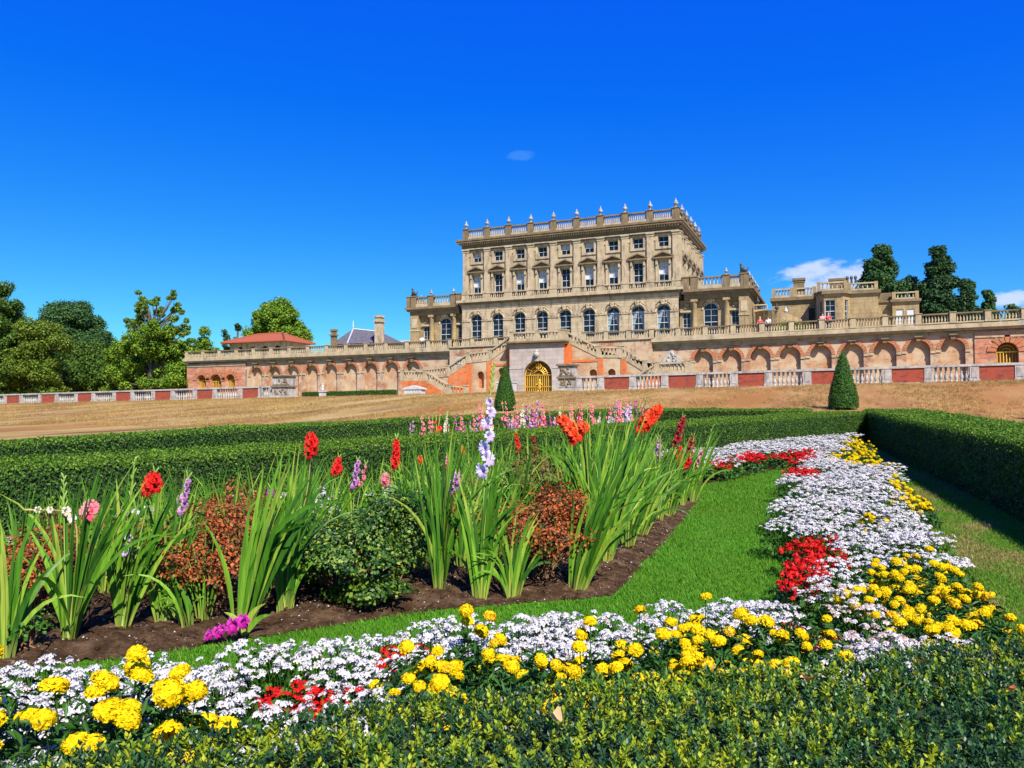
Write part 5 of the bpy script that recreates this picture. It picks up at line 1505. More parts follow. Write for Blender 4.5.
# grass blades
LW = [(-1.42, 5.05), (-1.62, 9.5), (-1.85, 11.2), (-1.5, 13.2), (-.66, 14.8), (-.5, 7.6), (-.34, 5.1), (-.45, 4.3), (-1.65, 3.25), (-2.9, 2.2), (-4.8, 1.0), (-5.6, 1.5), (-4.6, 2.12), (-3.6, 2.9), (-3.1, 3.47), (-2.5, 4.27)]
n = 420000
x = NR.uniform(-5.6, -.3, n); y = 1.0 + 14 * NR.uniform(0, 1, n) ** 1.6
from itertools import repeat
def inside_np(poly, X, Y):
    r = np.zeros(len(X), bool); k = len(poly)
    for i in range(k):
        x1, y1 = poly[i]; x2, y2 = poly[(i + 1) % k]
        if y1 == y2: continue
        c = ((y1 > Y) != (y2 > Y)) & (X < (x2 - x1) * (Y - y1) / (y2 - y1) + x1); r ^= c
    return r
kp = inside_np(LW, x, y); x, y = x[kp], y[kp]
tv = np.array([(-.09, 0, 0), (.09, 0, 0), (.05, .22, .6), (.02, .5, 1.0)]); tf = np.array([(0, 1, 2), (0, 2, 3)])
v, f = stamp(tv, tf, np.stack([x, y, SL * y + .003], 1), rots(NR.normal(0, .22, (len(x), 3)) + [0, 0, 1]), NR.uniform(.018, .036, len(x)) * np.where(y > 9, 1.3, 1))
M['grass'] = m_leaf('grass blade', [(0.04, 0.16, 0.006), (0.07, 0.24, 0.009), (0.11, 0.31, 0.014), (0.20, 0.33, 0.04)], 0.25, 0.65, (0.10, 0.23, 0.014), spec=.2, sat_patch=1.1)
o = np_build('grass', [(v, f, 0)], M['grass']); tag(o, 'short green grass blades of the mown lawn', 'grass', kind='stuff')
# rougher tufts on the shaded strip
n = 150000
x = NR.uniform(.5, 2.6, n); y = 3 + 12 * NR.uniform(0, 1, n) ** 1.4
kp = inside_np([(.7, 3.2), (2.6, 3.2), (1.8, 9), (1.2, 15), (.5, 15), (.68, 9), (.7, 6.5)], x, y)
x, y = x[kp], y[kp]
lush = np.array([mnoise.noise((a * 2.4, b * 1.3, 4)) for a, b in zip(x, y)]) + NR.normal(0, .12, len(x)) > -.10
M['worn'] = m_leaf('worn grass', [(0.10, 0.15, 0.02), (0.22, 0.20, 0.05), (0.34, 0.25, 0.10), (0.42, 0.32, 0.15)], 0.2, 0.8, spec=.1)
ch = []
for sel, mi in ((lush, 0), (~lush, 1)):
    v, f = stamp(tv, tf, np.stack([x, y, SL * y + .003], 1)[sel], rots(NR.normal(0, .38, (sel.sum(), 3)) + [0, 0, 1]), NR.uniform(.014, .034, sel.sum())); ch.append((v, f, mi))
o = np_build('grass', ch, [M['grass'], M['worn']]); tag(o, 'patchy grass blades on the worn strip beside the right hedge', 'grass', kind='stuff')

# ================================================================== GLADIOLI
def blade(p0, dirh, up_tilt, L, w, curve, plane, rng, segs=7, twist=0.0):
    """one sword leaf. dirh: unit horizontal lean direction; plane: horizontal axis the blade's width lies in"""
    V, F = [], []
    p = np.array(p0, float); th = up_tilt
    tw0 = rng.uniform(-.5, .5)
    for i in range(segs + 1):
        t = i / segs
        d = np.array([dirh[0] * sin(th), dirh[1] * sin(th), cos(th)])
        ww = w * (min(1, .30 + t * 2.0) if t < .35 else 1.0) * (1 - max(0, (t - .45) / .55) ** 1.7) + .0012
        a = tw0 * .6 + twist * t
        side = np.array([dirh[0] * cos(th), dirh[1] * cos(th), -sin(th)]) * cos(a) + np.array([-dirh[1], dirh[0], 0]) * sin(a)
        nrm_ = np.cross(d, side)
        V += [tuple(p - side * ww / 2), tuple(p + nrm_ * ww * .10), tuple(p + side * ww / 2)]
        p = p + d * L / segs
        th += curve / segs * (.4 + 1.4 * t)
    for i in range(segs):
        a = i * 3; F += [(a, a + 1, a + 4, a + 3), (a + 1, a + 2, a + 5, a + 4)]
    return V, F
def floret_mesh(mat, ruffle=1.0, nm='floret'):
    V, F = [], []
    rng = np.random.default_rng(hash(mat) % 1000 if False else len(mat) * 17)
    for k in range(6):
        az = k * pi / 3 + (.0 if k % 2 else .12)
        n = len(V); S, W = 5, 5
        for i in range(S):
            t = i / (S - 1)
            r = .006 + .045 * t ** 1.25; h = .042 * (1 - (1 - t) ** 2) - .012 * t ** 4
            for j in range(W):
                u = (j / (W - 1) - .5) * 2
                a = az + u * (.60 - .1 * t) * (1 if t < .85 else .72)
                rr = r * (1 - .12 * u * u * t) + ruffle * .004 * sin(j * 2.4 + k * 2) * t * t
                V.append((rr * cos(a), rr * sin(a), h + ruffle * .006 * sin(j * 2.9 + k) * t * t + rng.normal(0, .0008)))
        for i in range(S - 1):
            for j in range(W - 1):
                q = n + i * W + j; F.append((q, q + 1, q + W + 1, q + W))
    me = bpy.data.meshes.new(nm); me.from_pydata(V, [], F); me.materials.append(M[mat]); me.polygons.foreach_set('use_smooth', [True] * len(F)); me.update()
    return me
FLO = {c: floret_mesh(c) for c in ('red', 'scarlet', 'darkred', 'pink', 'lavender', 'purple', 'magenta', 'cream')}
GG = 'gladioli in the soil bed'
def add_spike(root, pts, colour, nfl, f0, f1, size, rng, buds=6, old=False, local=True):
    """pts: stem points (local). florets sit between fractions f0 and f1 of the stem, buds above"""
    pts = [Vector(p) for p in pts]
    # smooth by sampling a quadratic/cubic chain
    def samp(t):
        n = len(pts) - 1; x = t * n; i = min(int(x), n - 1); u = x - i
        p0 = pts[max(i - 1, 0)]; p1 = pts[i]; p2 = pts[i + 1]; p3 = pts[min(i + 2, n)]
        return .5 * ((2 * p1) + (p2 - p0) * u + (2 * p0 - 5 * p1 + 4 * p2 - p3) * u * u + (3 * p1 - p0 - 3 * p2 + p3) * u ** 3)
    sp = [samp(i / 14) for i in range(15)]
    m = MB(); m.tube([tuple(p) for p in sp], [.0062 - .0042 * i / 14 for i in range(15)], 6)
    s_ = m.build_local('flower_stem', M['glad_old'] if old else M['bud'], root)
    tocam = Vector((-root.location.x, -root.location.y, 0)).normalized()
    rightv = Vector((tocam.y, -tocam.x, 0)) * -1
    for i in range(nfl):
        t = f0 + (f1 - f0) * i / max(1, nfl - 1)
        p = samp(t); dr = (samp(min(1, t + .03)) - samp(max(0, t - .03))).normalized()
        sgn = 1 if i % 2 else -1
        d = (tocam * 1.0 + rightv * sgn * .75 + Vector((0, 0, .25)) + Vector((rng.normal(0, .2), rng.normal(0, .2), rng.normal(0, .15)))).normalized()
        o = bpy.data.objects.new('floret', FLO[colour]); COL.objects.link(o); o.parent = s_
        o.location = p - d * .006
        o.rotation_euler = d.to_track_quat('Z', 'Y').to_euler()
        k = size * (1.12 - .5 * i / max(1, nfl)) * rng.uniform(.85, 1.12)
        o.scale = (k, k, k * rng.uniform(.9, 1.25))
    if buds:
        b = MB()
        for i in range(buds):
            t = min(.995, (f1 if nfl else f0) + .03 + (1 - (f1 if nfl else f0) - .03) * i / buds)
            p = samp(t); sgn = 1 if i % 2 else -1
            d = ((samp(min(1, t + .02)) - samp(t - .02)).normalized() + rightv * sgn * .35 + tocam * .25).normalized()
            q = .016 * (1.25 - .6 * i / buds)
            b.tube([tuple(p), tuple(p + d * q), tuple(p + d * q * 2.1), tuple(p + d * q * 3)], [.003, .0065, .005, .001], 5)
        b.build_local('bud', M['bud'] if not old else M['glad_old'], s_)
    return s_
def build_local(self, name, mats, parent):
    me = bpy.data.meshes.new(name); me.from_pydata(self.v, [], self.f)
    mats = mats if isinstance(mats, (list, tuple)) else [mats]
    for q in mats: me.materials.append(q)
    me.polygons.foreach_set('material_index', self.m); me.polygons.foreach_set('use_smooth', self.sm); me.update()
    o = bpy.data.objects.new(name, me); COL.objects.link(o); o.parent = parent
    return o
MB.build_local = build_local

def gladiolus(label, px, py, n, hpx, lean=0.0, spread=.35, w=.036, spikes=(), group=None, seed=0, droop=.17, hmin=.45, base_r=.034, xyz=None):
    """px, py: foot of the plant in the photograph; hpx: leaf height in pixels; lean/spread: tan of the lean in the picture"""
    rng = np.random.default_rng(seed + int(px * 7 + py))
    p = gp(px, py) if xyz is None else Vector(xyz)
    p.z = soil_z(p.x, p.y) if inside(SOIL, p.x, p.y) else gz(p.x, p.y)
    z = (p - CAMP).dot(FWD); pm = z / FPX
    root = thing('gladiolus', label, 'gladiolus', p, group, .0001)
    V, F = [], []
    fan = rng.uniform(-.5, .5)
    ax = Vector((cos(YAW + fan), sin(YAW + fan), 0))
    n = int(n * 2.4)
    w = w * .58
    for i in range(n):
        q = (i / max(1, n - 1) - .5) * 2 if n > 1 else 0
        tl_ = lean + spread * 1.25 * q + rng.normal(0, .09)
        L = hpx * pm * (1 - (1 - hmin) * abs(q) ** 1.3 * rng.uniform(.5, 1)) * rng.uniform(.82, 1.05)
        th = atan(abs(tl_)); sg = 1 if tl_ >= 0 else -1
        az = rng.normal(0, .35)
        dh = Vector((ax.x * sg, ax.y * sg, 0)); dh.rotate(Matrix.Rotation(az, 3, 'Z'))
        p0 = (ax.x * q * base_r + rng.normal(0, .01), ax.y * q * base_r + rng.normal(0, .01), -.02)
        cv = abs(rng.normal(droop, .18)) * (.5 + abs(q)) + (rng.uniform(.8, 1.7) if rng.uniform() < .15 else 0)
        v, f = blade(p0, (dh.x, dh.y), th * .55, L / max(.75, cos(th)), w * rng.uniform(.75, 1.15), cv + th * .45, ax, rng, 8, rng.normal(0, .35))
        o_ = len(V); V += v; F += [tuple(a + o_ for a in q_) for q_ in f]
    np_build('leaves', [(np.array(V), np.array(F), 0)], M['glad'], root, True)
    for s_ in spikes:
        (tx, ty, colour, nfl, f0, f1, size) = s_[:7]
        kw = s_[7] if len(s_) > 7 else {}
        top = RGT * ((tx - px) * pm) + Vector((0, 0, (py - ty) * pm))
        mid = top * .5 + RGT * kw.get('bow', -.03) * pm * 40
        pts = [Vector((0, 0, 0)), mid, top] if 'via' not in kw else [Vector((0, 0, 0))] + [RGT * ((a - px) * pm) + Vector((0, 0, (py - b) * pm)) for a, b in kw['via']] + [top]
        add_spike(root, pts, colour, nfl, f0, f1, size, rng, kw.get('buds', 6), kw.get('old', False))
    return root
G = gladiolus
# front row, left to right
G('broad leaved gladiolus clump cut by the left edge, no flower', 4, 662, 9, 165, -.02, .22, .05)
G('large gladiolus fan leaning right at the left, with a small pink bloom', 68, 645, 15, 190, .22, .50, .046, [(90, 508, 'pink', 3, .90, .97, 1.0, {'buds': 0}), (60, 480, 'pink', 0, .7, .7, 1, {'buds': 9}), (30, 515, 'cream', 4, .62, .95, .55, {'old': True, 'buds': 7, 'via': [(75, 560), (68, 520)]})])
G('gladiolus clump with a red and pink bloom and spent purple flowers', 122, 634, 12, 165, .20, .40, .042, [(152, 482, 'red', 5, .86, .96, .95, {'buds': 3}), (132, 465, 'pink', 0, .6, .6, 1, {'buds': 8}), (128, 545, 'lavender', 3, .8, .97, .6, {'buds': 0})])
G('gladiolus with narrow upright leaves and faded mauve flowers', 165, 625, 9, 150, .05, .30, .034, [(186, 482, 'purple', 6, .74, .96, .62, {'buds': 3})])
G('small drooping gladiolus shoot leaning left with bent leaves', 186, 632, 5, 90, -.40, .35, .034, [], None, 3, .8)
G('thin yellowing gladiolus shoot before the copper shrub', 203, 624, 4, 110, .0, .18, .02)
G('tall broad bladed gladiolus with one bent leaf over the lawn edge', 242, 634, 9, 185, .36, .30, .062, [], None, 1, .12)
G('tall slender gladiolus topped by a dark red bloom on a bare stem', 285, 618, 14, 178, .14, .16, .032, [(310, 444, 'red', 7, .86, .99, .85, {'buds': 0, 'old': True, 'via': [(292, 560), (306, 500)]}), (270, 500, 'magenta', 1, .96, .97, .6, {'buds': 2})])
G('gladiolus with thin leaves left of the dark green bush', 262, 606, 7, 130, -.02, .24, .026)
G('gladiolus fan of thin leaves behind the green bush, with a red bloom', 322, 560, 11, 95, .25, .55, .030, [(338, 464, 'red', 6, .82, .98, .8, {'buds': 2})])
G('gladiolus with pale mauve spikes behind the green bush', 352, 545, 9, 85, .05, .4, .028, [(357, 462, 'purple', 6, .68, .95, .8), (365, 466, 'pink', 4, .72, .95, .6)])
G('gladiolus with an upright red spike and a pink bloom behind the green bush', 394, 545, 9, 85, .05, .35, .028, [(396, 443, 'red', 9, .68, .93, .85), (385, 480, 'pink', 5, .84, .97, .9, {'buds': 1})])
G('dense gladiolus clump of narrow blades right of the green bush, with a small mauve bloom', 440, 598, 17, 178, .01, .18, .034, [(456, 482, 'purple', 6, .82, .97, .75, {'buds': 2})])
G('tall gladiolus carrying the large lavender spike', 480, 602, 13, 160, .06, .22, .042, [(493, 368, 'lavender', 7, .54, .80, 1.08, {'buds': 10, 'bow': -.05})])
G('short gladiolus fan with downturned leaf tips right of the lavender spike', 512, 600, 9, 105, .05, .40, .040, [], None, 2, .7)
G('leaning gladiolus fan at the bare corner of the bed', 577, 593, 13, 150, .52, .34, .050, [], None, 5, .12)
G('gladiolus clump of long arching blades on the right bed edge', 606, 568, 15, 165, .30, .36, .042)
G('tall upright gladiolus clump with two orange red blooms', 592, 545, 16, 150, .06, .26, .038, [(562, 424, 'scarlet', 9, .78, .99, 1.45, {'buds': 0, 'via': [(598, 480), (584, 455)]}), (583, 430, 'scarlet', 5, .94, .99, 1.15, {'buds': 0}), (588, 408, 'red', 0, .6, .6, 1, {'buds': 8})])
G('gladiolus with a large orange red spike leaning right', 625, 540, 14, 130, .15, .30, .036, [(661, 412, 'scarlet', 11, .74, .97, 1.45, {'buds': 1, 'via': [(628, 480), (638, 440)]})])
G('gladiolus with low bent leaves between bed edge and tall clumps', 640, 540, 9, 85, .4, .5, .034, [], None, 2, .5)
G('gladiolus with a dark crimson spike at the bed edge', 658, 525, 12, 105, .22, .34, .034, [(684, 424, 'darkred', 8, .72, .98, .9, {'buds': 2})])
G('gladiolus with mauve bloom and arching leaves on the right bed edge', 668, 518, 11, 85, .3, .4, .034, [(658, 440, 'purple', 6, .7, .95, .75)])
G('gladiolus with bright red blooms by the far right tip of the bed', 683, 508, 10, 78, .18, .3, .034, [(679, 452, 'red', 6, .8, .98, 1.1), (693, 440, 'darkred', 9, .58, .97, 1.1)])
G('gladiolus at the right tip of the bed with pale leaves and a pink spike', 692, 503, 9, 82, .38, .24, .042, [(703, 452, 'pink', 6, .6, .95, .8), (715, 424, 'pink', 0, .5, .5, 1, {'buds': 6})], None, 4)
# back rows: leaves and a few blooms seen between the front clumps
back = [(405, 520, 8, 78, [(420, 458, 'scarlet', 2, .92, .97, .8)]), (428, 520, 9, 82, []), (455, 515, 10, 86, []), (470, 500, 9, 72, [(462, 448, 'scarlet', 4, .8, .96, .8)]),
        (505, 505, 9, 70, []), (528, 500, 9, 66, [(516, 432, 'red', 5, .7, .93, .8)]), (546, 500, 9, 70, [(533, 436, 'darkred', 5, .7, .95, .8)]), (562, 500, 9, 75, []),
        (605, 500, 9, 80, []), (620, 498, 9, 78, [(604, 440, 'red', 1, .9, .9, .5)]), (643, 500, 9, 72, []), (655, 500, 8, 64, []), (672, 492, 8, 58, []), (100, 560, 7, 70, []), (160, 560, 8, 80, []), (215, 535, 7, 75, []), (305, 530, 8, 75, []), (335, 525, 8, 66, []), (375, 520, 8, 62, []), (485, 520, 9, 84, []), (635, 520, 10, 88, []), (612, 520, 9, 90, [])]
back += [(20, 575, 8, 90, []), (55, 570, 8, 85, []), (75, 548, 7, 70, []), (140, 545, 8, 80, []), (180, 548, 8, 85, [(176, 500, 'purple', 4, .8, .95, .7)]), (232, 560, 7, 85, []), (258, 545, 8, 85, []), (276, 540, 8, 85, []), (410, 545, 9, 95, []), (425, 552, 9, 100, []), (445, 545, 9, 95, [(447, 462, 'pink', 4, .85, .97, .6)]), (478, 540, 9, 95, []), (520, 530, 9, 85, []), (575, 520, 9, 88, []), (590, 512, 9, 85, []), (630, 510, 9, 80, []), (650, 512, 8, 72, [(690, 462, 'red', 5, .8, .97, .9)]), (685, 498, 8, 60, []), (662, 505, 9, 66, [])]
for i, (a, b, n_, h_, s_) in enumerate(back):
    n_ += 3; h_ *= 1.08
    G('gladiolus of the back rows with ' + ('a small red bloom above its leaves' if s_ else 'plain sword leaves and no flower'), a, b, n_, h_, rnd.uniform(-.05, .15), .3, .032, s_, 'flowering gladioli in the back rows' if s_ else 'leafy gladioli in the back rows', i)
# middle rows: leafy clumps that fill the bed behind the front plants
for i, (a, b, n_, h_) in enumerate(((40, 600, 8, 95), (105, 600, 9, 120), (150, 597, 9, 120), (185, 590, 8, 105), (255, 580, 8, 110), (290, 575, 9, 120), (312, 590, 8, 90), (420, 575, 9, 120), (462, 572, 9, 120), (500, 565, 8, 100), (595, 540, 9, 110), (628, 552, 9, 100), (645, 528, 8, 80), (560, 535, 8, 85), (90, 575, 8, 95), (170, 570, 8, 100))):
    G('gladiolus of the middle rows with plain leaves and no flower', a, b, n_, h_, rnd.uniform(-.1, .25), .38, .032, (), 'leafy gladioli in the middle rows', 50 + i)
# fallen magenta bloom on the lawn edge
p = gp(240, 640); p.z = SL * p.y
r = thing('gladiolus', 'bent gladiolus with a magenta bloom lying on the lawn edge', 'gladiolus', p, None, .0001)
pm = (p - CAMP).dot(FWD) / FPX
add_spike(r, [Vector((0, .05, .0)), RGT * .03 + Vector((0, 0, .12)), RGT * .05 - FWD * .07 + Vector((0, 0, .13)), RGT * -.15 - FWD * .10 + Vector((0, 0, .055))], 'magenta', 8, .66, .99, .85, np.random.default_rng(5), 0)
V, F = [], []
rg_ = np.random.default_rng(8)
for tl_, L in ((.9, .22), (-.5, .2), (.3, .25)):
    v, f = blade((0, .03, 0), (RGT.x * (1 if tl_ > 0 else -1), RGT.y * (1 if tl_ > 0 else -1)), abs(tl_) * .5, L, .035, 1.3, RGT, rg_); o_ = len(V); V += v; F += [tuple(a + o_ for a in q_) for q_ in f]
np_build('leaves', [(np.array(V), np.array(F), 0)], M['glad'], r, True)

# distant gladioli in the next bed, between the two hedges
protos = {}
def far_glad(colour):
    rng = np.random.default_rng(40 + len(protos))
    root = thing('gladiolus', 'x', 'gladiolus', (0, 0, -50), None, .0001)
    V, F = [], []
    for i in range(9):
        q = (i / 8 - .5) * 2
        v, f = blade((q * .05, rng.normal(0, .03), 0), (1 if q > 0 else -1, rng.normal(0, .4)), abs(q) * .2, rng.uniform(.55, .85), .045, abs(q) * .3, None, rng, 5); o_ = len(V); V += v; F += [tuple(a + o_ for a in q_) for q_ in f]
    np_build('leaves', [(np.array(V), np.array(F), 0)], M['glad'], root, True)
    if colour:
        for k_ in range(2):
            st_ = MB(); x0 = rng.normal(0, .07); tip = (x0 + rng.normal(0, .08), rng.normal(0, .05), rng.uniform(.98, 1.16))
            st_.tube([(x0, 0, 0), (x0, 0, .5), tip], .006, 5); s_ = st_.build_local('flower_stem', M['bud'], root)
            ch = []
            fm = FLO[colour]; vv = np.array([v.co[:] for v in fm.vertices]); ff = np.array([p.vertices[:] for p in fm.polygons])
            pos, nv = [], []
            for j in range(5):
                t = .60 + .36 * j / 4
                pos.append([x0 + (tip[0] - x0) * max(0, (t - .4) / .6), tip[1] * t, tip[2] * t]); nv.append([rng.normal(0, .7), rng.normal(-.8, .4), .3])
            v, f = stamp(vv, ff, np.array(pos), rots(np.array(nv)), rng.uniform(.7, 1.15, 5) * np.linspace(1.1, .6, 5))
            np_build('blossoms', [(v, f, 0)], M[colour], s_, True)
    protos[colour] = root
    return root
used_p = set()
desc = {'pink': 'pink', 'lavender': 'pale lavender', 'purple': 'mauve', 'cream': 'creamy salmon', 'red': 'red', 'magenta': 'deep magenta', 'scarlet': 'orange red'}
spots = []
for i in range(900):
    s_ = rnd.uniform(.2, 15.5); off = rnd.uniform(1.3, 3.6)
    x, y = bl(s_, off)
    px, py = px_of((x, y, gz(x, y) + .9))
    if px < 385 or px > 645: continue
    if any((px - a[2]) ** 2 < 9 and abs(y - a[1]) < .5 for a in spots): continue
    spots.append((x, y, px))
    if len(spots) >= 95: break
for i, (x, y, px) in enumerate(spots):
    c = rnd.choice(['pink', 'pink', 'lavender', 'purple', 'pink', 'pink', 'cream', 'red', 'lavender', 'magenta', None, None, None, None])
    if px < 440: c = rnd.choice(['pink', 'purple', 'scarlet', None, None, None, None, None])
    pr = protos.get(c) or far_glad(c)
    lab = ('distant gladiolus with ' + desc[c] + ' spikes beyond the first hedge') if c else 'distant leafy gladiolus without flowers beyond the first hedge'
    o = copy_thing(pr, (x, y, gz(x, y)), rnd.uniform(-.6, .6) + YAW, rnd.uniform(.76, 1.12), lab, ('distant %s gladioli' % desc[c]) if c else 'distant leafy gladioli')
for s_ in np.arange(-2.5, 6.0, .42):
    x, y = bl(s_ + rnd.uniform(-.2, .2), rnd.uniform(1.2, 2.6))
    pr = protos.get(None) or far_glad(None)
    copy_thing(pr, (x, y, gz(x, y)), rnd.uniform(-1, 1), rnd.uniform(.8, 1.05), 'distant leafy gladiolus without flowers beyond the first hedge', 'distant leafy gladioli')
for pr in protos.values():
    for ch_ in list(pr.children_recursive): bpy.data.objects.remove(ch_)
    bpy.data.objects.remove(pr)

# ================================================================== SHRUBS
def bush(label, px, py, wid, hgt, mat, nleaf, size, twigs=40, depth=None, xyz=None, flat=.75, name='shrub', cat='shrub', seed=0, group=None):
    rng = np.random.default_rng(int(px * 3 + py) + seed)
    p = gp(px, py) if xyz is None else Vector(xyz)
    p.z = soil_z(p.x, p.y) if inside(SOIL, p.x, p.y) else p.z
    root = thing(name, label, cat, p, group, .0001)
    depth = depth or wid
    nc = 130
    u = rng.normal(0, 1, (nc, 3)); u /= np.linalg.norm(u, axis=1, keepdims=True)
    u[:, 2] = np.abs(u[:, 2]) * 1.0 - .35 * rng.uniform(0, 1, nc)
    rad = rng.uniform(.45, 1.12, nc)[:, None]
    cl = u * rad * [wid / 2, depth / 2, hgt * .55] + [0, 0, hgt * .48]
    cl[:, 2] += np.array([mnoise.noise((a * 3, b * 3, seed)) for a, b in zip(cl[:, 0], cl[:, 1])]) * hgt * .28
    cl[:, 2] = np.clip(cl[:, 2], hgt * .10, None)
    R = np.array([[cos(YAW), -sin(YAW), 0], [sin(YAW), cos(YAW), 0], [0, 0, 1]])
    cl = cl @ R.T
    m = MB()
    for i in range(twigs):
        c = cl[rng.integers(nc)]
        b = (rng.normal(0, .03), rng.normal(0, .03), 0)
        mid = (c[0] * .45 + rng.normal(0, .02), c[1] * .45 + rng.normal(0, .02), c[2] * .55)
        m.tube([b, mid, tuple(c)], [.006, .004, .002], 4)
    m.build_local('twigs', M['twig'], root)
    idx = rng.integers(0, nc, nleaf)
    pos = cl[idx] + rng.normal(0, 1, (nleaf, 3)) * [wid * .055, depth * .055, hgt * .05]
    nv = (cl[idx] - [0, 0, hgt * .3]); nv = nv / (np.linalg.norm(nv, axis=1, keepdims=True) + 1e-6) + rng.normal(0, .6, (nleaf, 3)) + [0, 0, .35]
    v, f = stamp(np.array(LEAF4_V) * [.75, 1, 1.3] - [0, .3, 0], LEAF4_F, pos, rots(nv, rng=rng), size * rng.uniform(.6, 1.3, nleaf))
    np_build('leaves', [(v, f, 0)], M[mat], root)
    return root
bush('rounded copper red shrub in the middle left of the bed', 214, 613, .74, .66, 'copper', 6800, .024, 110)
bush('copper brown shrub at the left end of the bed', 34, 620, .66, .54, 'copper', 4600, .026, 70)
bush('copper red shrub at the centre right of the bed, right of the lavender spike', 544, 584, .80, .68, 'copper', 7200, .025, 110)
bush('red tipped shrub behind the left copper shrub near the hedge', 238, 545, .95, .52, 'copper', 3400, .032, 40)
bush('olive brown shrub at the back of the bed behind the lavender spike', 530, 500, 1.3, .62, 'olive', 3600, .042, 50)
bush('olive shrub at the back of the bed beneath the orange red spike', 640, 490, 1.3, .60, 'olive', 2600, .045, 40)
bush('rust tipped shrub at the far left against the hedge', 70, 560, .8, .34, 'copper', 2000, .03, 40)
bush('small rust shrub just behind the left gladiolus fan', 120, 560, .5, .36, 'copper', 1300, .03, 30)
bush('wide dark green rose bush in the middle of the bed', 346, 603, .82, .56, 'rose', 6500, .029, 70)
bush('taller dark green rose bush on the right flank of the wide one', 394, 588, .66, .68, 'rose', 5200, .029, 60)
bush('low dark green rose bush left of the wide one, behind thin gladioli', 318, 590, .6, .44, 'rose', 3200, .029, 50)
bush('low leafy rose branch spreading over the soil edge in front of the dark bush', 372, 612, .52, .20, 'rose', 1500, .032, 20, .3)
bush('dull red shrub behind the right corner of the bed', 668, 500, .8, .42, 'olive', 1600, .04, 30)
bush('coppery shrub low behind the dark green bush right side', 432, 560, .5, .46, 'copper', 1500, .03, 30)
for i, (a, b, w_, h_, m_) in enumerate(((85, 590, .6, .42, 'olive'), (165, 585, .6, .40, 'rose'), (300, 580, .55, .40, 'rose'), (470, 555, .6, .42, 'olive'), (600, 520, .7, .45, 'olive'), (455, 530, .7, .45, 'copper'), (420, 540, .5, .4, 'rose'))):
    bush(('low olive shrub between the left gladiolus fans', 'low green shrub left of the copper red shrub', 'low green shrub between tall gladioli and the rose bush', 'low olive shrub just behind the lavender spike plant', 'low olive shrub behind the right gladiolus clumps', 'rusty shrub in the back rows right of the rose bush', 'small green shrub hugging the right side of the rose bush')[i], a, b, w_, h_, m_, 2400, .03, 40)
bush('small green weed at the left soil edge', 28, 655, .24, .2, 'leaf', 260, .03, 14)

# ================================================================== BEDDING PLANTS
def disc_dome(rng, n=15, r=.34, h=.45):
    V, F = [], []
    for i in range(n):
        t = sqrt((i + .5) / n); a = i * 2.39996
        c = np.array([t * cos(a), t * sin(a), h * (1 - t * t)])
        nv = np.array([t * cos(a) * .8, t * sin(a) * .8, 1]) + rng.normal(0, .25, 3)
        R = rots(nv[None], np.array([rng.uniform(0, 6)]))[0]
        k = len(V); q = r * rng.uniform(.8, 1.15)
        for j in range(6):
            e = q * (1 if j % 2 else .78)
            V.append(tuple(R @ np.array([e * cos(j * pi / 3), e * sin(j * pi / 3), .1 * (j % 2)]) + c))
        F += [(k, k + 1, k + 2, k + 3), (k, k + 3, k + 4, k + 5)]
    return np.array(V), np.array(F)
def pompom(rng, n=120):
    V, F = [], []
    for i in range(n):
        z = 1 - 1.55 * (i + .5) / n; s_ = sqrt(max(0, 1 - z * z)); a = i * 2.39996
        c = np.array([s_ * cos(a), s_ * sin(a), z * .72])
        nv = c / np.linalg.norm(c) + rng.normal(0, .38, 3) + [0, 0, .25]
        R = rots(nv[None], np.array([rng.uniform(0, 6)]))[0]
        k = len(V); q = rng.uniform(.2, .3)
        for (x, y, zz) in ((-.8, -.5, .15), (.8, -.5, -.1), (1, .5, .25), (0, .95, -.05), (-1, .45, .2)): V.append(tuple(R @ np.array([x * q, y * q, zz * q]) + c * rng.uniform(.9, 1.04)))
        F.append((k, k + 1, k + 2, k + 3, )); F.append((k, k + 3, k + 4, k + 4))
    return V, F
def mesh_of(name, V, F, mats, mi=None):
    me = bpy.data.meshes.new(name); me.from_pydata([tuple(v) for v in V], [], [tuple(dict.fromkeys(f)) for f in F])
    for m_ in mats: me.materials.append(m_)
    if mi is not None: me.polygons.foreach_set('material_index', mi)
    me.update(); return me
def foliage_chunk(rng, n, rad, h, size, lobed=False):
    a = rng.uniform(0, 2 * pi, n); r = rad * np.sqrt(rng.uniform(0, 1, n)); zt = h * (1 - .35 * (r / rad) ** 2)
    pos = np.stack([r * np.cos(a), r * np.sin(a), zt * rng.uniform(.15, 1.0, n) ** .7], 1)
    nv = np.stack([np.cos(a) * r / rad, np.sin(a) * r / rad, np.full(n, .9)], 1) + rng.normal(0, .55, (n, 3))
    return stamp(np.array(LEAF4_V) * [.24 if lobed else .62, 1, 1.4] - [0, .4, 0], LEAF4_F, pos, rots(nv, rng=rng), size * rng.uniform(.7, 1.3, n))
def stems_chunk(rng, tops):
    m = MB()
    for t in tops: m.tube([(t[0] * .25, t[1] * .25, 0), tuple(t)], .0022, 3)
    return np.array(m.v), np.array([f for f in m.f if len(f) == 4])
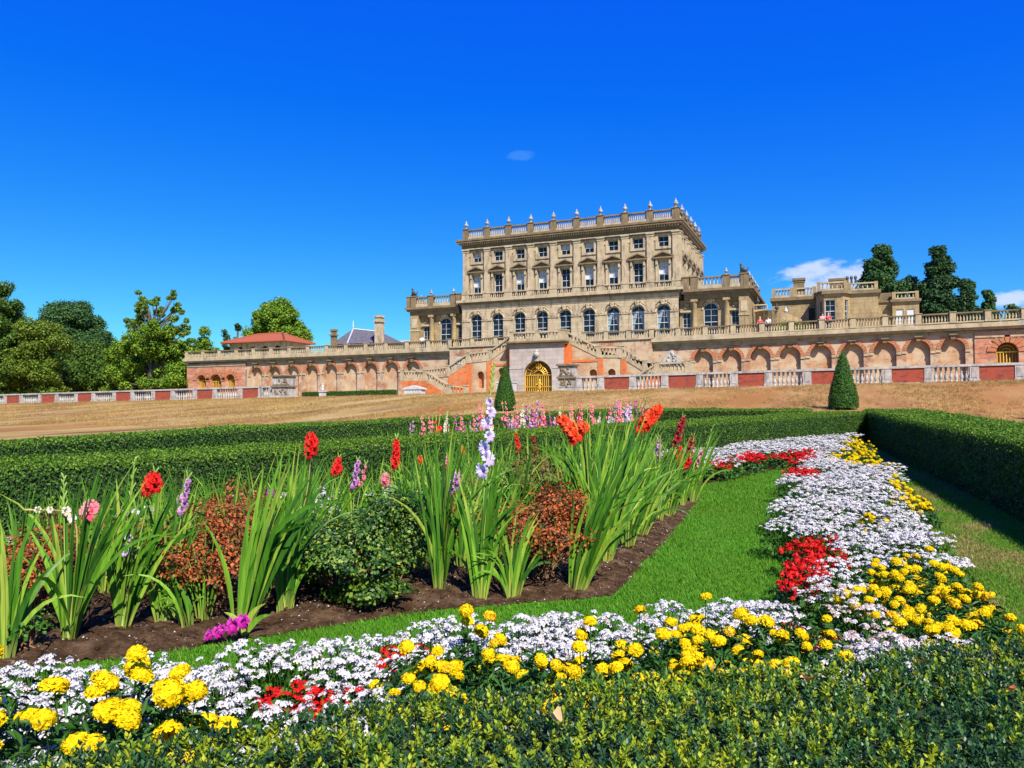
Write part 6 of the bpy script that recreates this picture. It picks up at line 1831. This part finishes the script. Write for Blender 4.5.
def bedding(kind, seed):
    rng = np.random.default_rng(seed)
    root = thing('bedding_plant', 'x', 'flower', (0, 0, -60), None, .0001)
    if kind in ('white', 'sparse', 'faded'):
        n = {'white': 56, 'sparse': 22, 'faded': 38}[kind]
        a = rng.uniform(0, 2 * pi, n); r = .19 * np.sqrt((np.arange(n) + .5) / n); a = np.arange(n) * 2.39996 + rng.normal(0, .3, n)
        pos = np.stack([r * np.cos(a), r * np.sin(a), .30 - 1.6 * r * r + rng.normal(0, .018, n)], 1)
        np_build('foliage', [(*foliage_chunk(rng, 150, .2, .27, .045), 0), (*stems_chunk(rng, pos), 0)], M['leaf'], root)
        ch = []
        for i in range(n):
            v, f = disc_dome(rng)
            nv = np.array([[pos[i, 0] * 1.6, pos[i, 1] * 1.6, 1]]) + rng.normal(0, .22, (1, 3))
            vv, ff = stamp(v, f, pos[i:i + 1], rots(nv, rng=rng), rng.uniform(.014, .0235, 1))
            ch.append((vv, ff, 1 if (kind == 'faded' and rng.uniform() < .6) or (kind != 'faded' and rng.uniform() < .05) else 0))
        np_build('blossoms', ch, [M['white'], M['brownumbel']], root)
    elif kind == 'red':
        n = 75
        a = rng.uniform(0, 2 * pi, n); r = .17 * np.sqrt(rng.uniform(0, 1, n))
        pos = np.stack([r * np.cos(a), r * np.sin(a), .27 - 2.0 * r * r + rng.normal(0, .02, n)], 1)
        np_build('foliage', [(*foliage_chunk(rng, 130, .18, .23, .05), 0)], M['leaf_dark'], root)
        ch = []
        for i in range(n):
            v, f = disc_dome(rng, 7, .6, .5)
            ch.append((*stamp(v, f, pos[i:i + 1], rots(np.array([[0, 0, 1.0]]) + rng.normal(0, .6, (1, 3)), rng=rng), rng.uniform(.011, .019, 1)), 0))
        np_build('blossoms', ch, [M['red']], root)
    return root
heads = []
for i in range(4):
    rng = np.random.default_rng(60 + i); V, F = pompom(rng)
    heads.append(mesh_of('flower_head', V, F, [M['yellow']]))
rng = np.random.default_rng(70); V, F = pompom(rng, 80); rusty = mesh_of('flower_head', V, F, [M['yellow'], M['rust']], [1 if i % 3 else 0 for i in range(len(F))])
core_me = None
def marigold(label, loc, nh, rad, h, hr, seed, group=None):
    rng = np.random.default_rng(seed)
    root = thing('marigold_plant', label, 'marigold', loc, group, .0001)
    pos = []
    for k in range(200):
        a = rng.uniform(0, 2 * pi); r = rad * sqrt(rng.uniform(0, 1)) * 1.05
        q = np.array([r * cos(a), r * sin(a), h - h * .5 * (r / rad) ** 2 * rng.uniform(.5, 1) + rng.normal(0, .03 * h / .3)])
        if all(np.linalg.norm(q - t) > hr * 1.95 for t in pos): pos.append(q)
        if len(pos) >= nh: break
    np_build('foliage', [(*foliage_chunk(rng, 560, rad, h * .93, .055, True), 0), (*stems_chunk(rng, np.array(pos)), 0)], M['leaf_dark'], root)
    for q in pos:
        o = bpy.data.objects.new('flower_head', rusty if rng.uniform() < .05 else heads[rng.integers(4)]); COL.objects.link(o); o.parent = root
        o.location = q; k = hr * rng.uniform(.72, 1.12); o.scale = (k, k, k * rng.uniform(.85, 1.1))
        o.rotation_euler = (rng.normal(.25, .3), rng.normal(0, .3), rng.uniform(0, 6))
    return root
RS_ = [(-.28, 4.45), (-.36, 5.1), (-.48, 7.6), (-.56, 10.5), (-.70, 14.4), (.22, 19.8), (.42, 17), (.66, 11), (.70, 8.5), (.68, 6.5), (.62, 4.9), (.72, 3.9), (.6, 3.3)]
FS_ = [(-.28, 4.45), (-1.0, 3.85), (-1.72, 3.27), (-2.2, 2.78), (-2.7, 2.40), (-3.4, 1.9), (-4.2, 1.2), (-2.6, .2), (-1.9, .62), (-1.4, 1.02), (-1.02, 1.62), (.3, 2.85), (.6, 3.3)]
BS_ = [(.28, 19.8), (-.70, 14.4), (-1.35, 13.1), (-1.85, 11.4), (-2.5, 11.1), (-4.0, 8.2), (-6.1, 3.9), (-6.75, 4.4), (-.1, 19.9)]
Z_RED = [[(792, 540), (836, 536), (830, 556), (810, 566), (802, 580), (790, 578)], [(735, 452), (816, 450), (812, 474), (735, 476)], [(704, 458), (736, 458), (736, 478), (704, 478)], [(366, 646), (420, 644), (416, 658), (360, 660)], [(270, 668), (345, 660), (350, 694), (285, 690)], [(232, 660), (262, 662), (258, 676), (230, 676)], [(795, 612), (832, 616), (828, 634), (795, 632)]]
Z_YEL = [[(845, 572), (880, 556), (940, 562), (1010, 634), (985, 642), (905, 630), (838, 592)], [(846, 436), (880, 434), (896, 462), (884, 468), (836, 462)], [(884, 474), (914, 490), (920, 514), (890, 506)], [(872, 510), (900, 522), (886, 530), (868, 522)], [(418, 668), (440, 640), (540, 640), (640, 632), (720, 650), (800, 642), (790, 662), (700, 676), (560, 692), (430, 715)], [(-60, 700), (95, 688), (150, 716), (262, 704), (285, 735), (110, 790), (-60, 800)]]
Z_FADE = [[(826, 588), (905, 598), (945, 642), (836, 646)]]
Z_SPARSE = [[(640, 640), (860, 616), (860, 660), (640, 680)]]
pw_ = {k: [bedding(k, 80 + 10 * j + i) for i in range(n)] for j, (k, n) in enumerate((('white', 4), ('sparse', 3), ('faded', 3), ('red', 3)))}
def zone(px, py, zs): return next((i for i, z in enumerate(zs) if inside(z, px, py)), None)
cnt = {}
def strip(poly, step, where, hscale):
    xs_ = [q[0] for q in poly]; ys_ = [q[1] for q in poly]
    y = min(ys_)
    row = 0
    while y < max(ys_):
        dy = step(y); x = min(xs_) + (row % 2) * dy * .5
        while x < max(xs_):
            a, b = x + rnd.uniform(-.3, .3) * dy, y + rnd.uniform(-.3, .3) * dy
            x += dy
            if not inside(poly, a, b): continue
            hs_ = hscale(a, b)
            z = SL * b
            px, py = px_of((a, b, z + .28 * hs_))
            if px < -50 or px > 1075 or py > 800: continue
            if poly is BS_ and px < 640 and rnd.random() < .45: continue
            sc = max(.92, dy / .29)
            r_, y_ = zone(px, py, Z_RED), zone(px, py, Z_YEL)
            if poly is FS_:
                off = -((a - NA.x) * NN.x + (b - NA.y) * NN.y)
                if off < .30: continue
                y_ = 4 if (412 < px < 812 and off < 1.22 + .12 * mnoise.noise((a * 3, b * 3, 1))) else 5 if (px < 172 and off < 1.0) else None
            if y_ in (4, 5) and rnd.random() < (.12 if y_ == 4 else .12): y_ = None
            if y_ is not None:
                if y_ == 5: marigold('bushy marigold with large yellow pompom heads at the bottom left of the flower strip', (a, b, z), 8, .19, .53, .038, int(px * 3 + py), 'marigolds at the bottom left'); cnt['y'] = cnt.get('y', 0) + 1
                elif y_ == 4: marigold('yellow marigold along the front of the strip behind the box hedge', (a, b, z), 9, .17, .46, .027, int(px * 3 + py), 'marigolds behind the box hedge')
                elif y_ == 0: marigold('yellow marigold in the dense patch at the right corner of the flower strip', (a, b, z), 11, .19, .30, .028, int(px * 3 + py), 'marigolds in the right corner patch')
                else: marigold('small yellow marigold along the far right edge of the white strip', (a, b, z), 11, dy * .6, .27, .031, int(px * 3 + py), 'marigolds along the right edge')
                continue
            k = 'white'
            if r_ is not None and not (r_ in (4, 2, 6) and rnd.random() < (.7 if r_ == 6 else .4)): k = 'red'
            elif zone(px, py, Z_FADE) is not None: k = 'faded' if rnd.random() < .8 else 'sparse'
            elif zone(px, py, Z_SPARSE) is not None: k = 'sparse'
            elif rnd.random() < .05: k = 'sparse'
            if k == 'red':
                nm = ['by the right edge of the lawn', 'at the far end of the lawn', 'at the far left end of the lawn beside the gladioli', 'in the front strip left of the marigolds', 'mixed with white flowers in the front strip', 'near the magenta bloom', 'low in the corner where the strips meet'][r_]
                copy_thing(rnd.choice(pw_['red']), (a, b, z), rnd.uniform(0, 6), (sc, sc, hs_ * rnd.uniform(.9, 1.1)), 'red flowering bedding plant ' + nm, 'red plants ' + nm)
            else:
                w = {'white': 'white flowering bedding plant ', 'sparse': 'thinly flowered white bedding plant ', 'faded': 'bedding plant with browning white flowers '}[k]
                copy_thing(rnd.choice(pw_[k]), (a, b, z), rnd.uniform(0, 6), (sc, sc, hs_ * rnd.uniform(.88, 1.12)), w + where, k + ' plants ' + where)
            cnt[k] = cnt.get(k, 0) + 1
        y += dy * .87; row += 1
strip(FS_, lambda y: .23, 'in the front strip between lawn and box hedge', lambda a, b: .98)
strip(RS_, lambda y: .275 + max(0, y - 5) * .014, 'in the strip along the right side of the lawn', lambda a, b: .95)
strip(BS_, lambda y: .40, 'in the strip below the far hedge', lambda a, b: 1.05)
print('bedding', cnt)
for l_ in pw_.values():
    for pr in l_:
        for ch_ in list(pr.children_recursive): bpy.data.objects.remove(ch_)
        bpy.data.objects.remove(pr)
for poly, lab in ((RS_, 'soil under the flower strip right of the lawn'), (FS_, 'soil under the front flower strip'), (BS_, 'soil under the flower strip below the far hedge')):
    sheet('bed_soil', poly, 'soil', .009 + .002 * (poly is FS_) + .004 * (poly is BS_), lab, 'soil')

# ================================================================== YEW CONES AND TREES
def cone_yew(label, px, zdist, hgt, wid, xyz=None, group=None):
    if xyz is None:
        d = ray(px, 413); d = d / d.dot(FWD); p = CAMP + d * zdist; p.z = gz(p.x, p.y)
    else: p = Vector(xyz)
    root = thing('yew_cone', label, 'topiary', p, group, .0001)
    rng = np.random.default_rng(int(px))
    m = MB(); m.lathe(0, 0, [(.09, 0), (.08, .3)], 8); m.build_local('trunk', M['bark'], root)
    prof = lambda t: wid / 2 * (1 - t) ** .8 * (.86 + .14 * min(1, t * 6)) + .03
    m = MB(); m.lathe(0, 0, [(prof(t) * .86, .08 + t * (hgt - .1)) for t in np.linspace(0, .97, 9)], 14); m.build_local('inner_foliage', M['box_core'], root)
    n = 7000
    t = 1 - np.sqrt(rng.uniform(0, 1, n)); a = rng.uniform(0, 2 * pi, n)
    r = np.array([prof(q) for q in t]) * rng.uniform(.88, 1.06, n)
    pos = np.stack([r * np.cos(a), r * np.sin(a), .06 + t * hgt], 1)
    nv = np.stack([np.cos(a), np.sin(a), np.full(n, .45)], 1) + rng.normal(0, .5, (n, 3))
    v, f = stamp(np.array(LEAF4_V) * [.4, 1, 1] - [0, .4, 0], LEAF4_F, pos, rots(nv, rng=rng), .085 * rng.uniform(.6, 1.2, n))
    np_build('crown', [(v, f, 0)], M['yew'], root)
cone_yew('slim cone shaped yew on the parched bank in front of the gate block', 505, 40, 2.42, 1.16)
cone_yew('broad cone shaped yew on the bank behind the right end of the hedge', 843.5, 33.5, 2.55, 1.3)
cone_yew('large clipped yew cone on the bank beyond the right edge of the view', 1200, 31, 3.7, 2.2, (8.0, 30.3, gz(8.0, 30.3)))

def tree(label, base, lobes, mat, leaf, dens, trunk_r, seed, name='tree', cat='tree', limbs=True, bare=(), droop=0):
    """lobes: (x, y, z, rx, rz) relative to the base"""
    rng = np.random.default_rng(seed)
    root = thing(name, label, cat, base, None, .0001)
    tops = max(l[2] for l in lobes)
    m = MB()
    cx = np.mean([l[0] for l in lobes]); cz = np.mean([l[2] for l in lobes])
    m.tube([(0, 0, -.3), (cx * .2, 0, cz * .35), (cx * .6, 0, cz * .8), (cx, 0, tops * .82)], [trunk_r * 1.25, trunk_r, trunk_r * .7, trunk_r * .2], 8)
    trunk = m.build_local('trunk', M['bark'], root)
    if limbs:
        m = MB()
        for l in lobes:
            s0 = min(.85, max(.25, (l[2] - l[4]) / tops)) * tops * .75
            m.tube([(cx * .5, 0, s0), (l[0] * .6, l[1] * .6, s0 * .4 + l[2] * .6), (l[0], l[1], l[2])], [trunk_r * .4, trunk_r * .25, trunk_r * .08], 5)
        for (x, y, z) in bare:
            b0 = (x * .35, y * .35, z * .62)
            m.tube([(cx * .3, 0, z * .4), b0, (x * .8 + rng.normal(0, .2), y, z * .85), (x, y, z)], [trunk_r * .35, trunk_r * .25, trunk_r * .12, .02], 5)
        m.build_local('limb', M['bark'], trunk)
    P_, N_ = [], []
    for l in lobes:
        # each lobe is itself broken into clumps
        k = max(9, int(l[3] * 7))
        u = rng.normal(0, 1, (k, 3)); u /= np.linalg.norm(u, axis=1, keepdims=True); u[:, 2] = u[:, 2] * .8 + .15
        cc = np.array(l[:3]) + u * [l[3] * .72, l[3] * .72, l[4] * .72] * rng.uniform(.6, 1.1, (k, 1))
        cr = np.maximum(l[3] * rng.uniform(.26, .5, k), .35)
        for c, r in zip(cc, cr):
            n = int(dens * r * r * 4 * pi * 2.6)
            d = rng.normal(0, 1, (n, 3)); d /= np.linalg.norm(d, axis=1, keepdims=True)
            q = c + d * [r, r, r * .9] * rng.uniform(.35, 1.0, (n, 1)) ** .6 * rng.uniform(.85, 1.3, (n, 1))
            if droop: q[:, 2] -= droop * (np.hypot(q[:, 0] - c[0], q[:, 1] - c[1]))
            P_.append(q); N_.append(d + rng.normal(0, .55, (n, 3)) + [0, 0, .3])
    P_ = np.concatenate(P_); N_ = np.concatenate(N_)
    v, f = stamp(np.array(LEAF4_V) * [.7, 1, 1.2] - [0, .4, 0], LEAF4_F, P_, rots(N_, rng=rng), leaf * .72 * rng.uniform(.6, 1.35, len(P_)))
    np_build('crown', [(v, f, 0)], M[mat], root)
    return root
def crown_lobes(w, h, z0, n, rng, shape='round', depth=None):
    """random lobes filling a crown of width w, height h above z0"""
    L = []
    for i in range(n):
        t = rng.uniform(0, 1)
        if shape == 'round': r = sqrt(max(.03, 1 - (2 * t - 1) ** 2)) * .5 * w
        elif shape == 'cone': r = (1 - t) ** .85 * .5 * w + .05 * w
        else: r = .5 * w * (1 - .25 * t)
        a = rng.uniform(0, 2 * pi); q = sqrt(rng.uniform(.1, 1)) * r * .8
        s_ = (w * .23 if shape != 'cone' else w * (.28 - .15 * t)) * rng.uniform(.75, 1.25)
        L.append((q * cos(a), q * sin(a), z0 + t * h * .93 + h * .03, s_, s_ * .8))
    return L
def tree_at(label, px, ytop, wpx, D, mat, shape, n, seed, leaf=.42, dens=7, zb0=None, skirt=.12, name='tree', cat='tree', droop=0, tr=.35):
    """tree whose crown top is seen at (px, ytop) and is wpx wide, standing at depth D"""
    p = at(px, ytop, D); z0 = zb0 if zb0 is not None else gz(p.x, D)
    dist = (p - CAMP).dot(FWD); w = wpx * dist / FPX; H = p.z - z0
    rng = np.random.default_rng(seed)
    lb = crown_lobes(w, H * (1 - skirt), H * skirt, n, rng, shape)
    return tree(label, (p.x, D, z0), lb, mat, leaf, dens, tr, seed, name, cat, True, (), droop)
tree_at('tallest dark green tree rising at the left edge', -8, 284, 62, 74, 'tree_dark', 'col', 46, 1, .45, 7, None, .0)
tree_at('olive green tree right of the tallest one at the left edge', 36, 326, 66, 78, 'tree_olive', 'round', 34, 2, .42, 7, None, .0)
tree_at('bluish dark green tree behind the olive one, left of the bright tree', 74, 314, 76, 96, 'tree_blue', 'round', 40, 3, .5, 6, None, .02)
tree_at('dense dark low tree filling the gap behind the left balustrade', 95, 352, 70, 90, 'tree_dark', 'round', 26, 4, .45, 6, None, .0)
tree_at('leafy bright green low tree behind the left balustrade, left of the sparse tree', 118, 340, 40, 86, 'tree_bright', 'round', 18, 5, .4, 7, None, .05)
# the bright tree with an open, half bare top
p = at(150, 290, 82); z0 = gz(p.x, 82); k = (p - CAMP).dot(FWD) / FPX; H = p.z - z0
def q_(px, py, dy=0.0): r = at(px, py, 82 + dy); return (r.x - p.x, dy, r.z - z0)
lob = []
rng = np.random.default_rng(9)
for (px, py, r) in ((128, 352, 12), (145, 345, 13), (160, 352, 13), (175, 350, 12), (140, 368, 13), (165, 370, 14), (180, 368, 11), (120, 372, 10), (150, 330, 9), (165, 335, 9), (125, 382, 9), (172, 384, 10), (150, 384, 9), (185, 355, 7)):
    a = q_(px, py, rng.uniform(-2.5, 2.5)); lob.append((*a, r * k * 1.35, r * k * 1.15))
tree('bright green tree with a pale trunk at the left end of the terrace wall', (p.x, 82, z0), lob, 'tree_bright', .42, 8, .38, 21)
lob, limbs_ = [], []
for i in range(150):
    a_ = rng.uniform(-1, 1); b_ = rng.uniform(0, 1)
    px = 149 + a_ * (40 if b_ > .35 else 30) * (1 - .35 * (1 - b_)); py = 291 + b_ * 58
    if abs(a_) < .35 and rng.uniform() < .35: continue
    if mnoise.noise((px * .09, py * .09, 7.3)) < -.08: continue
    r = rng.uniform(1.3, 3.0)
    a = q_(px, py, 1.0 + rng.uniform(-3, 3)); lob.append((*a, r * k, r * k * .85))
for i in range(16):
    l_ = lob[int(rng.integers(len(lob)))]; limbs_.append((l_[0] * 1.02, l_[1], l_[2] + .3))
tree('tall airy tree with an open twiggy top above the bright green one', (p.x + .4, 83.0, z0), lob, 'tree_sparse', .34, 6, .28, 22, limbs=True, bare=limbs_)
tree_at('spreading bright green tree behind the red roofed pavilion', 278, 307, 56, 112, 'tree_bright', 'round', 40, 6, .5, 6, TZ, .25)
tree_at('pale green shrubby tree on the terrace left of the pavilion', 207, 332, 30, 88.5, 'tree_bright', 'round', 14, 7, .3, 10, TZ, .0, 'small_tree', 'tree', 0, .12)
tree_at('dark narrow tree behind the pavilion roof', 238, 322, 16, 112, 'tree_conifer', 'cone', 14, 8, .4, 7, TZ, .1)
tree_at('thin dark tree just left of the pavilion roof', 224, 327, 15, 110, 'tree_conifer', 'round', 10, 12, .4, 5, TZ, .2)
tree_at('dark broad tree behind the tan building', 880, 243, 60, 116, 'tree_blue', 'cone', 70, 13, .5, 7, TZ, .05)
tree_at('tall dark conifer with a pointed top right of the small outbuilding', 938, 246, 56, 116, 'tree_conifer', 'cone', 95, 14, .45, 8, TZ, .0, 'conifer', 'conifer', .25)
tree_at('middle dark conifer leaning into the tallest one', 966, 279, 40, 114, 'tree_conifer', 'cone', 60, 15, .42, 8, TZ, .0, 'conifer', 'conifer', .25)
tree_at('small bluish conifer at the right end of the dark group', 988, 290, 26, 118, 'tree_blue', 'cone', 34, 16, .4, 8, TZ, .0, 'conifer', 'conifer', .2)
tree_at('dark green low tree behind the small outbuilding', 908, 272, 40, 120, 'tree_conifer', 'round', 24, 17, .45, 7, TZ, .0)
tree_at('dark tree top just showing above the balustrade at the right edge', 1012, 306, 30, 118, 'tree_blue', 'round', 10, 18, .4, 7, TZ, .0)
for i, (px, yt, wd, mt) in enumerate(((0, 340, 80, 'tree_dark'), (62, 352, 70, 'tree_olive'), (118, 350, 66, 'tree_dark'), (160, 354, 60, 'tree_olive'), (198, 352, 46, 'tree_dark'))):
    tree_at('distant wood edge tree %s, low behind the left balustrade' % ('at the very left', 'under the bluish tree', 'left of the bright tree', 'behind the bright tree', 'beside the end of the terrace wall')[i], px, yt, wd, 128, mt, 'round', 24, 30 + i, .6, 5, None, .0)
bush('climbing green shrub on the low curved wall beside the people', 0, 0, 4.6, 3.1, 'tree_bright', 3000, .2, 30, 1.6, (-5.2, 93.8, TZ + .0), name='climbing_shrub')
